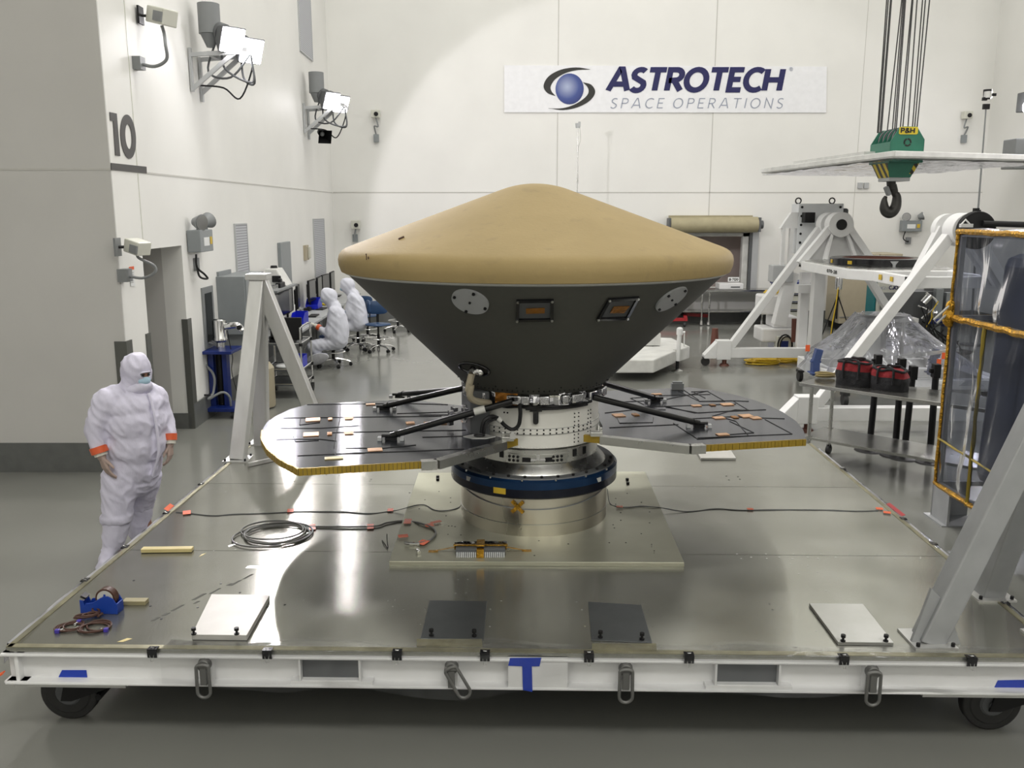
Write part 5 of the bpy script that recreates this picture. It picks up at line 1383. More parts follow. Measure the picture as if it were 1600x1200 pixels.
def hand(mb, w, d, n, side, curl=.5, L_=.185):
    """glove/hand: w wrist, d direction to finger tips, n back-of-hand normal, side = thumb direction"""
    d = d.normalized(); t = side.normalized(); n = n.normalized(); s = L_/.185
    a = w; b = w+d*.085*s
    for k in (-1.5, -.5, .5, 1.5): mb.cap(a+t*.008*k*s, b+t*.019*k*s, .019*s, .014*s, 10)
    for i, ln in enumerate((.070, .082, .078, .060)):
        k = (1.5-i); p = b+t*.0195*k*s; dd = d.copy(); r = .0098*s
        for j, f in enumerate((.45, .32, .23)):
            dd = (dd-n*curl*(.35+.25*j)).normalized(); q = p+dd*ln*f*s*1.15; mb.cap(p, q, r, r*.93, 8); p = q; r *= .93
    p = w+d*.02*s+t*.022*s; dd = (d*.75+t*.75-n*.25).normalized()
    q = p+dd*.055*s; mb.cap(p, q, .014*s, .0115*s, 8); q2 = q+(dd*.5+d*.8-n*.25).normalized()*.034*s; mb.cap(q, q2, .0115*s, .0095*s, 8)
    return mb
def band(a, b, r, m, name, parent, n=20):
    mb = MB(); a, b = Vector(a), Vector(b); mb.cyl(a, b, r, r*.96, n, caps=True)
    return part(name, mb, m, parent)
# --- standing person left of the platform ---
Y_ = 6.72
def q(x, y, dy=0): return gy(x, y, Y_+dy)
P1 = thing('person', 'standing person in white hooded coverall, blue mask and orange wrist tape, left of platform', 'person', (-3.1, 6.72, 0))
fwd = Vector((.80, -.60, 0)); rgt = Vector((-.60, -.80, 0))      # his right hand side points to image left / viewer
head = q(213, 578)
# suit
mb = MB()
mb.sphere(head+Vector((0, 0, .010)), (.112, .122, .132)); mb.sphere(head-Vector((0, 0, .05)), (.105, .112, .10)); mb.sphere(head-fwd*.035+Vector((0, 0, -.01)), (.105, .11, .12))
mb.cap(head-Vector((0, 0, .08))-fwd*.02, q(207, 622), .095, .13)
chest = q(209, 640); 
rt = Matrix.Rotation(R(-37), 3, 'Z')
mb.sphere(q(208, 634), (.20, .245, .15), rot=rt); mb.sphere(q(209, 660)+fwd*.03, (.205, .25, .20), rot=rt); mb.sphere(q(209, 690)+fwd*.035, (.205, .232, .22), rot=rt); mb.sphere(q(207, 725)+fwd*.015, (.195, .228, .20), rot=rt); mb.sphere(q(207, 748), (.17, .215, .15), rot=rt)
shR = q(166, 626, -.16); shL = q(243, 620, .16)
elR = q(149, 672, -.20); wrR = q(154, 700, -.24); elL = q(257, 655, .17); wrL = q(265, 680, .10)
mb.sphere(q(180, 620, -.1), .10); mb.sphere(q(233, 617, .1), .10)
mb.cap(shR, elR, .098, .085); mb.cap(elR, wrR+(elR-wrR)*.1, .083, .062)
mb.cap(shL, elL, .092, .078); mb.cap(elL, wrL+(elL-wrL)*.1, .076, .056)
hiR = q(188, 748, -.11); hiL = q(226, 745, .12); knR = q(182, 808, -.14); knL = q(219, 788, .18)
mb.cap(hiR, knR, .145, .108); mb.cap(hiL, knL, .135, .10)
mb.cyl(knR+Vector((0, 0, .02)), knR-Vector((0, 0, .035)), .125, .118, 20); mb.cyl(knL+Vector((0, 0, .02)), knL-Vector((0, 0, .03)), .115, .108, 20)
blob('coverall', mb, 'suit', P1, .011, 9, .0060, 10, 2, label='white hooded coverall')
# front placket
mb = MB(); pts = [q(219, 608)+fwd*.13, q(221, 640)+fwd*.215, q(224, 675)+fwd*.235, q(224, 705)+fwd*.235, q(220, 735)+fwd*.19]
side = Vector((.6, .8, 0))
# boots: overboots to below the knee, soft
mb = MB(); anR = q(172, 856, -.17); anL = gy(214, 842, 6.95)
mb.cap(knR-Vector((0, 0, .03)), q(178, 845, -.16), .105, .088); mb.cap(q(178, 845, -.16), anR, .088, .058)
foR = Vector((-3.16, 6.53, .05)); mb.cap(anR, foR+Vector((.01, -.02, .03)), .06, .055)
mb.sphere(foR+Vector((.0, -.03, .005)), (.055, .10, .05)); mb.sphere(foR+Vector((.02, -.09, -.005)), (.052, .085, .044))
mb.box(foR+Vector((.01, -.05, -.035)), (.09, .24, .03))
mb.cap(knL-Vector((0, 0, .03)), gy(217, 830, 6.92), .098, .088); mb.cap(gy(217, 830, 6.92), Vector((-3.02, 6.93, .10)), .088, .06)
mb.sphere(Vector((-2.97, 6.88, .05)), (.09, .08, .05)); mb.sphere(Vector((-2.92, 6.85, .045)), (.085, .07, .042)); mb.cyl((-3.0, 6.92, .10), (-2.99, 6.9, .03), .06, .06, 16)
blob('boot_covers', mb, 'suit', P1, .011, 4, .004, 9, 5, label='white knee-high boot covers')
mb = MB()
n_ = 20; mb.tube([anR+Vector((.062*math.cos(2*PI*i/n_), .062*math.sin(2*PI*i/n_), .012*math.sin(2*PI*i/n_+1))) for i in range(n_)], .006, 6, closed=True)
part('ankle_tie', mb, 'suit', P1)
# body: head, torso, limbs as one skin (shows only at the eyes)
hd = Vector((.84, -.50, -.20)).normalized(); hs_ = hd.cross(Vector((0, 0, 1))).normalized(); hu = hs_.cross(hd)
mb = MB(); mb.sphere(head+Vector((0, 0, .0)), (.088, .095, .115)); mb.cap(head-Vector((0, 0, .06)), q(208, 625), .055, .06)
eyec = head+hd*.088-hu*.012
mb.sphere(head+hd*.055+hu*(-.015), (.062, .062, .07)); mb.sphere(eyec-hu*.02+hd*.022, (.014, .014, .026)); mb.sphere(head+hd*.055-hu*.075, (.05, .05, .035))
mb.sphere(q(209, 665), (.15, .19, .25), rot=rt); mb.cap(shR, elR, .05, .045); mb.cap(elR, wrR, .042, .03); mb.cap(shL, elL, .05, .045); mb.cap(elL, wrL, .042, .03)
mb.sphere(q(208, 730), (.15, .17, .14)); mb.cap(hiR, knR, .09, .06); mb.cap(knR, anR, .055, .04); mb.cap(hiL, knL, .09, .06); mb.cap(knL, Vector((-3.0, 6.92, .1)), .055, .04)
body = blob('body', mb, 'skin', P1, .010, 3)
mb = MB()
for s_ in (-1, 1): mb.sphere(eyec+hs_*.026*s_+hd*.024+hu*.002, (.012, .012, .008)); 
part('eyes', mb, 'eye', P1)
mb = MB()
for s_ in (-1, 1): mb.tube([eyec+hs_*(.012*s_)+hd*.032+hu*.013, eyec+hs_*(.028*s_)+hd*.029+hu*.017, eyec+hs_*(.042*s_)+hd*.018+hu*.012], .0035, 6)
part('eyebrows', mb, 'eye', P1)
mk = head+hd*.092-hu*.058
mb = MB(); mb.sphere(mk, (.050, .050, .040), rot=Matrix((hs_, hd, hu)).transposed()); mb.sphere(mk+hd*.012+hu*.012, (.03, .035, .03))
for s_ in (-1, 1): mb.cap(mk+hs_*.03*s_, mk+hs_*.055*s_-hd*.03, .028, .02)
blob('face_mask', mb, 'mask', P1, .005, 4, label='pale blue face mask')
# hood edge around the eyes
mb = MB(); pts = []
for i in range(28):
    a = 2*PI*i/28; x = .058*math.cos(a); z = .026*math.sin(a)+.004
    pts.append(eyec+hs_*x+hu*z+hd*(.028-.9*x*x/.1))
part('hood_hem', MB().tube(pts, .006, 6, closed=True), 'suit', P1)
# collar drape under the mask
mb = MB(); mb.sphere(head+hd*.045-Vector((0, 0, .115)), (.085, .09, .06)); mb.sphere(head-Vector((0, 0, .14)), (.115, .12, .06))
blob('hood_skirt', mb, 'suit', P1, .010, 4, .003, 9, 8)
tube_ = MB().tube(spline(pts[:0]+[q(221, 612)+fwd*.10, q(222, 640)+fwd*.165, q(224, 675)+fwd*.20, q(224, 705)+fwd*.21, q(221, 738)+fwd*.16], 6), .012, 8)
part('zip_placket', tube_, 'suit', P1)
# cuffs and gloves
dR = Vector((.05, .0, -1)).normalized(); dR = (q(168, 738, -.26)-wrR).normalized(); dL = (q(266, 716, .05)-wrL).normalized()
band(wrR+dR*-.012, wrR+dR*.040, .066, 'orangetape', 'cuff_tape', P1); band(wrL+dL*-.012, wrL+dL*.04, .058, 'orangetape', 'cuff_tape', P1)
band(wrR+dR*.038, wrR+dR*.062, .050, 'whiteglove', 'glove_cuff', P1); band(wrL+dL*.038, wrL+dL*.068, .047, 'whiteglove', 'glove_cuff', P1)
mb = hand(MB().cap(wrR+dR*.03, wrR+dR*.07, .042, .034), wrR+dR*.07, dR, (rgt*.7-fwd*.3), fwd+Vector((0, 0, .1)), .55, .20)
blob('glove', mb, 'glove', P1, .0045, 2, label='beige glove')
mb = hand(MB().cap(wrL+dL*.03, wrL+dL*.07, .040, .032), wrL+dL*.07, dL, (Vector((.9, .2, 0))), Vector((-.1, -1, 0)), .75, .185)
blob('glove', mb, 'glove', P1, .0045, 2, label='beige glove')

# --- two people seated at the desks, facing the wall ---
mat('solegrey', (.34, .34, .36), .7, noise_amt=.1, nscale=30)
def seated(nm_lab, Y, J, seed, s=1.0, sole=False):
    g = lambda k, dy=0: gy(J[k][0], J[k][1], Y+dy)
    P = thing('person', nm_lab, 'person', (g('hip').x, Y, 0))
    hd_ = g('head'); mb = MB(); f = Vector((-1, -.12, -.1))
    mb.sphere(hd_, (.15, .13, .15)); mb.sphere(hd_+Vector((-.03, 0, .05)), (.11, .11, .10)); mb.cap(hd_-Vector((-.02, 0, .08)), g('neck'), .10, .12)
    for yy in (-.085, .085): mb.cap(g('chest', yy), g('mid', yy), .165, .185); mb.cap(g('mid', yy), g('hip', yy)+Vector((0, 0, .05)), .185, .185); mb.cap(g('neck', yy*.6), g('chest', yy), .10, .165)
    for sd in (-1, 1):
        sh = g('sh', .17*sd); el = g('el', .20*sd); wr = g('wr', .12*sd); mb.sphere(sh, .10)
        mb.cap(sh, el, .09, .075); mb.cap(el, wr, .072, .05)
        hp = g('hip', .10*sd); kn = g('kn', .15*sd)+Vector((0, 0, .0)); mb.cap(hp, kn, .135, .095)
        an = g('an' if sd < 0 else 'an2', .12*sd); mb.cap(kn, an, .092, .07)
    blob('coverall', mb, 'suitseated', P, .018, 9, .008, 6, seed, label='white hooded coverall')
    mb = MB(); mb.sphere(hd_+f*.025-Vector((0, 0, .01)), (.095, .085, .11)); mb.cap(hd_, g('chest'), .06, .08); mb.sphere(g('mid'), (.13, .16, .25)); mb.sphere(g('hip')+Vector((0, 0, .05)), (.14, .15, .13))
    for sd in (-1, 1): mb.cap(g('sh', .15*sd), g('el', .18*sd), .05, .04); mb.cap(g('el', .18*sd), g('wr', .12*sd), .04, .03); mb.cap(g('hip', .1*sd), g('kn', .14*sd), .08, .06)
    mb.sphere(hd_+f*.12+Vector((0, 0, -.01)), (.02, .015, .02))
    blob('body', mb, 'skin', P, .016, 2)
    mb = MB()
    for sd in (-1, 1): mb.sphere(hd_+f*.118+Vector((0, .03*sd, .02)), .010, 8, 6)
    part('eyes', mb, 'eye', P)
    mb = MB().sphere(hd_+f*.10-Vector((0, 0, .055)), (.05, .06, .045)); part('face_mask', mb, 'mask', P)
    for sd in (-1, 1):
        wr = g('wr', .12*sd); d = (g('hand', .07*sd)-wr).normalized()
        band(wr-d*.02, wr+d*.04, .055, 'orangetape', 'cuff_tape', P, 14)
        m2 = hand(MB().cap(wr+d*.03, wr+d*.08, .042, .036), wr+d*.07, d, Vector((0, 0, 1)), Vector((0, -sd, 0)), .35, .19)
        blob('glove', m2, 'whiteglove', P, .008, 2, label='white glove')
        an = g('an' if sd < 0 else 'an2', .12*sd); m2 = MB()
        dd = Vector((-.75, -.15, .35)) if sd < 0 and sole else Vector((-.9, 0, -.2)); dd.normalize()
        if sd < 0 and sole:
            # foot tucked back on the ring, sole turned to the viewer
            c = gy(496, 561, Y-.25); m2.sphere(c, (.21, .05, .10), rot=Matrix.Rotation(R(-14), 3, 'Y')); m2.cap(an, c, .07, .06)
            blob('boot_cover', m2, 'suitseated', P, .014, 3, .004, 9, 3)
            m3 = MB().sphere(c-Vector((0, .028, 0)), (.205, .035, .095), 24, 12, rot=Matrix.Rotation(R(-14), 3, 'Y')); part('boot_sole', m3, 'solegrey', P)
        else:
            m2.cap(an, an+Vector((0, 0, -.10)), .07, .06); m2.cap(an+Vector((.02, 0, -.12)), an+Vector((-.16, 0, -.15)), .055, .045)
            blob('boot_cover', m2, 'suitseated', P, .014, 3, .004, 9, 3)
    return P
mat('solegrey', (.34, .34, .36), .7, noise_amt=.1, nscale=30)
seated('seated person nearest the viewer in white hooded coverall with orange cuffs, typing at desk', 15.35,
       dict(head=(514, 463), neck=(524, 480), chest=(526, 494), mid=(529, 513), hip=(528, 534), sh=(522, 487), el=(514, 523), wr=(499, 512), hand=(488, 506), kn=(487, 541), an=(500, 558), an2=(478, 580)), 1, sole=True)
seated('seated person farther along the desks in white hooded coverall, behind the first one', 17.3,
       dict(head=(543, 446), neck=(552, 460), chest=(556, 473), mid=(559, 490), hip=(561, 507), sh=(550, 466), el=(543, 494), wr=(530, 487), hand=(521, 483), kn=(528, 512), an=(530, 545), an2=(524, 543)), 6)

# =====================  CHAIRS  =====================
def chair():
    t = thing('lab_chair', 'x', 'chair', (0, 0, 0))
    mb = MB(); n = 40
    def seat(u, v):
        a = 2*PI*u; r = [0, .7, .95, 1.0, .96, .6, 0][min(6, int(v*6+.5))]; z = [.555, .557, .548, .53, .515, .51, .51][min(6, int(v*6+.5))]
        e = 1+.06*math.cos(4*a); return Vector((.235*r*e*math.cos(a), .225*r*e*math.sin(a), z))
    mb.grid(seat, 40, 6); part('seat', mb, 'bluevinyl', t, smooth=60, local=True)
    mb = MB()
    def back(u, v):
        a = 2*PI*u; r = [0, .8, 1, 1, .8, 0][min(5, int(v*5+.5))]; d = [.0, .0, .012, .04, .05, .05][min(5, int(v*5+.5))]
        c_, s_ = math.cos(a), math.sin(a); e = (abs(c_)**4+abs(s_)**4)**-.25
        x = .20*r*e*c_; z = .13*r*e*s_; return Vector((x, .20+d+.25*x*x*-1, .84+z))
    mb.grid(back, 40, 5); part('backrest', mb, 'bluevinyl', t, smooth=60, local=True)
    part('back_post', MB().beam((0, .10, .50), (0, .25, .52), .05, .02).beam((0, .245, .50), (0, .25, .84), .05, .015), 'black', t, smooth=0, local=True)
    part('column', MB().cyl((0, 0, .12), (0, 0, .34), .028, .028, 14).cyl((0, 0, .34), (0, 0, .51), .018, .018, 12).box((0, 0, .50), (.16, .16, .02)), 'black', t, local=True)
    part('foot_ring', MB().tube([(.21*math.cos(2*PI*i/32), .21*math.sin(2*PI*i/32), .26) for i in range(32)], .010, 8, closed=True).cyl((-.21, 0, .26), (.21, 0, .26), .006, .006, 8).cyl((0, -.21, .26), (0, .21, .26), .006, .006, 8), 'chrome', t, local=True)
    for k in range(5):
        a = 2*PI*k/5+.3; d = Vector((math.cos(a), math.sin(a), 0))
        l = part('leg', MB().tube([d*.02+Vector((0, 0, .12)), d*.12+Vector((0, 0, .125)), d*.24+Vector((0, 0, .10)), d*.30+Vector((0, 0, .072))], [.022, .02, .016, .013], 8), 'chrome', t, local=True)
        e = Vector((-d.y, d.x, 0)); c = d*.30+Vector((0, 0, .032))
        part('caster', MB().cyl(c-e*.025, c-e*.005, .031, .031, 14).cyl(c+e*.005, c+e*.025, .031, .031, 14).box(c+Vector((0, 0, .02)), (.02, .02, .03)), 'black', l, local=True)
    return t
ch = chair(); g0 = gz(592, 549)
ch.location = g0; ch.rotation_euler = (0, 0, R(10)); ch['label'] = 'empty blue vinyl lab chair right of the second seated person'; ch['group'] = 'blue lab chairs'
GC = 'blue lab chairs'
dup(ch, Vector((gy(521, 560, 15.45).x, 15.45, 0)), R(-80), 'blue lab chair under the nearer seated person', GC)
dup(ch, Vector((gy(560, 545, 17.35).x, 17.35, 0)), R(-70), 'blue lab chair under the farther seated person', GC)
dup(ch, Vector((gy(575, 535, 18.6).x, 18.6, 0)), R(170), 'empty blue lab chair just behind the farther seated person', GC)
dup(ch, Vector((gy(622, 520, 20.0).x, 20.0, 0)), R(100), 'blue lab chair half hidden by the dark cone edge, farthest right of the chairs', GC)

# =====================  DESKS AND INSTRUMENTS  =====================
def wx(y): return -3.97-.0276*(y-8.99)       # wall surface x at depth y
for i, (y0_, y1_, lab) in enumerate(((13.7, 16.2, 'nearest desk of the row along left wall, with cart in front'), (16.25, 18.7, 'middle desk of the row along left wall'), (18.75, 21.2, 'farthest desk of the row along left wall'))):
    t = thing('desk', lab, 'desk', (wx(y0_)+.35, (y0_+y1_)/2, 0), 0, 'desk row along the left wall')
    part('desktop', MB().poly([(wx(y0_)+.03, y0_, .74), (wx(y0_)+.68, y0_, .74), (wx(y1_)+.68, y1_, .74), (wx(y1_)+.03, y1_, .74)], (0, 0, .035)), 'lightgrey', t, smooth=0)
    for yy in (y0_+.05, y1_-.05):
        for xx in (.08, .62): part('leg', MB().box((wx(yy)+xx, yy, .37), (.04, .04, .74)), 'midgrey', t, smooth=0)
    part('modesty_panel', MB().poly([(wx(y0_)+.06, y0_, .3), (wx(y0_)+.08, y0_, .3), (wx(y1_)+.08, y1_, .3), (wx(y1_)+.06, y1_, .3)], (0, 0, .42)), 'darkgrey', t, smooth=0)
def monitor():
    t = thing('monitor', 'x', 'monitor', (0, 0, 0))
    part('screen_panel', MB().box((0, 0, .38), (.04, .56, .42)).box((-.035, 0, .38), (.05, .34, .26)), 'black', t, smooth=0, bevel=.005, local=True)
    part('display', MB().box((.022, 0, .385), (.003, .53, .38)), 'screen', t, smooth=0, local=True)
    part('stand', MB().box((-.04, 0, .18), (.03, .06, .32)).box((-.02, 0, .008), (.18, .24, .016)), 'black', t, smooth=0, local=True)
    return t
mo = None
for px, py, rz, lab in ((429, 474, 8, 'black monitor nearest the viewer in the desk row, right of the pale brace leg'), (441, 466, -4, 'second black monitor in the desk row, behind the white paper'), (452, 463, 4, 'third black monitor in the desk row, tallest beside the blue bin'), (467, 460, 10, 'fourth black monitor in the desk row, turned beside the beige tray'),
                        (491, 447, 0, 'black monitor in front of the nearer seated person'), (504, 437, 4, 'black monitor behind the nearer seated person\'s hood'), (515, 435, -3, 'black monitor left of the farther seated person'), (527, 428, 3, 'farthest black monitor, just left of the tan heat shield')):
    p = gp(px, py, (-3.93, 0, 0), (1, 0, 0)); p.x = wx(p.y)+.22; p.z = .776
    if mo is None: mo = monitor(); mo.location = p; mo.rotation_euler = (0, 0, R(rz)); mo['label'] = lab; mo['group'] = 'monitors on the desk row'
    else: dup(mo, p, R(rz), lab, 'monitors on the desk row')
def on_desk(px, py, z=.776): p = gz(px, py, z); return p
def bin_(c, lab, s=1.0, m_='bluebin'):
    w, d, h = .20*s, .34*s, .17*s; mb = MB()
    c = Vector(c)
    mb.box(c+Vector((0, 0, .006)), (w, d, .012))
    for sx_ in (-1, 1): mb.poly([c+Vector((sx_*w/2, -d/2, 0)), c+Vector((sx_*w/2, d/2, 0)), c+Vector((sx_*w/2, d/2, h)), c+Vector((sx_*w/2, -d*.15, h)), c+Vector((sx_*w/2, -d/2, h*.5))], (.006, 0, 0))
    mb.box(c+Vector((0, d/2, h/2)), (w, .006, h)); mb.box(c+Vector((0, -d/2, h*.25)), (w, .006, h*.5))
    mb.box(c+Vector((0, d/2+.01, h)), (w, .02, .015))
    return one('storage_bin', mb, m_, lab, 'bin', group='blue storage bins', smooth=0)
bin_(gz(466, 506, .776)+Vector((0, .1, 0)), 'open blue bin on nearest desk, right of the pale brace leg', 1.1)
bin_(Vector((wx(17.4)+.22, 17.7, .776)), 'blue bin on desk behind the nearer seated person\'s hood', 1.2)
c = gz(438, 486, .776); one('paper_sheet', MB().poly([c+Vector((-.07, -.05, 0)), c+Vector((.08, -.05, 0)), c+Vector((.03, .05, .22)), c+Vector((-.01, .05, .22))], (0, .004, 0)), 'paper', 'white folded paper standing on the nearest desk before the monitors', 'paper', smooth=0)
def keyb(px, py, lab, rz=0, w=.15, d=.40, m_='black'):
    p = gz(px, py, .776); one('keyboard', MB().box(p+Vector((0, 0, .012)), (w, d, .02), rot=Matrix.Rotation(R(rz), 3, 'Z')), m_, lab, 'keyboard', smooth=0, bevel=.004)
keyb(490, 494, 'black keyboard under the gloved hands of nearer seated person', 3); keyb(503, 483, 'black laptop-like tray on desk before the nearer seated person', -4)
keyb(527, 463, 'black keyboard before the farther seated person', 4); keyb(522, 472, 'pale notebook on the desk between the two seated people', 8, .2, .25, 'paper')
p = gz(508, 477, .776); one('orange_pouch', MB().sphere(p+Vector((0, 0, .03)), (.08, .10, .035)), 'craneyel', 'small orange pouch on desk in front of the nearer seated person', 'pouch')
p = gz(470, 484, .776); one('keypad', MB().box(p+Vector((0, 0, .03)), (.10, .22, .02), rot=Matrix.Rotation(R(25), 3, 'Y')), 'lightgrey', 'grey tilted keypad on the desk beside the blue bin', 'keypad', smooth=0, bevel=.004)
p = gz(481, 471, .776); one('beige_tray', MB().box(p+Vector((-.1, .15, .03)), (.28, .4, .06)), 'beige', 'low beige tray on the desk near the fourth monitor', 'tray', smooth=0, bevel=.01)
for k, (px, py) in enumerate(((484, 486), (476, 480), (497, 470), (512, 463))):
    p = gz(px, py, .776); one('desk_device', MB().box(p+Vector((-.05, .05, .03)), (.12, .2, .06)).box(p+Vector((-.02, 0, .07)), (.05, .08, .03)), 'black', ('small black device on the desk nearest the keypad', 'small black device between keypad and beige tray', 'small black device behind the nearer person\'s hands', 'small black device near the farther person\'s keyboard')[k], 'device', smooth=0, bevel=.006)
# wall shelf with instruments
ysh = 14.4
t = thing('wall_shelf', 'grey wall shelf above the nearest desk, carrying a white instrument', 'shelf', (wx(14.3)+.3, 14.3, 1.45))
part('shelf_board', MB().poly([(wx(13.6)+.01, 13.55, 1.47), (wx(13.6)+.50, 13.55, 1.47), (wx(15)+.50, 15.0, 1.47), (wx(15)+.01, 15.0, 1.47)], (0, 0, .03)), 'midgrey', t, smooth=0)
for yy in (13.8, 14.8): part('bracket', MB().poly([(wx(yy)+.01, yy, 1.47), (wx(yy)+.46, yy, 1.47), (wx(yy)+.01, yy, 1.18)], (0, .02, 0)), 'midgrey', t, smooth=0)
c = gp(434, 420, (wx(14.4)+.25, 0, 0), (1, 0, 0)); yb_ = c.y; 
t = thing('instrument', 'white wedge-shaped instrument with black controls on the wall shelf', 'instrument', (wx(yb_)+.25, yb_, 1.50))
part('housing', MB().poly([(wx(yb_)+.06, yb_-.25, 1.50), (wx(yb_)+.46, yb_-.25, 1.50), (wx(yb_)+.30, yb_-.25, 1.78), (wx(yb_)+.12, yb_-.25, 1.78)], (0, .4, 0)), 'whitedirty', t, smooth=0, bevel=.02)
part('control_knob', MB().cyl((wx(yb_)+.2, yb_-.02, 1.78), (wx(yb_)+.2, yb_-.02, 1.82), .06, .05, 14).box((wx(yb_)+.30, yb_-.27, 1.62), (.14, .03, .10)), 'black', t)
p = Vector((wx(13.9)+.20, 13.85, 1.5))
one('blue_canister', MB().cyl(p, p+Vector((0, 0, .14)), .08, .08, 20).sphere(p+Vector((0, 0, .14)), (.08, .08, .04)), 'bluestand', 'blue round canister on the wall shelf beside the white instrument', 'canister')
for k in range(3):
    p = Vector((wx(13.75)+.36, 13.7+.18*k, 1.5)); one('small_jar', MB().cyl(p, p+Vector((0, 0, .06)), .035, .035, 14), 'chrome', 'small silver jar at the front of the wall shelf', 'jar', group='small silver jars on the wall shelf')
p = Vector((wx(14.3)+.4, 14.2, 1.5)); one('black_tool', MB().box(p+Vector((0, 0, .04)), (.08, .3, .08)).box(p+Vector((-.03, .1, .1)), (.05, .1, .06)), 'black', 'black handheld tool on the front edge of the wall shelf', 'tool', smooth=0, bevel=.01)
# utility cart in front of the desks
cx0, cx1, cy0, cy1 = -3.62, -3.06, 12.65, 13.30
t = thing('utility_cart', 'three-tier chrome utility cart between the pale brace legs and the desks', 'cart', ((cx0+cx1)/2, (cy0+cy1)/2, 0))
for x in (cx0, cx1):
    mb = MB().tube(spline([(x, cy0, .12), (x, cy0, .60), (x, cy0, .98), (x, cy0+.06, 1.05), (x, cy1-.06, 1.05), (x, cy1, .98), (x, cy1, .6), (x, cy1, .12)], 5), .014, 8)
    part('side_rail', mb, 'chrome', t)
for z in (.20, .42, .80):
    s_ = part('shelf', MB().box(((cx0+cx1)/2, (cy0+cy1)/2, z), (cx1-cx0, cy1-cy0, .02)), 'darkgrey', t, smooth=0)
    part('shelf_rim', MB().tube([(cx0, cy0, z+.02), (cx1, cy0, z+.02), (cx1, cy1, z+.02), (cx0, cy1, z+.02)], .010, 6, closed=True), 'chrome', s_)
    mb = MB()
    for x in (cx0, cx1):
        for y in (cy0, cy1): mb.box((x, y, z), (.045, .045, .045))
    part('corner_joint', mb, 'black', s_, smooth=0)
for x in (cx0, cx1):
    for y in (cy0, cy1): part('caster', MB().cyl((x-.015, y, .055), (x+.015, y, .055), .055, .055, 18).box((x, y, .10), (.05, .04, .05)), 'rubber', t)
c = Vector(((cx0+cx1)/2+.05, cy0+.12, 1.02)); t = thing('monitor', 'black flat monitor seen from behind on top of the chrome utility cart', 'monitor', c-Vector((0, 0, .2)))
part('screen_panel', MB().box(c, (.46, .04, .33)), 'black', t, smooth=0, bevel=.008); part('rear_bulge', MB().box(c+Vector((0, .03, 0)), (.2, .04, .16)), 'black', t, smooth=0); part('stand', MB().box(c-Vector((0, 0, .18)), (.06, .04, .1)).box(c-Vector((0, 0, .205)), (.24, .16, .01)), 'black', t, smooth=0)
bin_(Vector((cx1-.12, cy0+.25, .43)), 'blue bin on the middle shelf of the chrome utility cart', 1.0)
one('white_bag', MB().sphere((cx1-.25, cy0+.12, .47), (.16, .12, .045)), 'paper', 'crumpled white bag on the middle shelf of the utility cart', 'bag')
one('black_case', MB().box((cx0+.25, cy0+.3, .86), (.35, .4, .10)), 'black', 'black case on the top shelf of the utility cart', 'case', smooth=0, bevel=.01)
# blue lift pedestal with chrome pump
bx, by = -3.90, 11.62
t = thing('lift_table', 'blue painted lift pedestal on casters by the left wall', 'lift table', (bx, by, 0))
part('tabletop', MB().box((bx-.02, by, .885), (.52, .52, .04)), 'bluepaint', t, smooth=0, bevel=.006)
part('column', MB().box((bx-.09, by-.03, .50), (.07, .14, .76)).box((bx+.09, by-.03, .50), (.06, .14, .76)), 'bluepaint', t, smooth=0, bevel=.004)
part('jack_screw', MB().cyl((bx, by, .13), (bx, by, .87), .05, .05, 16), 'black', t)
part('base_frame', MB().box((bx+.03, by, .12), (.46, .50, .05)), 'bluepaint', t, smooth=0, bevel=.006)
part('pedal', MB().tube(spline([(bx-.04, by-.2, .30), (bx-.1, by-.28, .33), (bx-.2, by-.3, .33), (bx-.30, by-.32, .30)]), .012, 8), 'black', t)
for dx in (-.16, .2):
    for dy in (-.2, .2): part('caster', MB().cyl((bx+dx-.02, by+dy, .05), (bx+dx+.02, by+dy, .05), .05, .05, 18).box((bx+dx, by+dy, .09), (.05, .05, .03)), 'rubber', t)
t = thing('vacuum_pump', 'polished chrome cylinder pump standing on the blue lift pedestal', 'pump', (bx-.01, by, .905))
pc = Vector((gy(345, 540, by).x, by, 0)); mb = MB().lathe([(0, 1.30), (.07, 1.30), (.088, 1.285), (.090, 1.26), (.090, 1.06), (.096, 1.05), (.096, 1.02), (.07, 1.0), (.055, .99), (.055, .905), (0, .905)], pc, 40)
part('canister', mb, 'chrome', t, smooth=40)
a = pc+Vector((.09, -.02, 1.2)); part('side_port', MB().tube(spline([a, a+Vector((.08, -.02, .02)), a+Vector((.16, -.02, .02)), a+Vector((.22, -.02, -.05))]), [.05]*12+[.045]*7 if False else .045, 14), 'chrome', t)
part('port_knob', MB().cyl(a+Vector((.20, -.10, -.0)), a+Vector((.20, -.04, -.0)), .03, .03, 14), 'black', t)
one('pump_hose', MB().tube(spline([pc+Vector((-.05, 0, .94)), pc+Vector((-.16, -.03, .98)), (bx-.30, by-.1, .86), (wx(by)+.09, by-.15, .6), (wx(by)+.10, by-.2, .36), (bx-.08, by-.3, .28), (bx+.08, by-.25, .36), (bx+.16, by-.2, .30), (bx+.16, by-.15, .16)], 8), .016, 10), 'midgrey', 'grey hose looping from the chrome pump down beside the blue lift pedestal', 'hose')
one('power_cord', MB().tube(spline([pc+Vector((.10, 0, 1.15)), pc+Vector((.14, -.05, .95)), pc+Vector((.17, -.07, .80)), pc+Vector((.15, -.08, .6)), pc+Vector((.2, -.05, .3))], 6), .006, 6), 'black', 'thin black power cord hanging from the chrome pump', 'cord')
one('drum_vessel', MB().lathe([(0, 0), (.16, .0), (.17, .02), (.17, .55), (.12, .62), (0, .63)], (bx+.42, by+.45, .02), 28), 'beige', 'beige round vessel half hidden behind the pale brace leg', 'vessel')
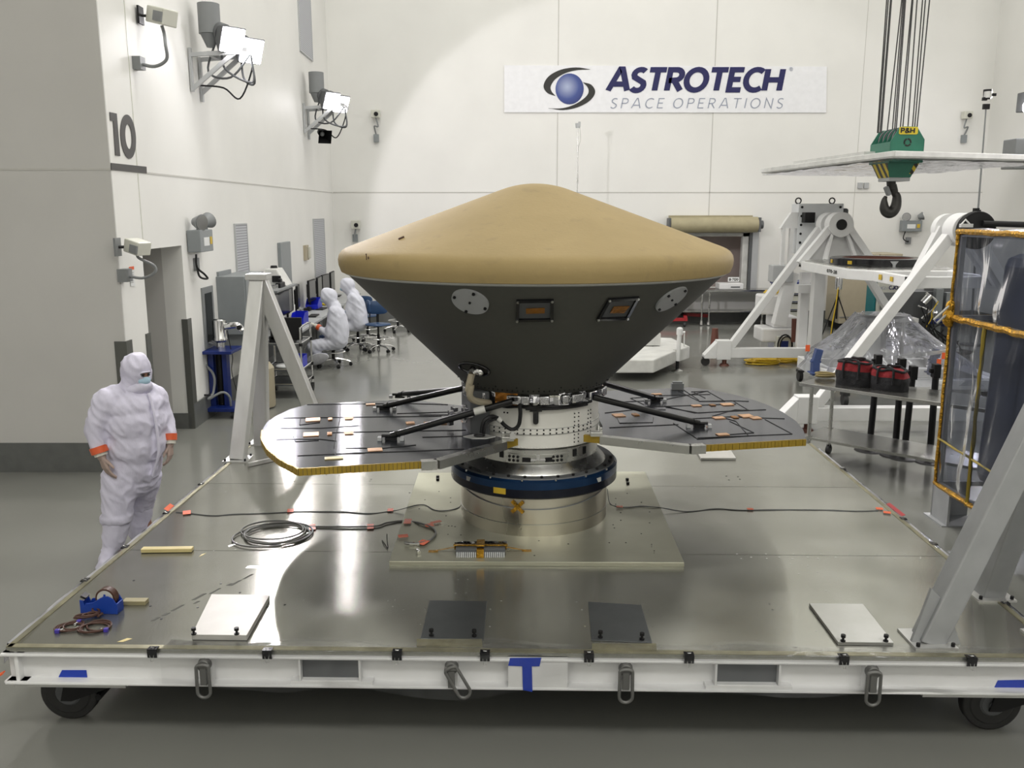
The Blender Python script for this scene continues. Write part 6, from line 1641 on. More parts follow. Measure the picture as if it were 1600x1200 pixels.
# =====================  CRANE HOOK AND WRAPPED PAN  =====================
HY = 12.85
c = gy(1400, 240, HY); hx = c.x
t = thing('crane_hook_block', 'green crane hook block with yellow maker plate and hazard stripes, hanging at right', 'hook block', (hx, HY, 3.5))
zt_, zm_, zb_ = gy(1400, 201, HY).z, gy(1400, 256, HY).z, gy(1392, 278, HY).z
rzb = R(1); rt = Matrix.Rotation(rzb, 3, 'Z')
def hb(x, y, z): return Vector((hx, HY, 0))+rt @ Vector((x, y, 0))+Vector((0, 0, z))
W2, D2 = .235, .33
# front cheek plate (octagon) and rear one, sheaves between
oct_ = [(-W2, zm_), (-W2, zt_-.20), (-W2*.55, zt_-.02), (-W2*.3, zt_), (W2*.5, zt_), (W2, zt_-.17), (W2, zm_)]
for y_, nm in ((-D2, 'front_cheek'), (D2-.02, 'rear_cheek')):
    ck = part(nm, MB().poly([hb(x, y_, z) for x, z in oct_], rt @ Vector((0, .02, 0))), 'green', t, smooth=0, bevel=.004)
    if nm == 'front_cheek': fcheek = ck
part('side_plate', MB().poly([hb(-W2, -D2, zm_), hb(-W2, D2, zm_), hb(-W2, D2, zt_-.20), hb(-W2, -D2, zt_-.20)], rt @ Vector((.015, 0, 0)))
     .poly([hb(W2, -D2, zm_), hb(W2, D2, zm_), hb(W2, D2, zt_-.17), hb(W2, -D2, zt_-.17)], rt @ Vector((-.015, 0, 0))), 'green', t, smooth=0)
for k in range(4):
    y_ = -D2+.11+k*.145
    a_, b_ = hb(0, y_-.02, zt_-.16), hb(0, y_+.02, zt_-.16)
    part('sheave', MB().cyl(a_, b_, .17, .17, 28), 'darkgrey', t)
    part('divider', MB().poly([hb(x*.95, y_+.06, z-.01) for x, z in oct_], rt @ Vector((0, .008, 0))), 'green', t, smooth=0)
# lower tapered body with stripes
mb = MB()
top = [hb(-.22, -D2*.8, zm_), hb(.22, -D2*.8, zm_), hb(.22, D2*.8, zm_), hb(-.22, D2*.8, zm_)]
bot = [hb(-.15, -D2*.55, zb_), hb(.15, -D2*.55, zb_), hb(.15, D2*.55, zb_), hb(-.15, D2*.55, zb_)]
vt = [mb.bm.verts.new(p) for p in top]; vb = [mb.bm.verts.new(p) for p in bot]
for i in range(4): mb.bm.faces.new((vt[i], vt[(i+1) % 4], vb[(i+1) % 4], vb[i]))
mb.bm.faces.new(vt); mb.bm.faces.new(vb[::-1])
lb = part('lower_body', mb, 'green', t, smooth=0)
def sub(i, j, u0, u1, v0, v1, off):
    a, b, c_, d = top[i], top[j], bot[j], bot[i]
    f = lambda u, v: (a*(1-u)+b*u)*(1-v)+(d*(1-u)+c_*u)*v
    n_ = (b-a).cross(d-a).normalized(); ctr = sum(top, Vector())/4
    if n_.dot(a-ctr) < 0: n_ = -n_
    return [f(u0, v0)+n_*off, f(u1, v0)+n_*off, f(u1, v1)+n_*off, f(u0, v1)+n_*off], n_
pp, n_ = sub(3, 0, 0, 1, 0, 1, .002); part('hazard_stripe', MB().poly(pp, n_*.003), 'hazard', lb, smooth=0, label='black and yellow striped side')
pp, n_ = sub(0, 1, .85, 1.0, .05, .75, .002); part('hazard_stripe', MB().poly(pp, n_*.003), 'hazard', lb, smooth=0)
part('bottom_shoe', MB().poly([p+Vector((0, 0, .0)) for p in bot], (0, 0, -.05)), 'lightgrey', t, smooth=0, bevel=.006)
pn = rt @ Vector((0, -1, 0))
pts = [hb(-.13+ .26*u, -D2, zt_-.105+.10*v) for u, v in ((.06, 0), (.94, 0), (1, .12), (1, .88), (.94, 1), (.06, 1), (0, .88), (0, .12))]
npl = part('maker_plate', MB().poly([p+pn*.001 for p in pts], pn*.004), 'craneyel', fcheek, smooth=0, label='yellow plate lettered P&H')
mb = MB(); letters(mb, 'P&H', lambda x, y: hb(-.105+x*.078, -D2, zt_-.085+y*.062)+pn*.006, .24, .16, pn*.002); part('plate_letters', mb, 'signblack', npl, smooth=0)
mb = MB()
for k in range(3):
    for j in range(5): a = 2*PI*k/3+j*.35; p = hb(.045*math.cos(a), -D2, zt_-.21+.045*math.sin(a))+pn*.002; mb.cyl(p, p+pn*.002, .012, .012, 8)
part('bolt_pattern', mb, 'signblack', fcheek, smooth=0)
# hook
HC = gy(1392, 318, HY); 
mb = MB().cyl(gy(1392, 280, HY), gy(1393, 296, HY), .062, .062, 18)
pts = []; rad = []
cx_, cz_ = gy(1390.5, 318, HY).x, gy(1390.5, 318, HY).z
for a, rx, r_ in [(62, .155, .046), (40, .150, .058), (10, .125, .068), (-25, .12, .075), (-60, .12, .082), (-90, .12, .082), (-120, .12, .076), (-150, .115, .066), (180, .11, .052), (155, .12, .038), (132, .13, .022)]:
    pts.append(Vector((cx_+rx*math.cos(R(a))*.75, HY, cz_+rx*1.05*math.sin(R(a))))); rad.append(r_)
pts = [gy(1394, 290, HY), gy(1397, 299, HY)]+pts; rad = [.062, .055]+rad
P_ = spline(pts, 4); RR = []
for i in range(len(P_)):
    k = i/4; j = min(int(k), len(rad)-2); RR.append(rad[j]*(1-(k-j))+rad[j+1]*(k-j))
mb.tube(P_, RR, 14); part('hook', mb, 'hooksteel', t, smooth=60)
part('hook_latch', MB().beam(gy(1384, 292, HY-.07), gy(1389, 305, HY-.05), .07, .05), 'midgrey', t, smooth=0, bevel=.01)
# ropes up to the trolley
random.seed(4)
top_x = [1371, 1372.5, 1375, 1377, 1386, 1394, 1397.5, 1400, 1406, 1410, 1418, 1425, 1428.5, 1432]
px0 = [1385.5, 1388, 1391.5, 1393, 1409, 1411, 1413, 1415, 1425, 1426.5, 1433, 1441.5, 1446, 1452.5]
for i, (a_, b_) in enumerate(zip(top_x, px0)):
    dy = -.25+.5*((i*5) % 7)/6
    p = gy(a_, 208, HY+dy); q_ = gy(b_, 0, HY+dy); e = p+(q_-p)*((CZ-.4-p.z)/(q_.z-p.z))
    part('rope', MB().cyl(p, e, .0085, .0085, 6), 'rope', t)
one('crane_trolley', MB().box((hx+.3, HY, CZ-.22), (1.6, 1.4, .42)).box((hx+.3, HY-.9, CZ-.2), (5, .25, .36)), 'craneyel', 'crane trolley under the ceiling from which the hook block hangs', 'crane trolley', smooth=0)
# wrapped pan: big thin rectangle round the block
PZ = 3.40
pn_ = [gz(1397, 246, PZ), gz(1190, 271, PZ), gz(1386, 273.5, PZ), gz(1645, 252.5, PZ)]
A_, B_, D_ = pn_[0], pn_[1], pn_[3]; C_ = B_+D_-A_
t = thing('drip_pan', 'wide thin tray wrapped in clear plastic, hung around the green hook block', 'tray', sum((A_, B_, C_, D_), Vector())/4)
part('tray', MB().poly([A_, B_, C_, D_], (0, 0, .02)), 'whitedirty', t, smooth=0)
mb = MB()
for a, b in ((A_, B_), (B_, C_), (C_, D_), (D_, A_)): mb.beam(a+Vector((0, 0, .05)), b+Vector((0, 0, .05)), .03, .075)
part('rim', mb, 'whitedirty', t, smooth=0, bevel=.008)
def wrap(u, v):
    p = A_*(1-u)*(1-v)+B_*u*(1-v)+C_*u*v+D_*(1-u)*v
    return p+Vector((0, 0, -.02-.03*abs(noise.noise(p*1.7))-.015*noise.noise(p*6)))
part('plastic_wrap', MB().grid(wrap, 40, 24), 'panwrap', t, smooth=60)
mb = MB().beam(A_*.3+B_*.7+Vector((.1, 0, .11)), A_*.82+B_*.18+Vector((.1, 0, .11)), .18, .05).beam(A_*.15+B_*.85+Vector((.3, 0, .10)), A_*.5+B_*.5+Vector((.3, 0, .10)), .18, .04)
part('stiffening_bar', mb, 'whitedirty', t, smooth=0)

# =====================  WHITE TURNOVER STAND  =====================
AX = 5.48
YN = 10.7; AXN = 5.38
t = thing('turnover_stand', 'big white steel turnover stand with cradle swung between two A-frames', 'turnover stand', (AX, 13.3, 0))
def aframe(y, AX):
    mb = MB()
    mb.b2((AX-1.86, y-.08, .15), (AX+1.86, y+.08, .32))
    for s_ in (-1, 1):
        x0 = AX+s_*1.86
        mb.beam((AX+s_*1.62, y, .32), (AX+s_*.16, y, 2.40), .12, .15, (0, 1, 0))
        # angled foot housing
        mb.poly([(x0, y-.10, .12), (x0, y-.10, .46), (x0-s_*.25, y-.10, .46), (x0-s_*.25, y-.10, .12)], (0, .2, 0))
        mb.poly([(x0, y-.10, .44), (x0+s_*.22, y-.10, .20), (x0+s_*.22, y-.10, .14), (x0, y-.10, .14)], (0, .2, 0))
    f = part('a_frame', mb, 'white', t, smooth=0, bevel=.008)
    for s_ in (-1, 1):
        x0 = AX+s_*2.02
        part('caster', MB().cyl((x0-.02, y-.025, .075), (x0-.02, y+.025, .075), .075, .075, 22).box((x0, y, .15), (.14, .10, .02)), 'rubber', f)
        part('leveling_foot', MB().cyl((AX+s_*1.70, y, .03), (AX+s_*1.70, y, .16), .04, .04, 14).cyl((AX+s_*1.70, y, .0), (AX+s_*1.70, y, .035), .09, .07, 18), 'brownrust', f)
    part('hub', MB().cyl((AX, y-.16, 2.48), (AX, y+.1, 2.48), .20, .20, 32), 'white', f, bevel=.006)
    part('hub_bore', MB().cyl((AX, y-.165, 2.48), (AX, y-.158, 2.48), .085, .085, 24), 'black', f)
    return f
fA = aframe(15.5, 5.48); fB = aframe(YN, AXN)
part('hub_disc', MB().cyl((AXN+.06, YN-.24, 2.48), (AXN+.06, YN-.15, 2.48), .22, .22, 36), 'black', fB, bevel=.01)
part('crank_bar', MB().tube([(AXN+.1, YN-.26, 2.56), (AXN+.4, YN-.28, 2.55), (AXN+.8, YN-.3, 2.54)], .035, 10), 'black', fB)
mb = MB().beam((AXN+1.7, YN, .23), (AX+1.7, 15.5, .23), .14, .14)
part('long_beam', mb, 'white', t, smooth=0)
# service columns beside the far frame
def col(pxa, pya, pxb, pyb, Y, w, d, nm='column'):
    a, b = gy(pxa, pya, Y), gy(pxb, pyb, Y); return part(nm, MB().b2((a.x-w/2, Y-d/2, .30), (a.x+w/2, Y+d/2, b.z)), 'white', t, smooth=0, bevel=.008)
col(1251, 540, 1251, 425, 15.7, .16, .14); col(1272, 540, 1272, 400, 15.25, .19, .2)
part('cross_piece', MB().b2((gy(1247, 450, 15.4).x, 15.4, 1.30), (gy(1284, 450, 15.4).x, 15.6, 1.44)), 'white', t, smooth=0)
part('slanted_leg', MB().beam(gy(1216, 508, 16.0), gy(1237, 425, 16.0), .22, .22, (0, 1, 0)), 'white', t, smooth=0, bevel=.01)
# gear box on top
bx0, bx1, bz0, bz1, by0 = 5.08, 5.88, 1.95, 2.83, 15.95
mat('gearwhite', (.78, .80, .82), .45)
gbx = part('gear_box', MB().b2((bx0, by0, bz0), (bx1, by0+.4, bz1)), 'gearwhite', t, smooth=0, bevel=.01, label='bolted white gear box on the far frame')

mb = MB()
for k in range(6):
    for x in (bx0+.06, bx1-.06): z = bz1-.06-k*.155; mb.cyl((x, by0-.012, z), (x, by0, z), .022, .022, 8)
part('bolt_row', mb, 'black', gbx)
for x in (bx0+.02, bx1-.18): part('eye_bolt', MB().tube([(x+.05*math.cos(a*.5), by0+.1, bz1+.05+.05*math.sin(a*.5)) for a in range(12)], .012, 6, closed=True), 'hooksteel', gbx)
part('side_cover', MB().b2((bx1, by0+.05, bz1-.62), (bx1+.12, by0+.35, bz1-.08)), 'darkgrey', gbx, smooth=0, bevel=.04)
part('side_frame', MB().b2((bx0-.26, by0, 1.6), (bx0-.2, by0+.1, 2.45)).b2((bx0-.12, by0, 1.6), (bx0-.06, by0+.1, 2.5)).poly([(bx0-.30, by0, 2.40), (bx0, by0, 2.40), (bx0, by0, 2.68), (bx0-.12, by0, 2.68)], (0, .12, 0)), 'white', gbx, smooth=0)
part('lower_housing', MB().b2((bx0-.42, by0-.1, 1.45), (bx0-.05, by0+.2, 1.75)), 'lightgrey', gbx, smooth=0, bevel=.01)
part('motor', MB().b2((AX-.34, 15.75, 2.50), (AX-.16, 15.94, 2.68)), 'black', gbx, smooth=0, bevel=.01)
# cradle: long frame with wider middle plate and end cheeks
mb = MB(); z0c, z1c = 1.76, 1.90
for s_ in (-1, 1):
    mb.b2((AX+s_*.50-.05, YN+.3, z0c), (AX+s_*.50+.05, 15.3, z1c))
for y in (YN+.35, 15.2): mb.b2((AX-.55, y-.08, z0c), (AX+.55, y+.08, z1c))
mb.poly([(AX-.55, 12.1, z0c), (AX-.78, 12.45, z0c), (AX-.78, 14.45, z0c), (AX-.55, 14.8, z0c), (AX+.55, 14.8, z0c), (AX+.78, 14.45, z0c), (AX+.78, 12.45, z0c), (AX+.55, 12.1, z0c)], (0, 0, z1c-z0c))
crd = part('cradle', mb, 'white', t, smooth=0, bevel=.008)
part('cradle_plate', MB().poly([(AX-.50, 12.2, z1c), (AX-.74, 12.5, z1c), (AX-.74, 14.4, z1c), (AX-.50, 14.7, z1c), (AX+.50, 14.7, z1c), (AX+.74, 14.4, z1c), (AX+.74, 12.5, z1c), (AX+.50, 12.2, z1c)], (0, 0, .015)), 'steel', crd, smooth=0)
for y, nm in ((15.05, 'far'), (YN+.35, 'near')):
    mb = MB()
    if nm == 'far':
        mb.poly([(AX-.62, y, z1c), (AX+.62, y, z1c), (AX+.17, y, 2.50), (AX-.17, y, 2.50)], (0, .03, 0))
        for s_ in (-1, 1): mb.beam((AX+s_*.26, y-.20, z1c), (AX+s_*.12, y-.04, 2.35), .05, .10, (0, 1, 0))
        mb.cyl((AX, y-.14, 2.48), (AX, y+.1, 2.48), .205, .205, 32)
    else: mb.cyl((AXN, y-.05, 2.48), (AXN, y+.06, 2.48), .19, .19, 32)
    ax_ = AX if nm == 'far' else AXN
    mb.beam((AX-(.62 if nm == 'far' else .5), y-.04, z1c-.07), (ax_-.10, y-.04, 2.50), .11, .13, (0, 1, 0)); mb.beam((AX+(.62 if nm == 'far' else .5), y-.04, z1c-.07), (ax_+.10, y-.04, 2.50), .11, .13, (0, 1, 0))
    part('end_cheek', mb, 'white', crd, smooth=25)
part('cheek_bore', MB().cyl((AX, 14.90, 2.48), (AX, 14.905, 2.48), .09, .09, 24), 'black', crd)
ring_ = MB().lathe([(.50, 1.915), (.68, 1.915), (.68, 2.01), (.655, 2.02), (.50, 2.02), (.50, 1.915)], (AX, 13.35, 0), 72)
rg = part('adapter_ring', ring_, 'blackgloss', t, smooth=30, label='black adapter ring')
part('ring_lining', MB().lathe([(.47, 1.93), (.50, 1.93), (.50, 2.015), (.47, 2.015), (.47, 1.93)], (AX, 13.35, 0), 72), 'brownrust', rg)
for a in (215, 180):
    q_ = Vector((AX+.684*math.cos(R(a)), 13.35+.684*math.sin(R(a)), 1.965)); n_ = Vector((math.cos(R(a)), math.sin(R(a)), 0)); part('orange_label', MB().box(q_, (.07, .006, .05), rot=Matrix.Rotation(R(a+90), 3, 'Z')), 'labelyel', rg, smooth=0)
part('notch_plate', MB().poly([(AX-.10, 12.66, 2.0), (AX+.02, 12.66, 2.0), (AX-.02, 12.66, 1.95), (AX-.02, 12.66, 1.915), (AX-.06, 12.66, 1.915), (AX-.06, 12.66, 1.95)], (0, -.01, 0)), 'lightgrey', rg, smooth=0)
fe = lambda y, z: (AX-.79, y, z)
part('orange_label', MB().box(gp(1375.5, 433, (AX-.56, 0, 0), (1, 0, 0))+Vector((-.003, 0, 0)), (.006, .09, .07)).box(gp(1393, 436, (AX-.56, 0, 0), (1, 0, 0))+Vector((-.003, 0, 0)), (.006, .08, .06)), 'labelyel', crd, smooth=0)
mb = MB(); p0 = gp(1292, 423, (AX-.785, 0, 0), (1, 0, 0))
letters(mb, 'N70_28', lambda x, y: Vector((AX-.786, p0.y-x*.11, p0.z-.03+y*.05)), .2, .2, (-.002, 0, 0)) if False else letters(mb, '070-28', lambda x, y: Vector((AX-.783, p0.y-x*.09, p0.z-.02+y*.045)), .2, .2, (-.002, 0, 0))
part('stencil_number', mb, 'signblack', crd, smooth=0)
# counterweight blocks and kit behind
p = gy(1212, 530, 16.5)
one('counterweight', MB().b2((p.x-.32, 16.3, .30), (p.x+.34, 16.9, .56)).b2((p.x-.1, 16.35, .56), (p.x+.34, 16.9, .78)), 'white', 'lower white counterweight block inside the turnover stand', 'weight', smooth=0, bevel=.03)
one('counterweight', MB().b2((p.x-.32, 16.45, .80), (p.x+.24, 16.9, 1.16)), 'white', 'upper white counterweight block under a yellow cord', 'weight', smooth=0, bevel=.03)
def cordcoil(c, rx, ry, turns, lab, m_='yellow', r=.012, h=.02, seed=1):
    return one('extension_cord', coil(coil(MB(), Vector(c), rx, ry, turns, r, .08, seed, h=h), Vector(c)+Vector((.05, .02, .01)), rx*.8, ry*.9, turns, r, .1, seed+3, h=h), m_, lab, 'cord')
cordcoil((p.x-.02, 16.7, 1.165), .17, .12, 4, 'yellow extension cord heaped on the upper white counterweight')
cordcoil(gz(1192, 568), .26, .16, 6, 'left yellow cord coil on floor under the white stand beam', seed=4); cordcoil(gz(1232, 566), .20, .14, 5, 'right yellow cord coil on floor under the white stand beam', seed=8)
c = gz(1224, 561); t = thing('battery_charger', 'small charger with blue label and black looped cables on the stand base', 'charger', c)
part('case', MB().box(c+Vector((0, .1, .27)), (.26, .22, .30)), 'offwhite', t, smooth=0, bevel=.015)
part('label', MB().box(c+Vector((.0, -.015, .28)), (.14, .01, .12)), 'bluepaint', t, smooth=0)
part('cable_loop', MB().tube([c+Vector((.13*math.cos(a*.3), -.04, .27+.19*math.sin(a*.3))) for a in range(21)], .014, 8, closed=True).tube([c+Vector((.115*math.cos(a*.3)+.02, -.06, .25+.18*math.sin(a*.3))) for a in range(21)], .012, 8, closed=True), 'black', t)
one('brown_strut', MB().cyl(gy(1240, 534, 15.9), gy(1241, 498, 15.9), .045, .045, 14), 'brownrust', 'upright brown rusty cylinder beside the charger', 'cylinder')
one('red_cap', MB().cyl(gz(1125, 552)+Vector((0, .5, 0)), gz(1125, 552)+Vector((0, .5, .42)), .09, .06, 16), 'brownrust', 'dark red capped jack behind the left foot of the white stand', 'jack')

# =====================  PLASTIC-COVERED FIXTURE  =====================
t = thing('covered_fixture', 'white base frame on casters with pedestal under a clear plastic sheet', 'fixture', (5.6, 13.1, 0))
mb = MB()
mb.b2((4.62, 12.15, .22), (4.78, 14.1, .40)); mb.b2((6.6, 12.15, .22), (6.76, 14.1, .40))
for y in (12.2, 13.1, 14.0): mb.b2((4.7, y-.07, .24), (6.7, y+.07, .38))
part('base_frame', mb, 'white', t, smooth=0, bevel=.008)
part('pedestal', MB().cyl((5.45, 13.1, .38), (5.45, 13.1, 1.12), .16, .13, 20).b2((5.2, 12.85, 1.1), (5.95, 13.3, 1.16)).cyl((5.8, 13.0, .38), (5.8, 13.0, 1.1), .03, .03, 10), 'alum', t)
part('support_bar', MB().beam((5.5, 12.6, .62), (6.3, 12.3, .78), .04, .05), 'alum', t, smooth=0)
for x, y in ((4.66, 14.05), (4.70, 12.2), (6.7, 12.2)):
    part('caster', MB().cyl((x-.03, y, .085), (x+.03, y, .085), .085, .085, 22).box((x, y, .17), (.10, .12, .04)), 'rubber', t)
for px_, py_ in ((1272, 572), (1454, 585)):
    b = gy(px_, py_, 12.55); hgt = .42
    mb = MB().b2((b.x-.05, 12.45, .38), (b.x+.05, 12.57, .38+hgt*.55)).box((b.x, 12.5, .42), (.16, .2, .02)).box((b.x, 12.5, .58), (.14, .08, .03)).beam((b.x, 12.5, .58), (b.x+.04, 12.5, .76), .10, .10, (0, 1, 0))
    part('blue_stand', mb, 'bluestand', t, smooth=0, bevel=.006)
TX0, TX1 = 5.08, 6.0
def cov(u, v):
    a = 2*PI*u; c_, s_ = math.cos(a), math.sin(a); e = (abs(c_)**5+abs(s_)**5)**-.2
    rx = .34+(1.12-.34)*v**.9; ry = .30+(1.02-.30)*v
    cx2 = 5.52*(1-v)+5.66*v
    w = noise.noise(Vector((c_*2.2, s_*2.2, v*1.2))); w2 = noise.noise(Vector((c_*6, s_*6, v*2+5)))
    k = (.04+.14*v)*w+.05*v*w2
    z = 1.20-.74*v**.85+.03*w2-.10*v*max(0, noise.noise(Vector((c_*3, s_*3, 9))))
    if v > .86: z = min(z, .48-(v-.86)*1.3)
    return Vector((cx2+(rx+k)*e*c_, 13.1+(ry+k)*e*s_, z))
one('plastic_sheet', MB().grid(cov, 120, 26).poly([(5.52+.34*math.cos(2*PI*i/24)*1.1, 13.1+.30*math.sin(2*PI*i/24)*1.1, 1.20) for i in range(24)], (0, 0, 0)), 'milkfilm', 'crumpled clear plastic sheet draped over the fixture behind the tool bags', 'plastic sheet', smooth=60)
for px_, py_, lab in ((1262, 544, 'orange tape flag at the left edge of the draped plastic sheet'), (1467, 566, 'lower orange tape flag at the right of the draped plastic sheet'), (1475, 556, 'upper orange tape flag at the right of the draped plastic sheet')):
    c = gy(px_, py_, 12.25); one('tape_flag', MB().box(c, (.06, .01, .09)), 'orange', lab, 'tape', group='orange tape flags on the draped plastic', smooth=0)

# =====================  STAINLESS TABLE, BAGS, STANCHIONS  =====================
TA = gz(1248, 598, .88); TB = gz(1480, 631, .88); tu = (TB-TA).normalized(); tv = Vector((-tu.y, tu.x, 0))
if tv.y < 0: tv = -tv
TL, TD = 2.1, .62
def tp(a, b, z): return Vector((TA.x, TA.y, 0))+tu*a+tv*b+Vector((0, 0, z))
t = thing('work_table', 'stainless steel work table with lower shelf, right of the platform under red tool bags', 'table', tp(TL/2, TD/2, 0))
part('tabletop', MB().poly([tp(0, 0, .845), tp(TL, 0, .845), tp(TL, TD, .845), tp(0, TD, .845)], (0, 0, .038)), 'stainless', t, smooth=0, bevel=.004)
part('shelf', MB().poly([tp(.06, .02, .27), tp(TL-.06, .02, .27), tp(TL-.06, TD-.02, .27), tp(.06, TD-.02, .27)], (0, 0, .03)), 'stainless', t, smooth=0, bevel=.003)
for a in (.13, TL-.13):
    for b in (.05, TD-.05):
        l = part('leg', MB().cyl(tp(a, b, .10), tp(a, b, .85), .021, .021, 14).cyl(tp(a, b, .26), tp(a, b, .31), .034, .034, 14), 'steel', t)
        part('caster', MB().cyl(tp(a, b, .05)-tu*.018, tp(a, b, .05)+tu*.018, .05, .05, 18).box(tp(a, b, .09), (.04, .04, .04)), 'rubber', l)
def bag(a, b, L_, W_, Hh, rz, lab, seed):
    c = tp(a, b, .884); t = thing('tool_bag', lab, 'bag', c, R(rz), 'red and black tool bags')
    rt_ = Matrix.Rotation(R(rz), 3, 'Z')
    def f(u, v, z0_=0., z1_=1., s=1.0):
        an = 2*PI*u; c_, s_ = math.cos(an), math.sin(an); e = (abs(c_)**3+abs(s_)**3)**(-1/3)
        z = z0_+(z1_-z0_)*v; w = noise.noise(Vector((c_*2+seed, s_*2, z*3)))
        k = s*(1+.10*w)*(1-.28*max(0, z-.45)**1.2)*(1 if z > .02 else .97)
        return c+rt_ @ Vector((L_/2*k*e*c_, W_/2*k*e*s_, 0))+Vector((0, 0, Hh*z*(1+.16*noise.noise(Vector((c_*1.8, seed, 2)))*z)))
    part('lower_body', MB().grid(lambda u, v: f(u, v, 0, .62), 48, 6), 'blackfabric', t, smooth=60)
    part('red_panel', MB().grid(lambda u, v: f(u, v, .60, .93, 1.005), 48, 6), 'redfabric', t, smooth=60)
    mb = MB().tube([f(i/48, 1, 0, .94) for i in range(48)], .014, 8, closed=True)
    part('zip_rim', mb, 'blackfabric', t, smooth=60)
    cc_ = c+Vector((0, 0, Hh*.80)); mb = MB(); R_ = [f(i/48, 1, 0, .93) for i in range(48)]; cv = mb.bm.verts.new(cc_); vs = [mb.bm.verts.new(p) for p in R_]
    for i in range(48): mb.bm.faces.new((vs[i], vs[(i+1) % 48], cv))
    part('sunken_top', mb, 'redfabric', t, smooth=60)
    for s_ in (-1, 1):
        mb = MB().tube(spline([c+rt_ @ Vector((L_*.22, s_*W_*.52, Hh*.3)), c+rt_ @ Vector((L_*.2, s_*W_*.46, Hh*.95)), c+rt_ @ Vector((0, s_*W_*.30, Hh*1.02)), c+rt_ @ Vector((-L_*.2, s_*W_*.46, Hh*.95)), c+rt_ @ Vector((-L_*.22, s_*W_*.52, Hh*.3))], 6), .013, 6)
        part('strap', mb, 'blackfabric', t)
ab = (gz(1330, 604, .88)-tp(0, 0, .88)); ab2 = (gz(1379, 609, .88)-tp(0, 0, .88))
bag(ab.dot(tu)-.02, ab.dot(tv)+.10, .37, .25, .27, -38, 'left red and black tool bag on the stainless table', 3)
bag(ab2.dot(tu)+.04, ab2.dot(tv)+.06, .37, .25, .23, -44, 'right red and black tool bag on the stainless table, beside black posts', 11)
c = gz(1290, 592, .88)+Vector((0, 0, .012)); one('hose_coil', coil(MB(), c, .095, .075, 3, .012, .03, 2, h=.014), 'olive', 'small olive brown hose coil on the table left of the tool bags', 'hose')
c = tp(.52, .50, .884); one('small_bottle', MB().lathe([(0, .0), (.03, 0), (.03, .2), (.01, .26), (0, .27)], c, 14), 'midgrey', 'small grey bottle tip standing behind the left tool bag', 'bottle')
def stanch(base, top, lab):
    b = gz(*base); tpx = gy(top[0], top[1], b.y); 
    t = thing('stanchion', lab, 'stanchion', b, group='black stanchions behind the table')
    part('post', MB().cyl(b+Vector((0, 0, .02)), tpx, .036, .034, 16), 'black', t)
    part('belt_head', MB().box(tpx-Vector((0, 0, .03)), (.075, .085, .15)).box(tpx+Vector((-.05, 0, -.03)), (.04, .04, .05)), 'black', t, smooth=0, bevel=.008)
    part('base_disc', MB().lathe([(0, .03), (.03, .03), (.15, .012), (.165, .0), (0, 0)], b, 32), 'black', t)
stanch((1358, 704), (1372, 560), 'leftmost black stanchion behind the table, top hidden by the tool bags')
stanch((1398, 712), (1409, 566), 'second black stanchion, its head just right of the tool bags')
stanch((1412, 716), (1427, 578), 'third black stanchion, shorter head between two others')
stanch((1452, 722), (1463, 575), 'rightmost black stanchion, next to the amber-taped plastic booth')

# =====================  AMBER-TAPED PLASTIC BOOTH  =====================
mat('olive3', (.28, .21, .03), .35, metal=.4, noise_amt=.15); mat('slate', (.075, .085, .12), .5, noise_amt=.25, nscale=3)
GX, GX1, GY0, GY1, GZ0, GZ1, GZM = 3.80, 5.3, 4.9, 7.6, .29, 2.53, 1.80
t = thing('plastic_booth', 'tall frame booth wrapped in grey clear plastic with amber tape edges, right edge of frame', 'enclosure', ((GX+GX1)/2, (GY0+GY1)/2, 0))
mb = MB()
for x in (GX+.02, GX1-.02):
    for y in (GY0+.02, GY1-.03): mb.b2((x-.02, y-.02, .29), (x+.02, y+.02, GZ1))
for z in (GZ0+.02, GZM, GZ1-.02):
    for x in (GX+.02, GX1-.02): mb.b2((x-.018, GY0, z-.02), (x+.018, GY1, z+.02))
    for y in (GY0+.02, GY1-.02): mb.b2((GX, y-.018, z-.02), (GX1, y+.018, z+.02))
part('frame', mb, 'alumgrey', t, smooth=0)
mb = MB().b2((GX-.02, GY1-.30, .01), (GX+.0, GY1-.0, .30)).b2((GX-.02, GY1-.02, .01), (GX+.30, GY1, .30)).b2((GX-.06, GY1-.3, 0), (GX+.3, GY1+.05, .012))
part('leg', mb, 'alumgrey', t, smooth=0)
for (x, y) in ((GX1-.1, GY1), (GX1-.1, GY0+.1), (GX+.05, GY0+.1)): part('leg', MB().b2((x-.05, y-.1, 0), (x+.05, y, .30)), 'alumgrey', t, smooth=0)
def crinkle(p, n, amp=.02):
    return p+n*amp*(noise.noise(p*2.2)+.5*noise.noise(p*6.5))
def sheet(a, b, z0_, z1_, n, nu=40, nv=30, amp=.03):
    a, b = Vector(a), Vector(b); mb = MB()
    def f(u, v):
        p = a*(1-u)+b*u+Vector((0, 0, z0_+(z1_-z0_)*v)); e = min(1, 6*min(u, 1-u, v, 1-v))
        g = .5+noise.noise(Vector((p.x*9+p.y*9+v*2.0, v*1.4, 3)))
        return p+Vector(n)*(amp*e*(g+.6*noise.noise(p*3)))
    return mb.grid(f, nu, nv)
sh_ = [((GX, GY1, 0), (GX, GY0, 0), (-1, 0, 0)), ((GX, GY1, 0), (GX1, GY1, 0), (0, 1, 0)), ((GX1, GY1, 0), (GX1, GY0, 0), (1, 0, 0))]
for a, b, n_ in sh_:
    part('plastic_panel', sheet(a, b, GZM, GZ1, n_), 'tentfilm', t, smooth=80)
    part('plastic_panel', sheet(a, b, GZ0, GZM, n_), 'tentfilm', t, smooth=80)
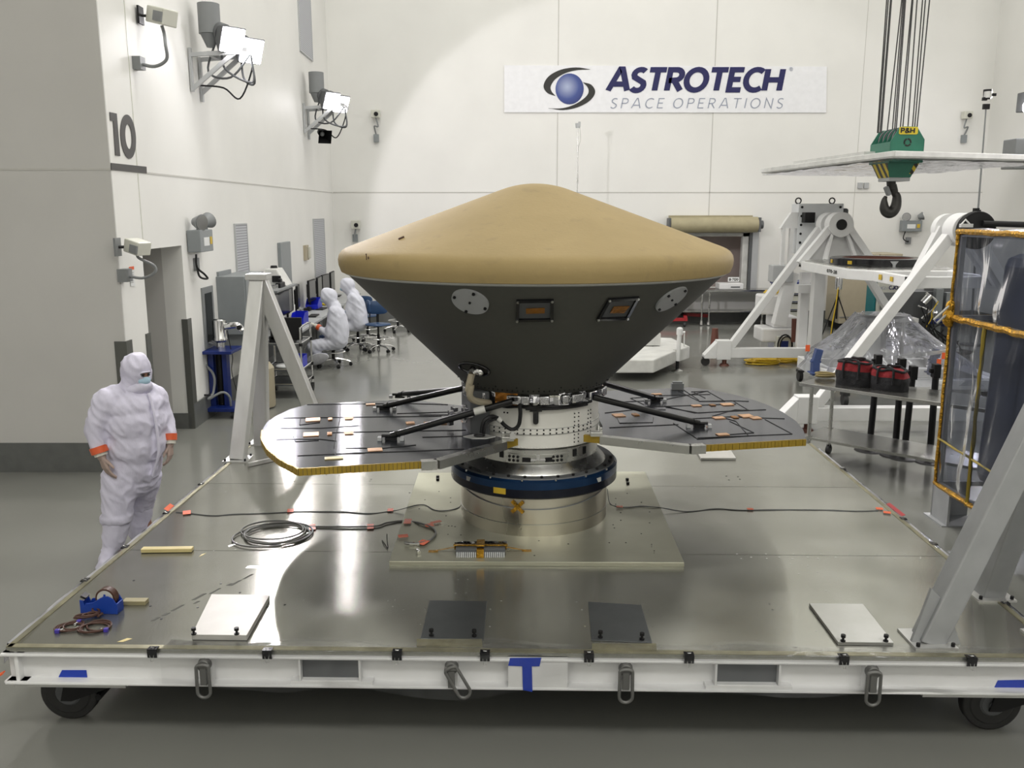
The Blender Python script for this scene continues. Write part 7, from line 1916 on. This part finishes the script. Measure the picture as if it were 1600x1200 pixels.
part('top_sheet', MB().grid(lambda u, v: Vector((GX+(GX1-GX)*u, GY0+(GY1-GY0)*v, GZ1+.012+.03*noise.noise(Vector((u*5, v*7, 1))))), 24, 24), 'tentfilm', t, smooth=80)
def tape(a, b, w, d=.006, m_='kapton', amp=.006, nm='edge_tape'):
    a, b = Vector(a), Vector(b); L_ = (b-a).length; n = max(8, int(L_/.05)); P = []
    for i in range(n+1):
        p = a+(b-a)*i/n; P.append(p+Vector((noise.noise(p*9)*amp, noise.noise(p*9+Vector((5, 0, 0)))*amp, noise.noise(p*9+Vector((0, 5, 0)))*amp)))
    return part(nm, MB().tube(P, [w*(1+.25*noise.noise(p*11)) for p in P], 7), m_, t, smooth=25)
tape((GX-.01, GY1, GZ1), (GX-.01, GY0, GZ1), .026); tape((GX-.01, GY1, GZM), (GX-.01, GY0, GZM), .030, amp=.012); tape((GX-.01, GY1, GZ0+.02), (GX-.01, GY0, GZ0+.02), .022)
tape((GX-.01, GY1, GZM), (GX-.01, GY1, GZ0), .014); tape((GX-.01, GY1, GZM), (GX-.01, GY1, GZ1), .014)
tape((GX-.015, 7.02, GZM), (GX-.015, 7.02, GZ0), .016, m_='olive3'); tape((GX-.015, GY1, .72), (GX-.015, GY0, .60), .010, m_='olive3')
tape((GX1, GY1, GZ1), (GX1, GY1, GZ0), .012); tape((GX, GY1, GZ1), (GX1, GY1, GZ1), .014); tape((GX, GY1, GZM), (GX1, GY1, GZM), .02)
part('tape_knot', MB().sphere((GX-.01, GY1, GZM), (.07, .05, .09)).sphere((GX-.01, GY1, GZM+.09), (.05, .04, .06)), 'kapton', t)
part('clamp_handle', MB().tube([(GX-.02, GY1-.02, GZM+.12), (GX-.16, GY1-.02, GZM-.02), (GX-.13, GY1-.02, GZM-.05), (GX+.0, GY1-.02, GZM+.08)], .010, 6, closed=True), 'wirewhite', t)
part('top_clip', MB().box((GX+.05, GY1, GZ1+.05), (.10, .04, .03)).tube([(GX, GY1, GZ1+.05), (GX+.04, GY1, GZ1+.10), (GX+.10, GY1, GZ1+.04)], .008, 6), 'alum', t)
# what the booth holds: a blue-grey covered piece of hardware
one('covered_hardware', MB().box((4.6, 6.25, 1.38), (1.2, 2.3, 1.96), taper=.95), 'slate', 'bulky slate blue covered hardware inside the plastic booth', 'hardware', smooth=0, bevel=.1)
one('support_post', MB().b2((4.35, 6.6, .0), (4.5, 6.75, .36)).b2((4.9, 5.6, 0), (5.05, 5.75, .36)).b2((4.3, 5.6, .34), (5.1, 6.8, .40)), 'alumgrey', 'grey metal base under the hardware in the plastic booth', 'base', smooth=0)

# =====================  BACKGROUND EQUIPMENT  =====================
# roller blind over the pass-through
t = thing('roll_up_door', 'rolled tan curtain door above the wall opening behind the heat shield', 'roll-up door', (4.9, YB, 2.3))
ra, rb = gy(1047, 352, YB-.25), gy(1183, 351, YB-.25)
part('rolled_curtain', MB().cyl(ra, rb, .185, .185, 28), 'tanroll', t)
part('head_box', MB().b2((ra.x, YB-.2, 2.52), (rb.x-.1, YB-.01, 2.60)), 'tanroll', t, smooth=0)
part('end_bracket', MB().box(ra-Vector((.03, 0, 0)), (.06, .3, .34)).box(rb+Vector((.03, 0, 0)), (.06, .3, .34)).cyl(rb+Vector((.06, 0, 0)), rb+Vector((.14, 0, 0)), .10, .10, 16), 'darkgrey', t, bevel=.01)
part('track', MB().b2((OX1-.02, YB-.05, .86), (OX1+.05, YB-.005, 2.28)).b2((OX0-.05, YB-.05, .86), (OX0+.02, YB-.005, 2.28)).b2((OX0, YB-.06, 2.19), (OX1, YB-.005, 2.27)), 'darkgrey', t, smooth=0)
part('side_strip', MB().b2((OX1+.05, YB-.05, .86), (OX1+.2, YB-.005, 2.25)), 'lightgrey', t, smooth=0)
part('inner_frame', MB().b2((OX1-.17, YB+.02, .86), (OX1-.03, YB+.2, 2.19)).b2((OX0, YB+.02, 2.10), (OX1-.03, YB+.2, 2.18)), 'whitedirty', t, smooth=0)
c = gy(1140, 447, YB-.30); t = thing('box_unit', 'white box marked with a number plate on the steel table at the wall opening', 'box', (c.x, YB-.3, .87))
part('case', MB().b2((c.x-.30, YB-.5, .862), (c.x+.28, YB-.1, 1.0)), 'white', t, smooth=0, bevel=.01)
part('number_plate', MB().b2((c.x-.02, YB-.2, 1.02), (c.x+.25, YB-.18, 1.13)), 'paper', t, smooth=0)
mb = MB(); letters(mb, 'B-7120', lambda x, y: Vector((c.x+.01+x*.055, YB-.2, 1.045+y*.055)), .22, .15, (0, -.003, 0)); part('plate_number', mb, 'signblack', t, smooth=0)
part('slot', MB().b2((c.x-.02, YB-.504, .90), (c.x+.2, YB-.5, .93)), 'darkgrey', t, smooth=0)
t = thing('steel_table', 'long stainless table under the wall opening at the back wall', 'table', (5.4, YB-.4, 0))
part('tabletop', MB().b2((3.4, YB-.65, .82), (6.75, YB-.06, .86)), 'stainless', t, smooth=0)
part('shelf', MB().b2((3.45, YB-.6, .32), (6.7, YB-.1, .345)), 'stainless', t, smooth=0)
for x in (4.55, 4.72, 6.0, 6.65):
    part('leg', MB().cyl((x, YB-.6 if x != 4.72 else YB-.62, .08), (x, YB-.6, .82), .022, .022, 12).cyl((x, YB-.6, .02), (x, YB-.6, .12), .045, .03, 12), 'steel', t)
# red hoist cart
p = gz(1060, 508); t = thing('hoist_cart', 'red wheeled hoist base half hidden behind the cone, at back wall', 'hoist', p)
part('base_legs', MB().beam((p.x-.55, p.y-.3, .16), (p.x+.15, p.y-.3, .18), .08, .07).beam((p.x+.1, p.y-.35, .18), (p.x+.2, p.y+.3, .22), .08, .08).beam((p.x+.1, p.y+.3, .24), (p.x+.75, p.y+.25, .2), .07, .08), 'red', t, smooth=0)
part('mast', MB().beam((p.x+.12, p.y+.2, .2), (p.x+.12, p.y+.2, 1.1), .07, .07), 'black', t, smooth=0)
part('caster', MB().cyl((p.x+.05, p.y-.33, .05), (p.x+.10, p.y-.33, .05), .05, .05, 16), 'rubber', t)
# jack stand and octagonal slab cart
p = gz(1058, 580); t = thing('jack_stand', 'white screw jack stand with crank handle, right of the cone above the right wing', 'jack', p)
zt2 = gy(1060, 512, p.y).z
part('tube', MB().cyl(p+Vector((0, 0, .18)), p+Vector((.02, 0, zt2-.08)), .038, .038, 18).cyl(p+Vector((.02, 0, zt2-.12)), p+Vector((.02, 0, zt2-.02)), .055, .055, 18).sphere(p+Vector((.02, 0, zt2-.02)), (.05, .05, .03)), 'white', t)
part('inner_tube', MB().cyl(p+Vector((0, 0, .03)), p+Vector((0, 0, .19)), .03, .03, 14), 'black', t)
part('foot', MB().lathe([(0, .05), (.03, .045), (.10, .012), (.10, 0), (0, 0)], p, 28), 'steel', t)
part('crank', MB().cyl(p+Vector((.05, 0, zt2-.08)), p+Vector((.11, 0, zt2-.08)), .022, .022, 12).tube([p+Vector((.10, 0, zt2-.10)), p+Vector((.10, -.01, zt2-.32)), p+Vector((.18, -.01, zt2-.33))], .011, 8), 'white', t)
part('mount_bracket', MB().box(p+Vector((-.05, .02, .30)), (.05, .06, .16)), 'whitedirty', t, smooth=0)
a, b = gz(1028, 560, .33), gz(1075, 540, .33)
t = thing('slab_cart', 'low pale octagonal slab fixture on the floor behind the cone', 'fixture', (2.0, 15.6, 0))
O_ = [gz(940, 562, .36), gz(1022, 562, .36), gz(1055, 548, .36), gz(1078, 541, .36), gz(1050, 528, .36), gz(960, 525, .36)]
part('slab', MB().poly([p-Vector((0, 0, .22)) for p in O_], (0, 0, .22)), 'whitedirty', t, smooth=0, bevel=.02)
part('top_box', MB().box((O_[1]+O_[5])/2+Vector((.05, .3, .12)), (.9, .5, .22)), 'whitedirty', t, smooth=0, bevel=.01)
mb = MB()
for k in range(4): q_ = gz(1020+k*3.3, 541-k*.9, .365); mb.cyl(q_, q_+Vector((0, 0, .004)), .012, .012, 8)
part('bolt_hole', mb, 'black', t)
part('wheels', MB().cyl((1.6, 15.4, .07), (1.66, 15.4, .07), .07, .07, 14).cyl((2.5, 15.6, .07), (2.56, 15.6, .07), .07, .07, 14).box((1.63, 15.4, .13), (.08, .08, .06)).box((2.53, 15.6, .13), (.08, .08, .06)), 'rubber', t)
# thin camera poles
p0, p1 = Vector((1.47, 20.3, 0)), gy(903, 200, 20.3)
t = thing('camera_pole', 'tall thin pole with a small sensor head, rising behind the heat shield', 'pole', p0)
part('pole', MB().cyl(p0, p1, .016, .012, 8), 'steel', t); part('base_disc', MB().cyl(p0, p0+Vector((0, 0, .02)), .2, .2, 24), 'darkgrey', t)
part('sensor_head', MB().cyl(p1, p1+Vector((.0, 0, .10)), .05, .06, 14).box(p1+Vector((.03, -.03, .08)), (.05, .06, .10)), 'lightgrey', t)
part('hanging_cord', MB().tube(spline([p1+Vector((.04, -.02, .05)), p1+Vector((.06, 0, -.25)), p1+Vector((.01, 0, -.5)), p1+Vector((.02, 0, -1.2))]), .008, 6), 'wirewhite', t)
p0 = Vector((gy(1520, 500, 18).x, 18, 0)); p1 = gy(1541, 165, 18)
t = thing('camera_pole', 'tall thin pole with a black and silver camera head, near the right corner', 'pole', p0)
part('pole', MB().cyl(p0, gy(1527, 345, 18), .022, .02, 8).cyl(gy(1527, 345, 18), p1, .02, .013, 8), 'midgrey', t); part('base_disc', MB().cyl(p0, p0+Vector((0, 0, .02)), .2, .2, 24), 'darkgrey', t)
part('camera_head', MB().cyl(p1+Vector((0, 0, .12)), p1+Vector((0, 0, .30)), .07, .08, 14).box(p1+Vector((-.06, -.03, .12)), (.08, .06, .06)).box(p1+Vector((.09, -.03, .2)), (.12, .05, .05)), 'black', t)
part('camera_dome', MB().cyl(p1+Vector((0, -.02, .14)), p1+Vector((0, -.02, .26)), .075, .075, 16), 'alum', t)
part('clamp', MB().box(gy(1525, 330, 18), (.10, .08, .12)).box(gy(1530, 329, 18), (.06, .03, .03)), 'black', t, smooth=0)
part('collar', MB().box(p1-Vector((0, 0, .02)), (.12, .06, .10)), 'black', t, smooth=0)
# beige cabinets, drawer cart, white unit, tripod, dark rig
a, b = gy(1310, 505, 20.2), gy(1366, 505, 20.2)
for x0_, x1_, lab in ((a.x, b.x, 'left tall beige equipment cabinet behind the turnover cradle'), (b.x+.02, gy(1402, 505, 20.2).x, 'right tall beige equipment cabinet behind the white unit')):
    t = thing('beige_cabinet', lab, 'cabinet', ((x0_+x1_)/2, 20.6, 0), group='beige cabinets')
    part('body', MB().b2((x0_, 20.2, .16), (x1_, 21.1, 1.75)), 'beige', t, smooth=0, bevel=.01)
    part('plinth', MB().b2((x0_+.05, 20.25, .0), (x1_-.05, 21.0, .16)), 'black', t, smooth=0)
    part('kick_rail', MB().b2((x0_, 20.19, .30), (x1_, 20.2, .32)), 'midgrey', t, smooth=0)
c0_ = gy(1387, 490, 18.6); t = thing('white_unit', 'white equipment unit lettered in blue with grey grille, under the cradle', 'equipment', (c0_.x, 18.8, 0))
x0_, x1_ = gy(1370, 480, 18.6).x, gy(1406, 480, 18.6).x
part('case', MB().b2((x0_, 18.6, .10), (x1_, 19.2, 1.42)), 'offwhite', t, smooth=0, bevel=.02)
part('teal_side', MB().b2((x0_-.05, 18.65, .15), (x0_, 19.1, 1.42)), 'teal', t, smooth=0, bevel=.02)
za, zb2 = gy(1387, 484, 18.6).z, gy(1387, 457, 18.6).z
part('grille', MB().b2((x0_+.06, 18.592, za), (x1_-.06, 18.6, zb2)), 'midgrey', t, smooth=0)
mb = MB(); zc = gy(1395, 452, 18.6).z; letters(mb, 'CJO', lambda x, y: Vector((gy(1389, 450, 18.6).x+x*.075, 18.598, zc+y*.07)), .22, .18, (0, -.004, 0)); part('blue_letters', mb, 'signblue', t, smooth=0)
mb = MB(); letters(mb, 'HC2 I', lambda x, y: Vector((gy(1374.5, 450, 18.6).x+x*.05, 18.598, zc+y*.055)), .14, .18, (0, -.003, 0)); part('grey_letters', mb, 'signgrey', t, smooth=0)
for dx in (.05, x1_-x0_-.05): part('foot', MB().b2((x0_+dx-.03, 18.65, 0), (x0_+dx+.03, 19.1, .10)), 'black', t, smooth=0)
x0_, x1_ = gy(1216, 470, 19.5).x, gy(1262, 470, 19.5).x
t = thing('drawer_cart', 'blue topped drawer cart with white drawers behind the white frame legs', 'tool cart', ((x0_+x1_)/2, 19.8, 0))
part('body', MB().b2((x0_, 19.52, .15), (x1_, 20.1, 1.10)), 'bluepaint', t, smooth=0); part('top', MB().b2((x0_-.03, 19.47, 1.10), (x1_+.03, 20.13, 1.17)), 'bluepaint', t, smooth=0, bevel=.01)
for k in range(5):
    z = .22+k*.175; d_ = part('drawer', MB().b2((x0_+.12, 19.495, z), (x1_-.02, 19.52, z+.15)), 'offwhite', t, smooth=0); part('drawer_handle', MB().b2((x0_+.2, 19.48, z+.12), (x1_-.1, 19.495, z+.145)), 'black', d_, smooth=0)
part('casters', MB().cyl((x0_+.06, 19.6, .07), (x0_+.1, 19.6, .07), .07, .07, 14).cyl((x1_-.1, 19.6, .07), (x1_-.06, 19.6, .07), .07, .07, 14).b2((x0_, 19.55, .12), (x1_, 20.05, .15)), 'rubber', t)
p = gz(1303, 540); zt3 = gy(1310, 452, p.y).z; hd3 = Vector((gy(1310, 452, p.y).x, p.y, zt3))
t = thing('tripod', 'black tripod with silver lamp head before the beige cabinets', 'tripod', (hd3.x, hd3.y, 0))
for k in range(3): a = R(200+120*k); part('leg', MB().cyl(hd3-Vector((0, 0, .12)), (hd3.x+.42*math.cos(a), hd3.y+.42*math.sin(a), .01), .014, .010, 8), 'black', t)
part('center_post', MB().cyl(hd3-Vector((0, 0, .6)), hd3, .018, .018, 10), 'black', t)
part('lamp_head', MB().cyl(hd3+Vector((0, 0, .0)), hd3+Vector((0, 0, .22)), .07, .075, 18).sphere(hd3+Vector((0, 0, .22)), .075), 'chrome', t)
one('extension_cord', MB().tube(spline([hd3+Vector((-.02, -.05, .1)), hd3+Vector((-.06, -.08, -.3)), hd3+Vector((-.12, -.1, -.8)), (hd3.x-.13, hd3.y-.15, .03), (hd3.x-.2, hd3.y-.4, .015)], 6), .012, 6), 'yellow', 'yellow cord hanging down beside the black tripod', 'cord')
# dark test rig at right
c = Vector((gy(1452, 500, 17.3).x, 17.3, 0))
t = thing('test_rig', 'dark metal test rig with pipes and blue fittings behind the near arm of the stand', 'test rig', c)
part('rack', MB().b2((c.x-.35, 17.3, .08), (c.x+.50, 18.0, 1.15)), 'darkgrey', t, smooth=0)
part('upright', MB().b2((c.x+.02, 17.15, .35), (c.x+.16, 17.28, 1.22)).b2((c.x+.2, 17.1, .6), (c.x+.34, 17.25, 1.15)), 'elecgrey', t, smooth=0)
part('blue_fitting', MB().cyl((c.x-.1, 17.1, .58), (c.x+.12, 17.1, .60), .05, .05, 14).cyl((c.x+.16, 17.1, .55), (c.x+.42, 17.1, .56), .055, .055, 14), 'bluepaint', t)
part('pipework', MB().tube(spline([(c.x-.32, 17.15, .9), (c.x-.1, 17.1, .78), (c.x-.25, 17.08, .65), (c.x, 17.05, .95), (c.x-.2, 17.1, 1.15)]), .022, 8).cyl((c.x-.25, 17.1, .95), (c.x-.12, 17.1, 1.1), .07, .07, 14).cyl((c.x-.05, 17.05, .7), (c.x-.05, 17.0, .8), .06, .06, 14), 'chrome', t)
mb = MB(); random.seed(8)
for k in range(8):
    mb.tube(spline([(c.x-.35+.8*random.random(), 17.05, .5+.4*random.random()), (c.x-.3+.6*random.random(), 16.95, .3*random.random()+.2), (c.x-.2+.7*random.random(), 16.9, .06), (c.x+.5*random.random(), 16.95, .35*random.random()+.1)], 6), .014, 6)
part('hose_bundle', mb, 'black', t)
part('yellow_wire', MB().tube(spline([(c.x-.3, 17.05, .3), (c.x-.12, 17.0, .62), (c.x-.1, 17.0, .8), (c.x+.0, 17.0, 1.0)]), .010, 6), 'yellow', t)
cordcoil((c.x+.05, 16.6, .02), .45, .22, 4, 'black cable heap on floor in front of the dark test rig', 'black', .016, seed=12); cordcoil((c.x-.3, 16.75, .02), .20, .12, 3, 'yellow cable partly under the black cable heap', 'craneyel', .014, seed=15)
one('tank', MB().sphere((c.x+.35, 17.6, 1.15), (.35, .3, .22)), 'darkgrey', 'rounded dark tank top behind the near arm of stand', 'tank')
# =====================  CAMERA, LAMPS, RENDER SETTINGS  =====================
cam = bpy.data.cameras.new('camera'); co = bpy.data.objects.new('camera', cam); COL.objects.link(co)
cam.sensor_width = 36; cam.lens = F/1600*36; co.location = (0, 0, H); co.rotation_euler = (PI/2-PITCH, 0, 0); cam.clip_end = 100
SC.camera = co
E_ = .55
for x in (-2.5, 2.5, 7.5):
    for y, e in ((-3.5, 300), (10, 225), (17, 120)): highbay(x, y, e)
w = bpy.data.worlds.new('world'); SC.world = w; w.use_nodes = True
w.node_tree.nodes['Background'].inputs[0].default_value = (.5, .5, .5, 1); w.node_tree.nodes['Background'].inputs[1].default_value = .0
SC.view_settings.view_transform = 'Standard'; SC.view_settings.look = 'None'; SC.view_settings.gamma = 1; SC.view_settings.use_curve_mapping = False
SC.view_settings.exposure = 0.2
SC.cycles.max_bounces = 8; SC.cycles.diffuse_bounces = 4; SC.cycles.glossy_bounces = 4; SC.cycles.transparent_max_bounces = 12
SC.cycles.caustics_reflective = False; SC.cycles.caustics_refractive = False; SC.cycles.sample_clamp_indirect = 4
SC.cycles.use_denoising = True
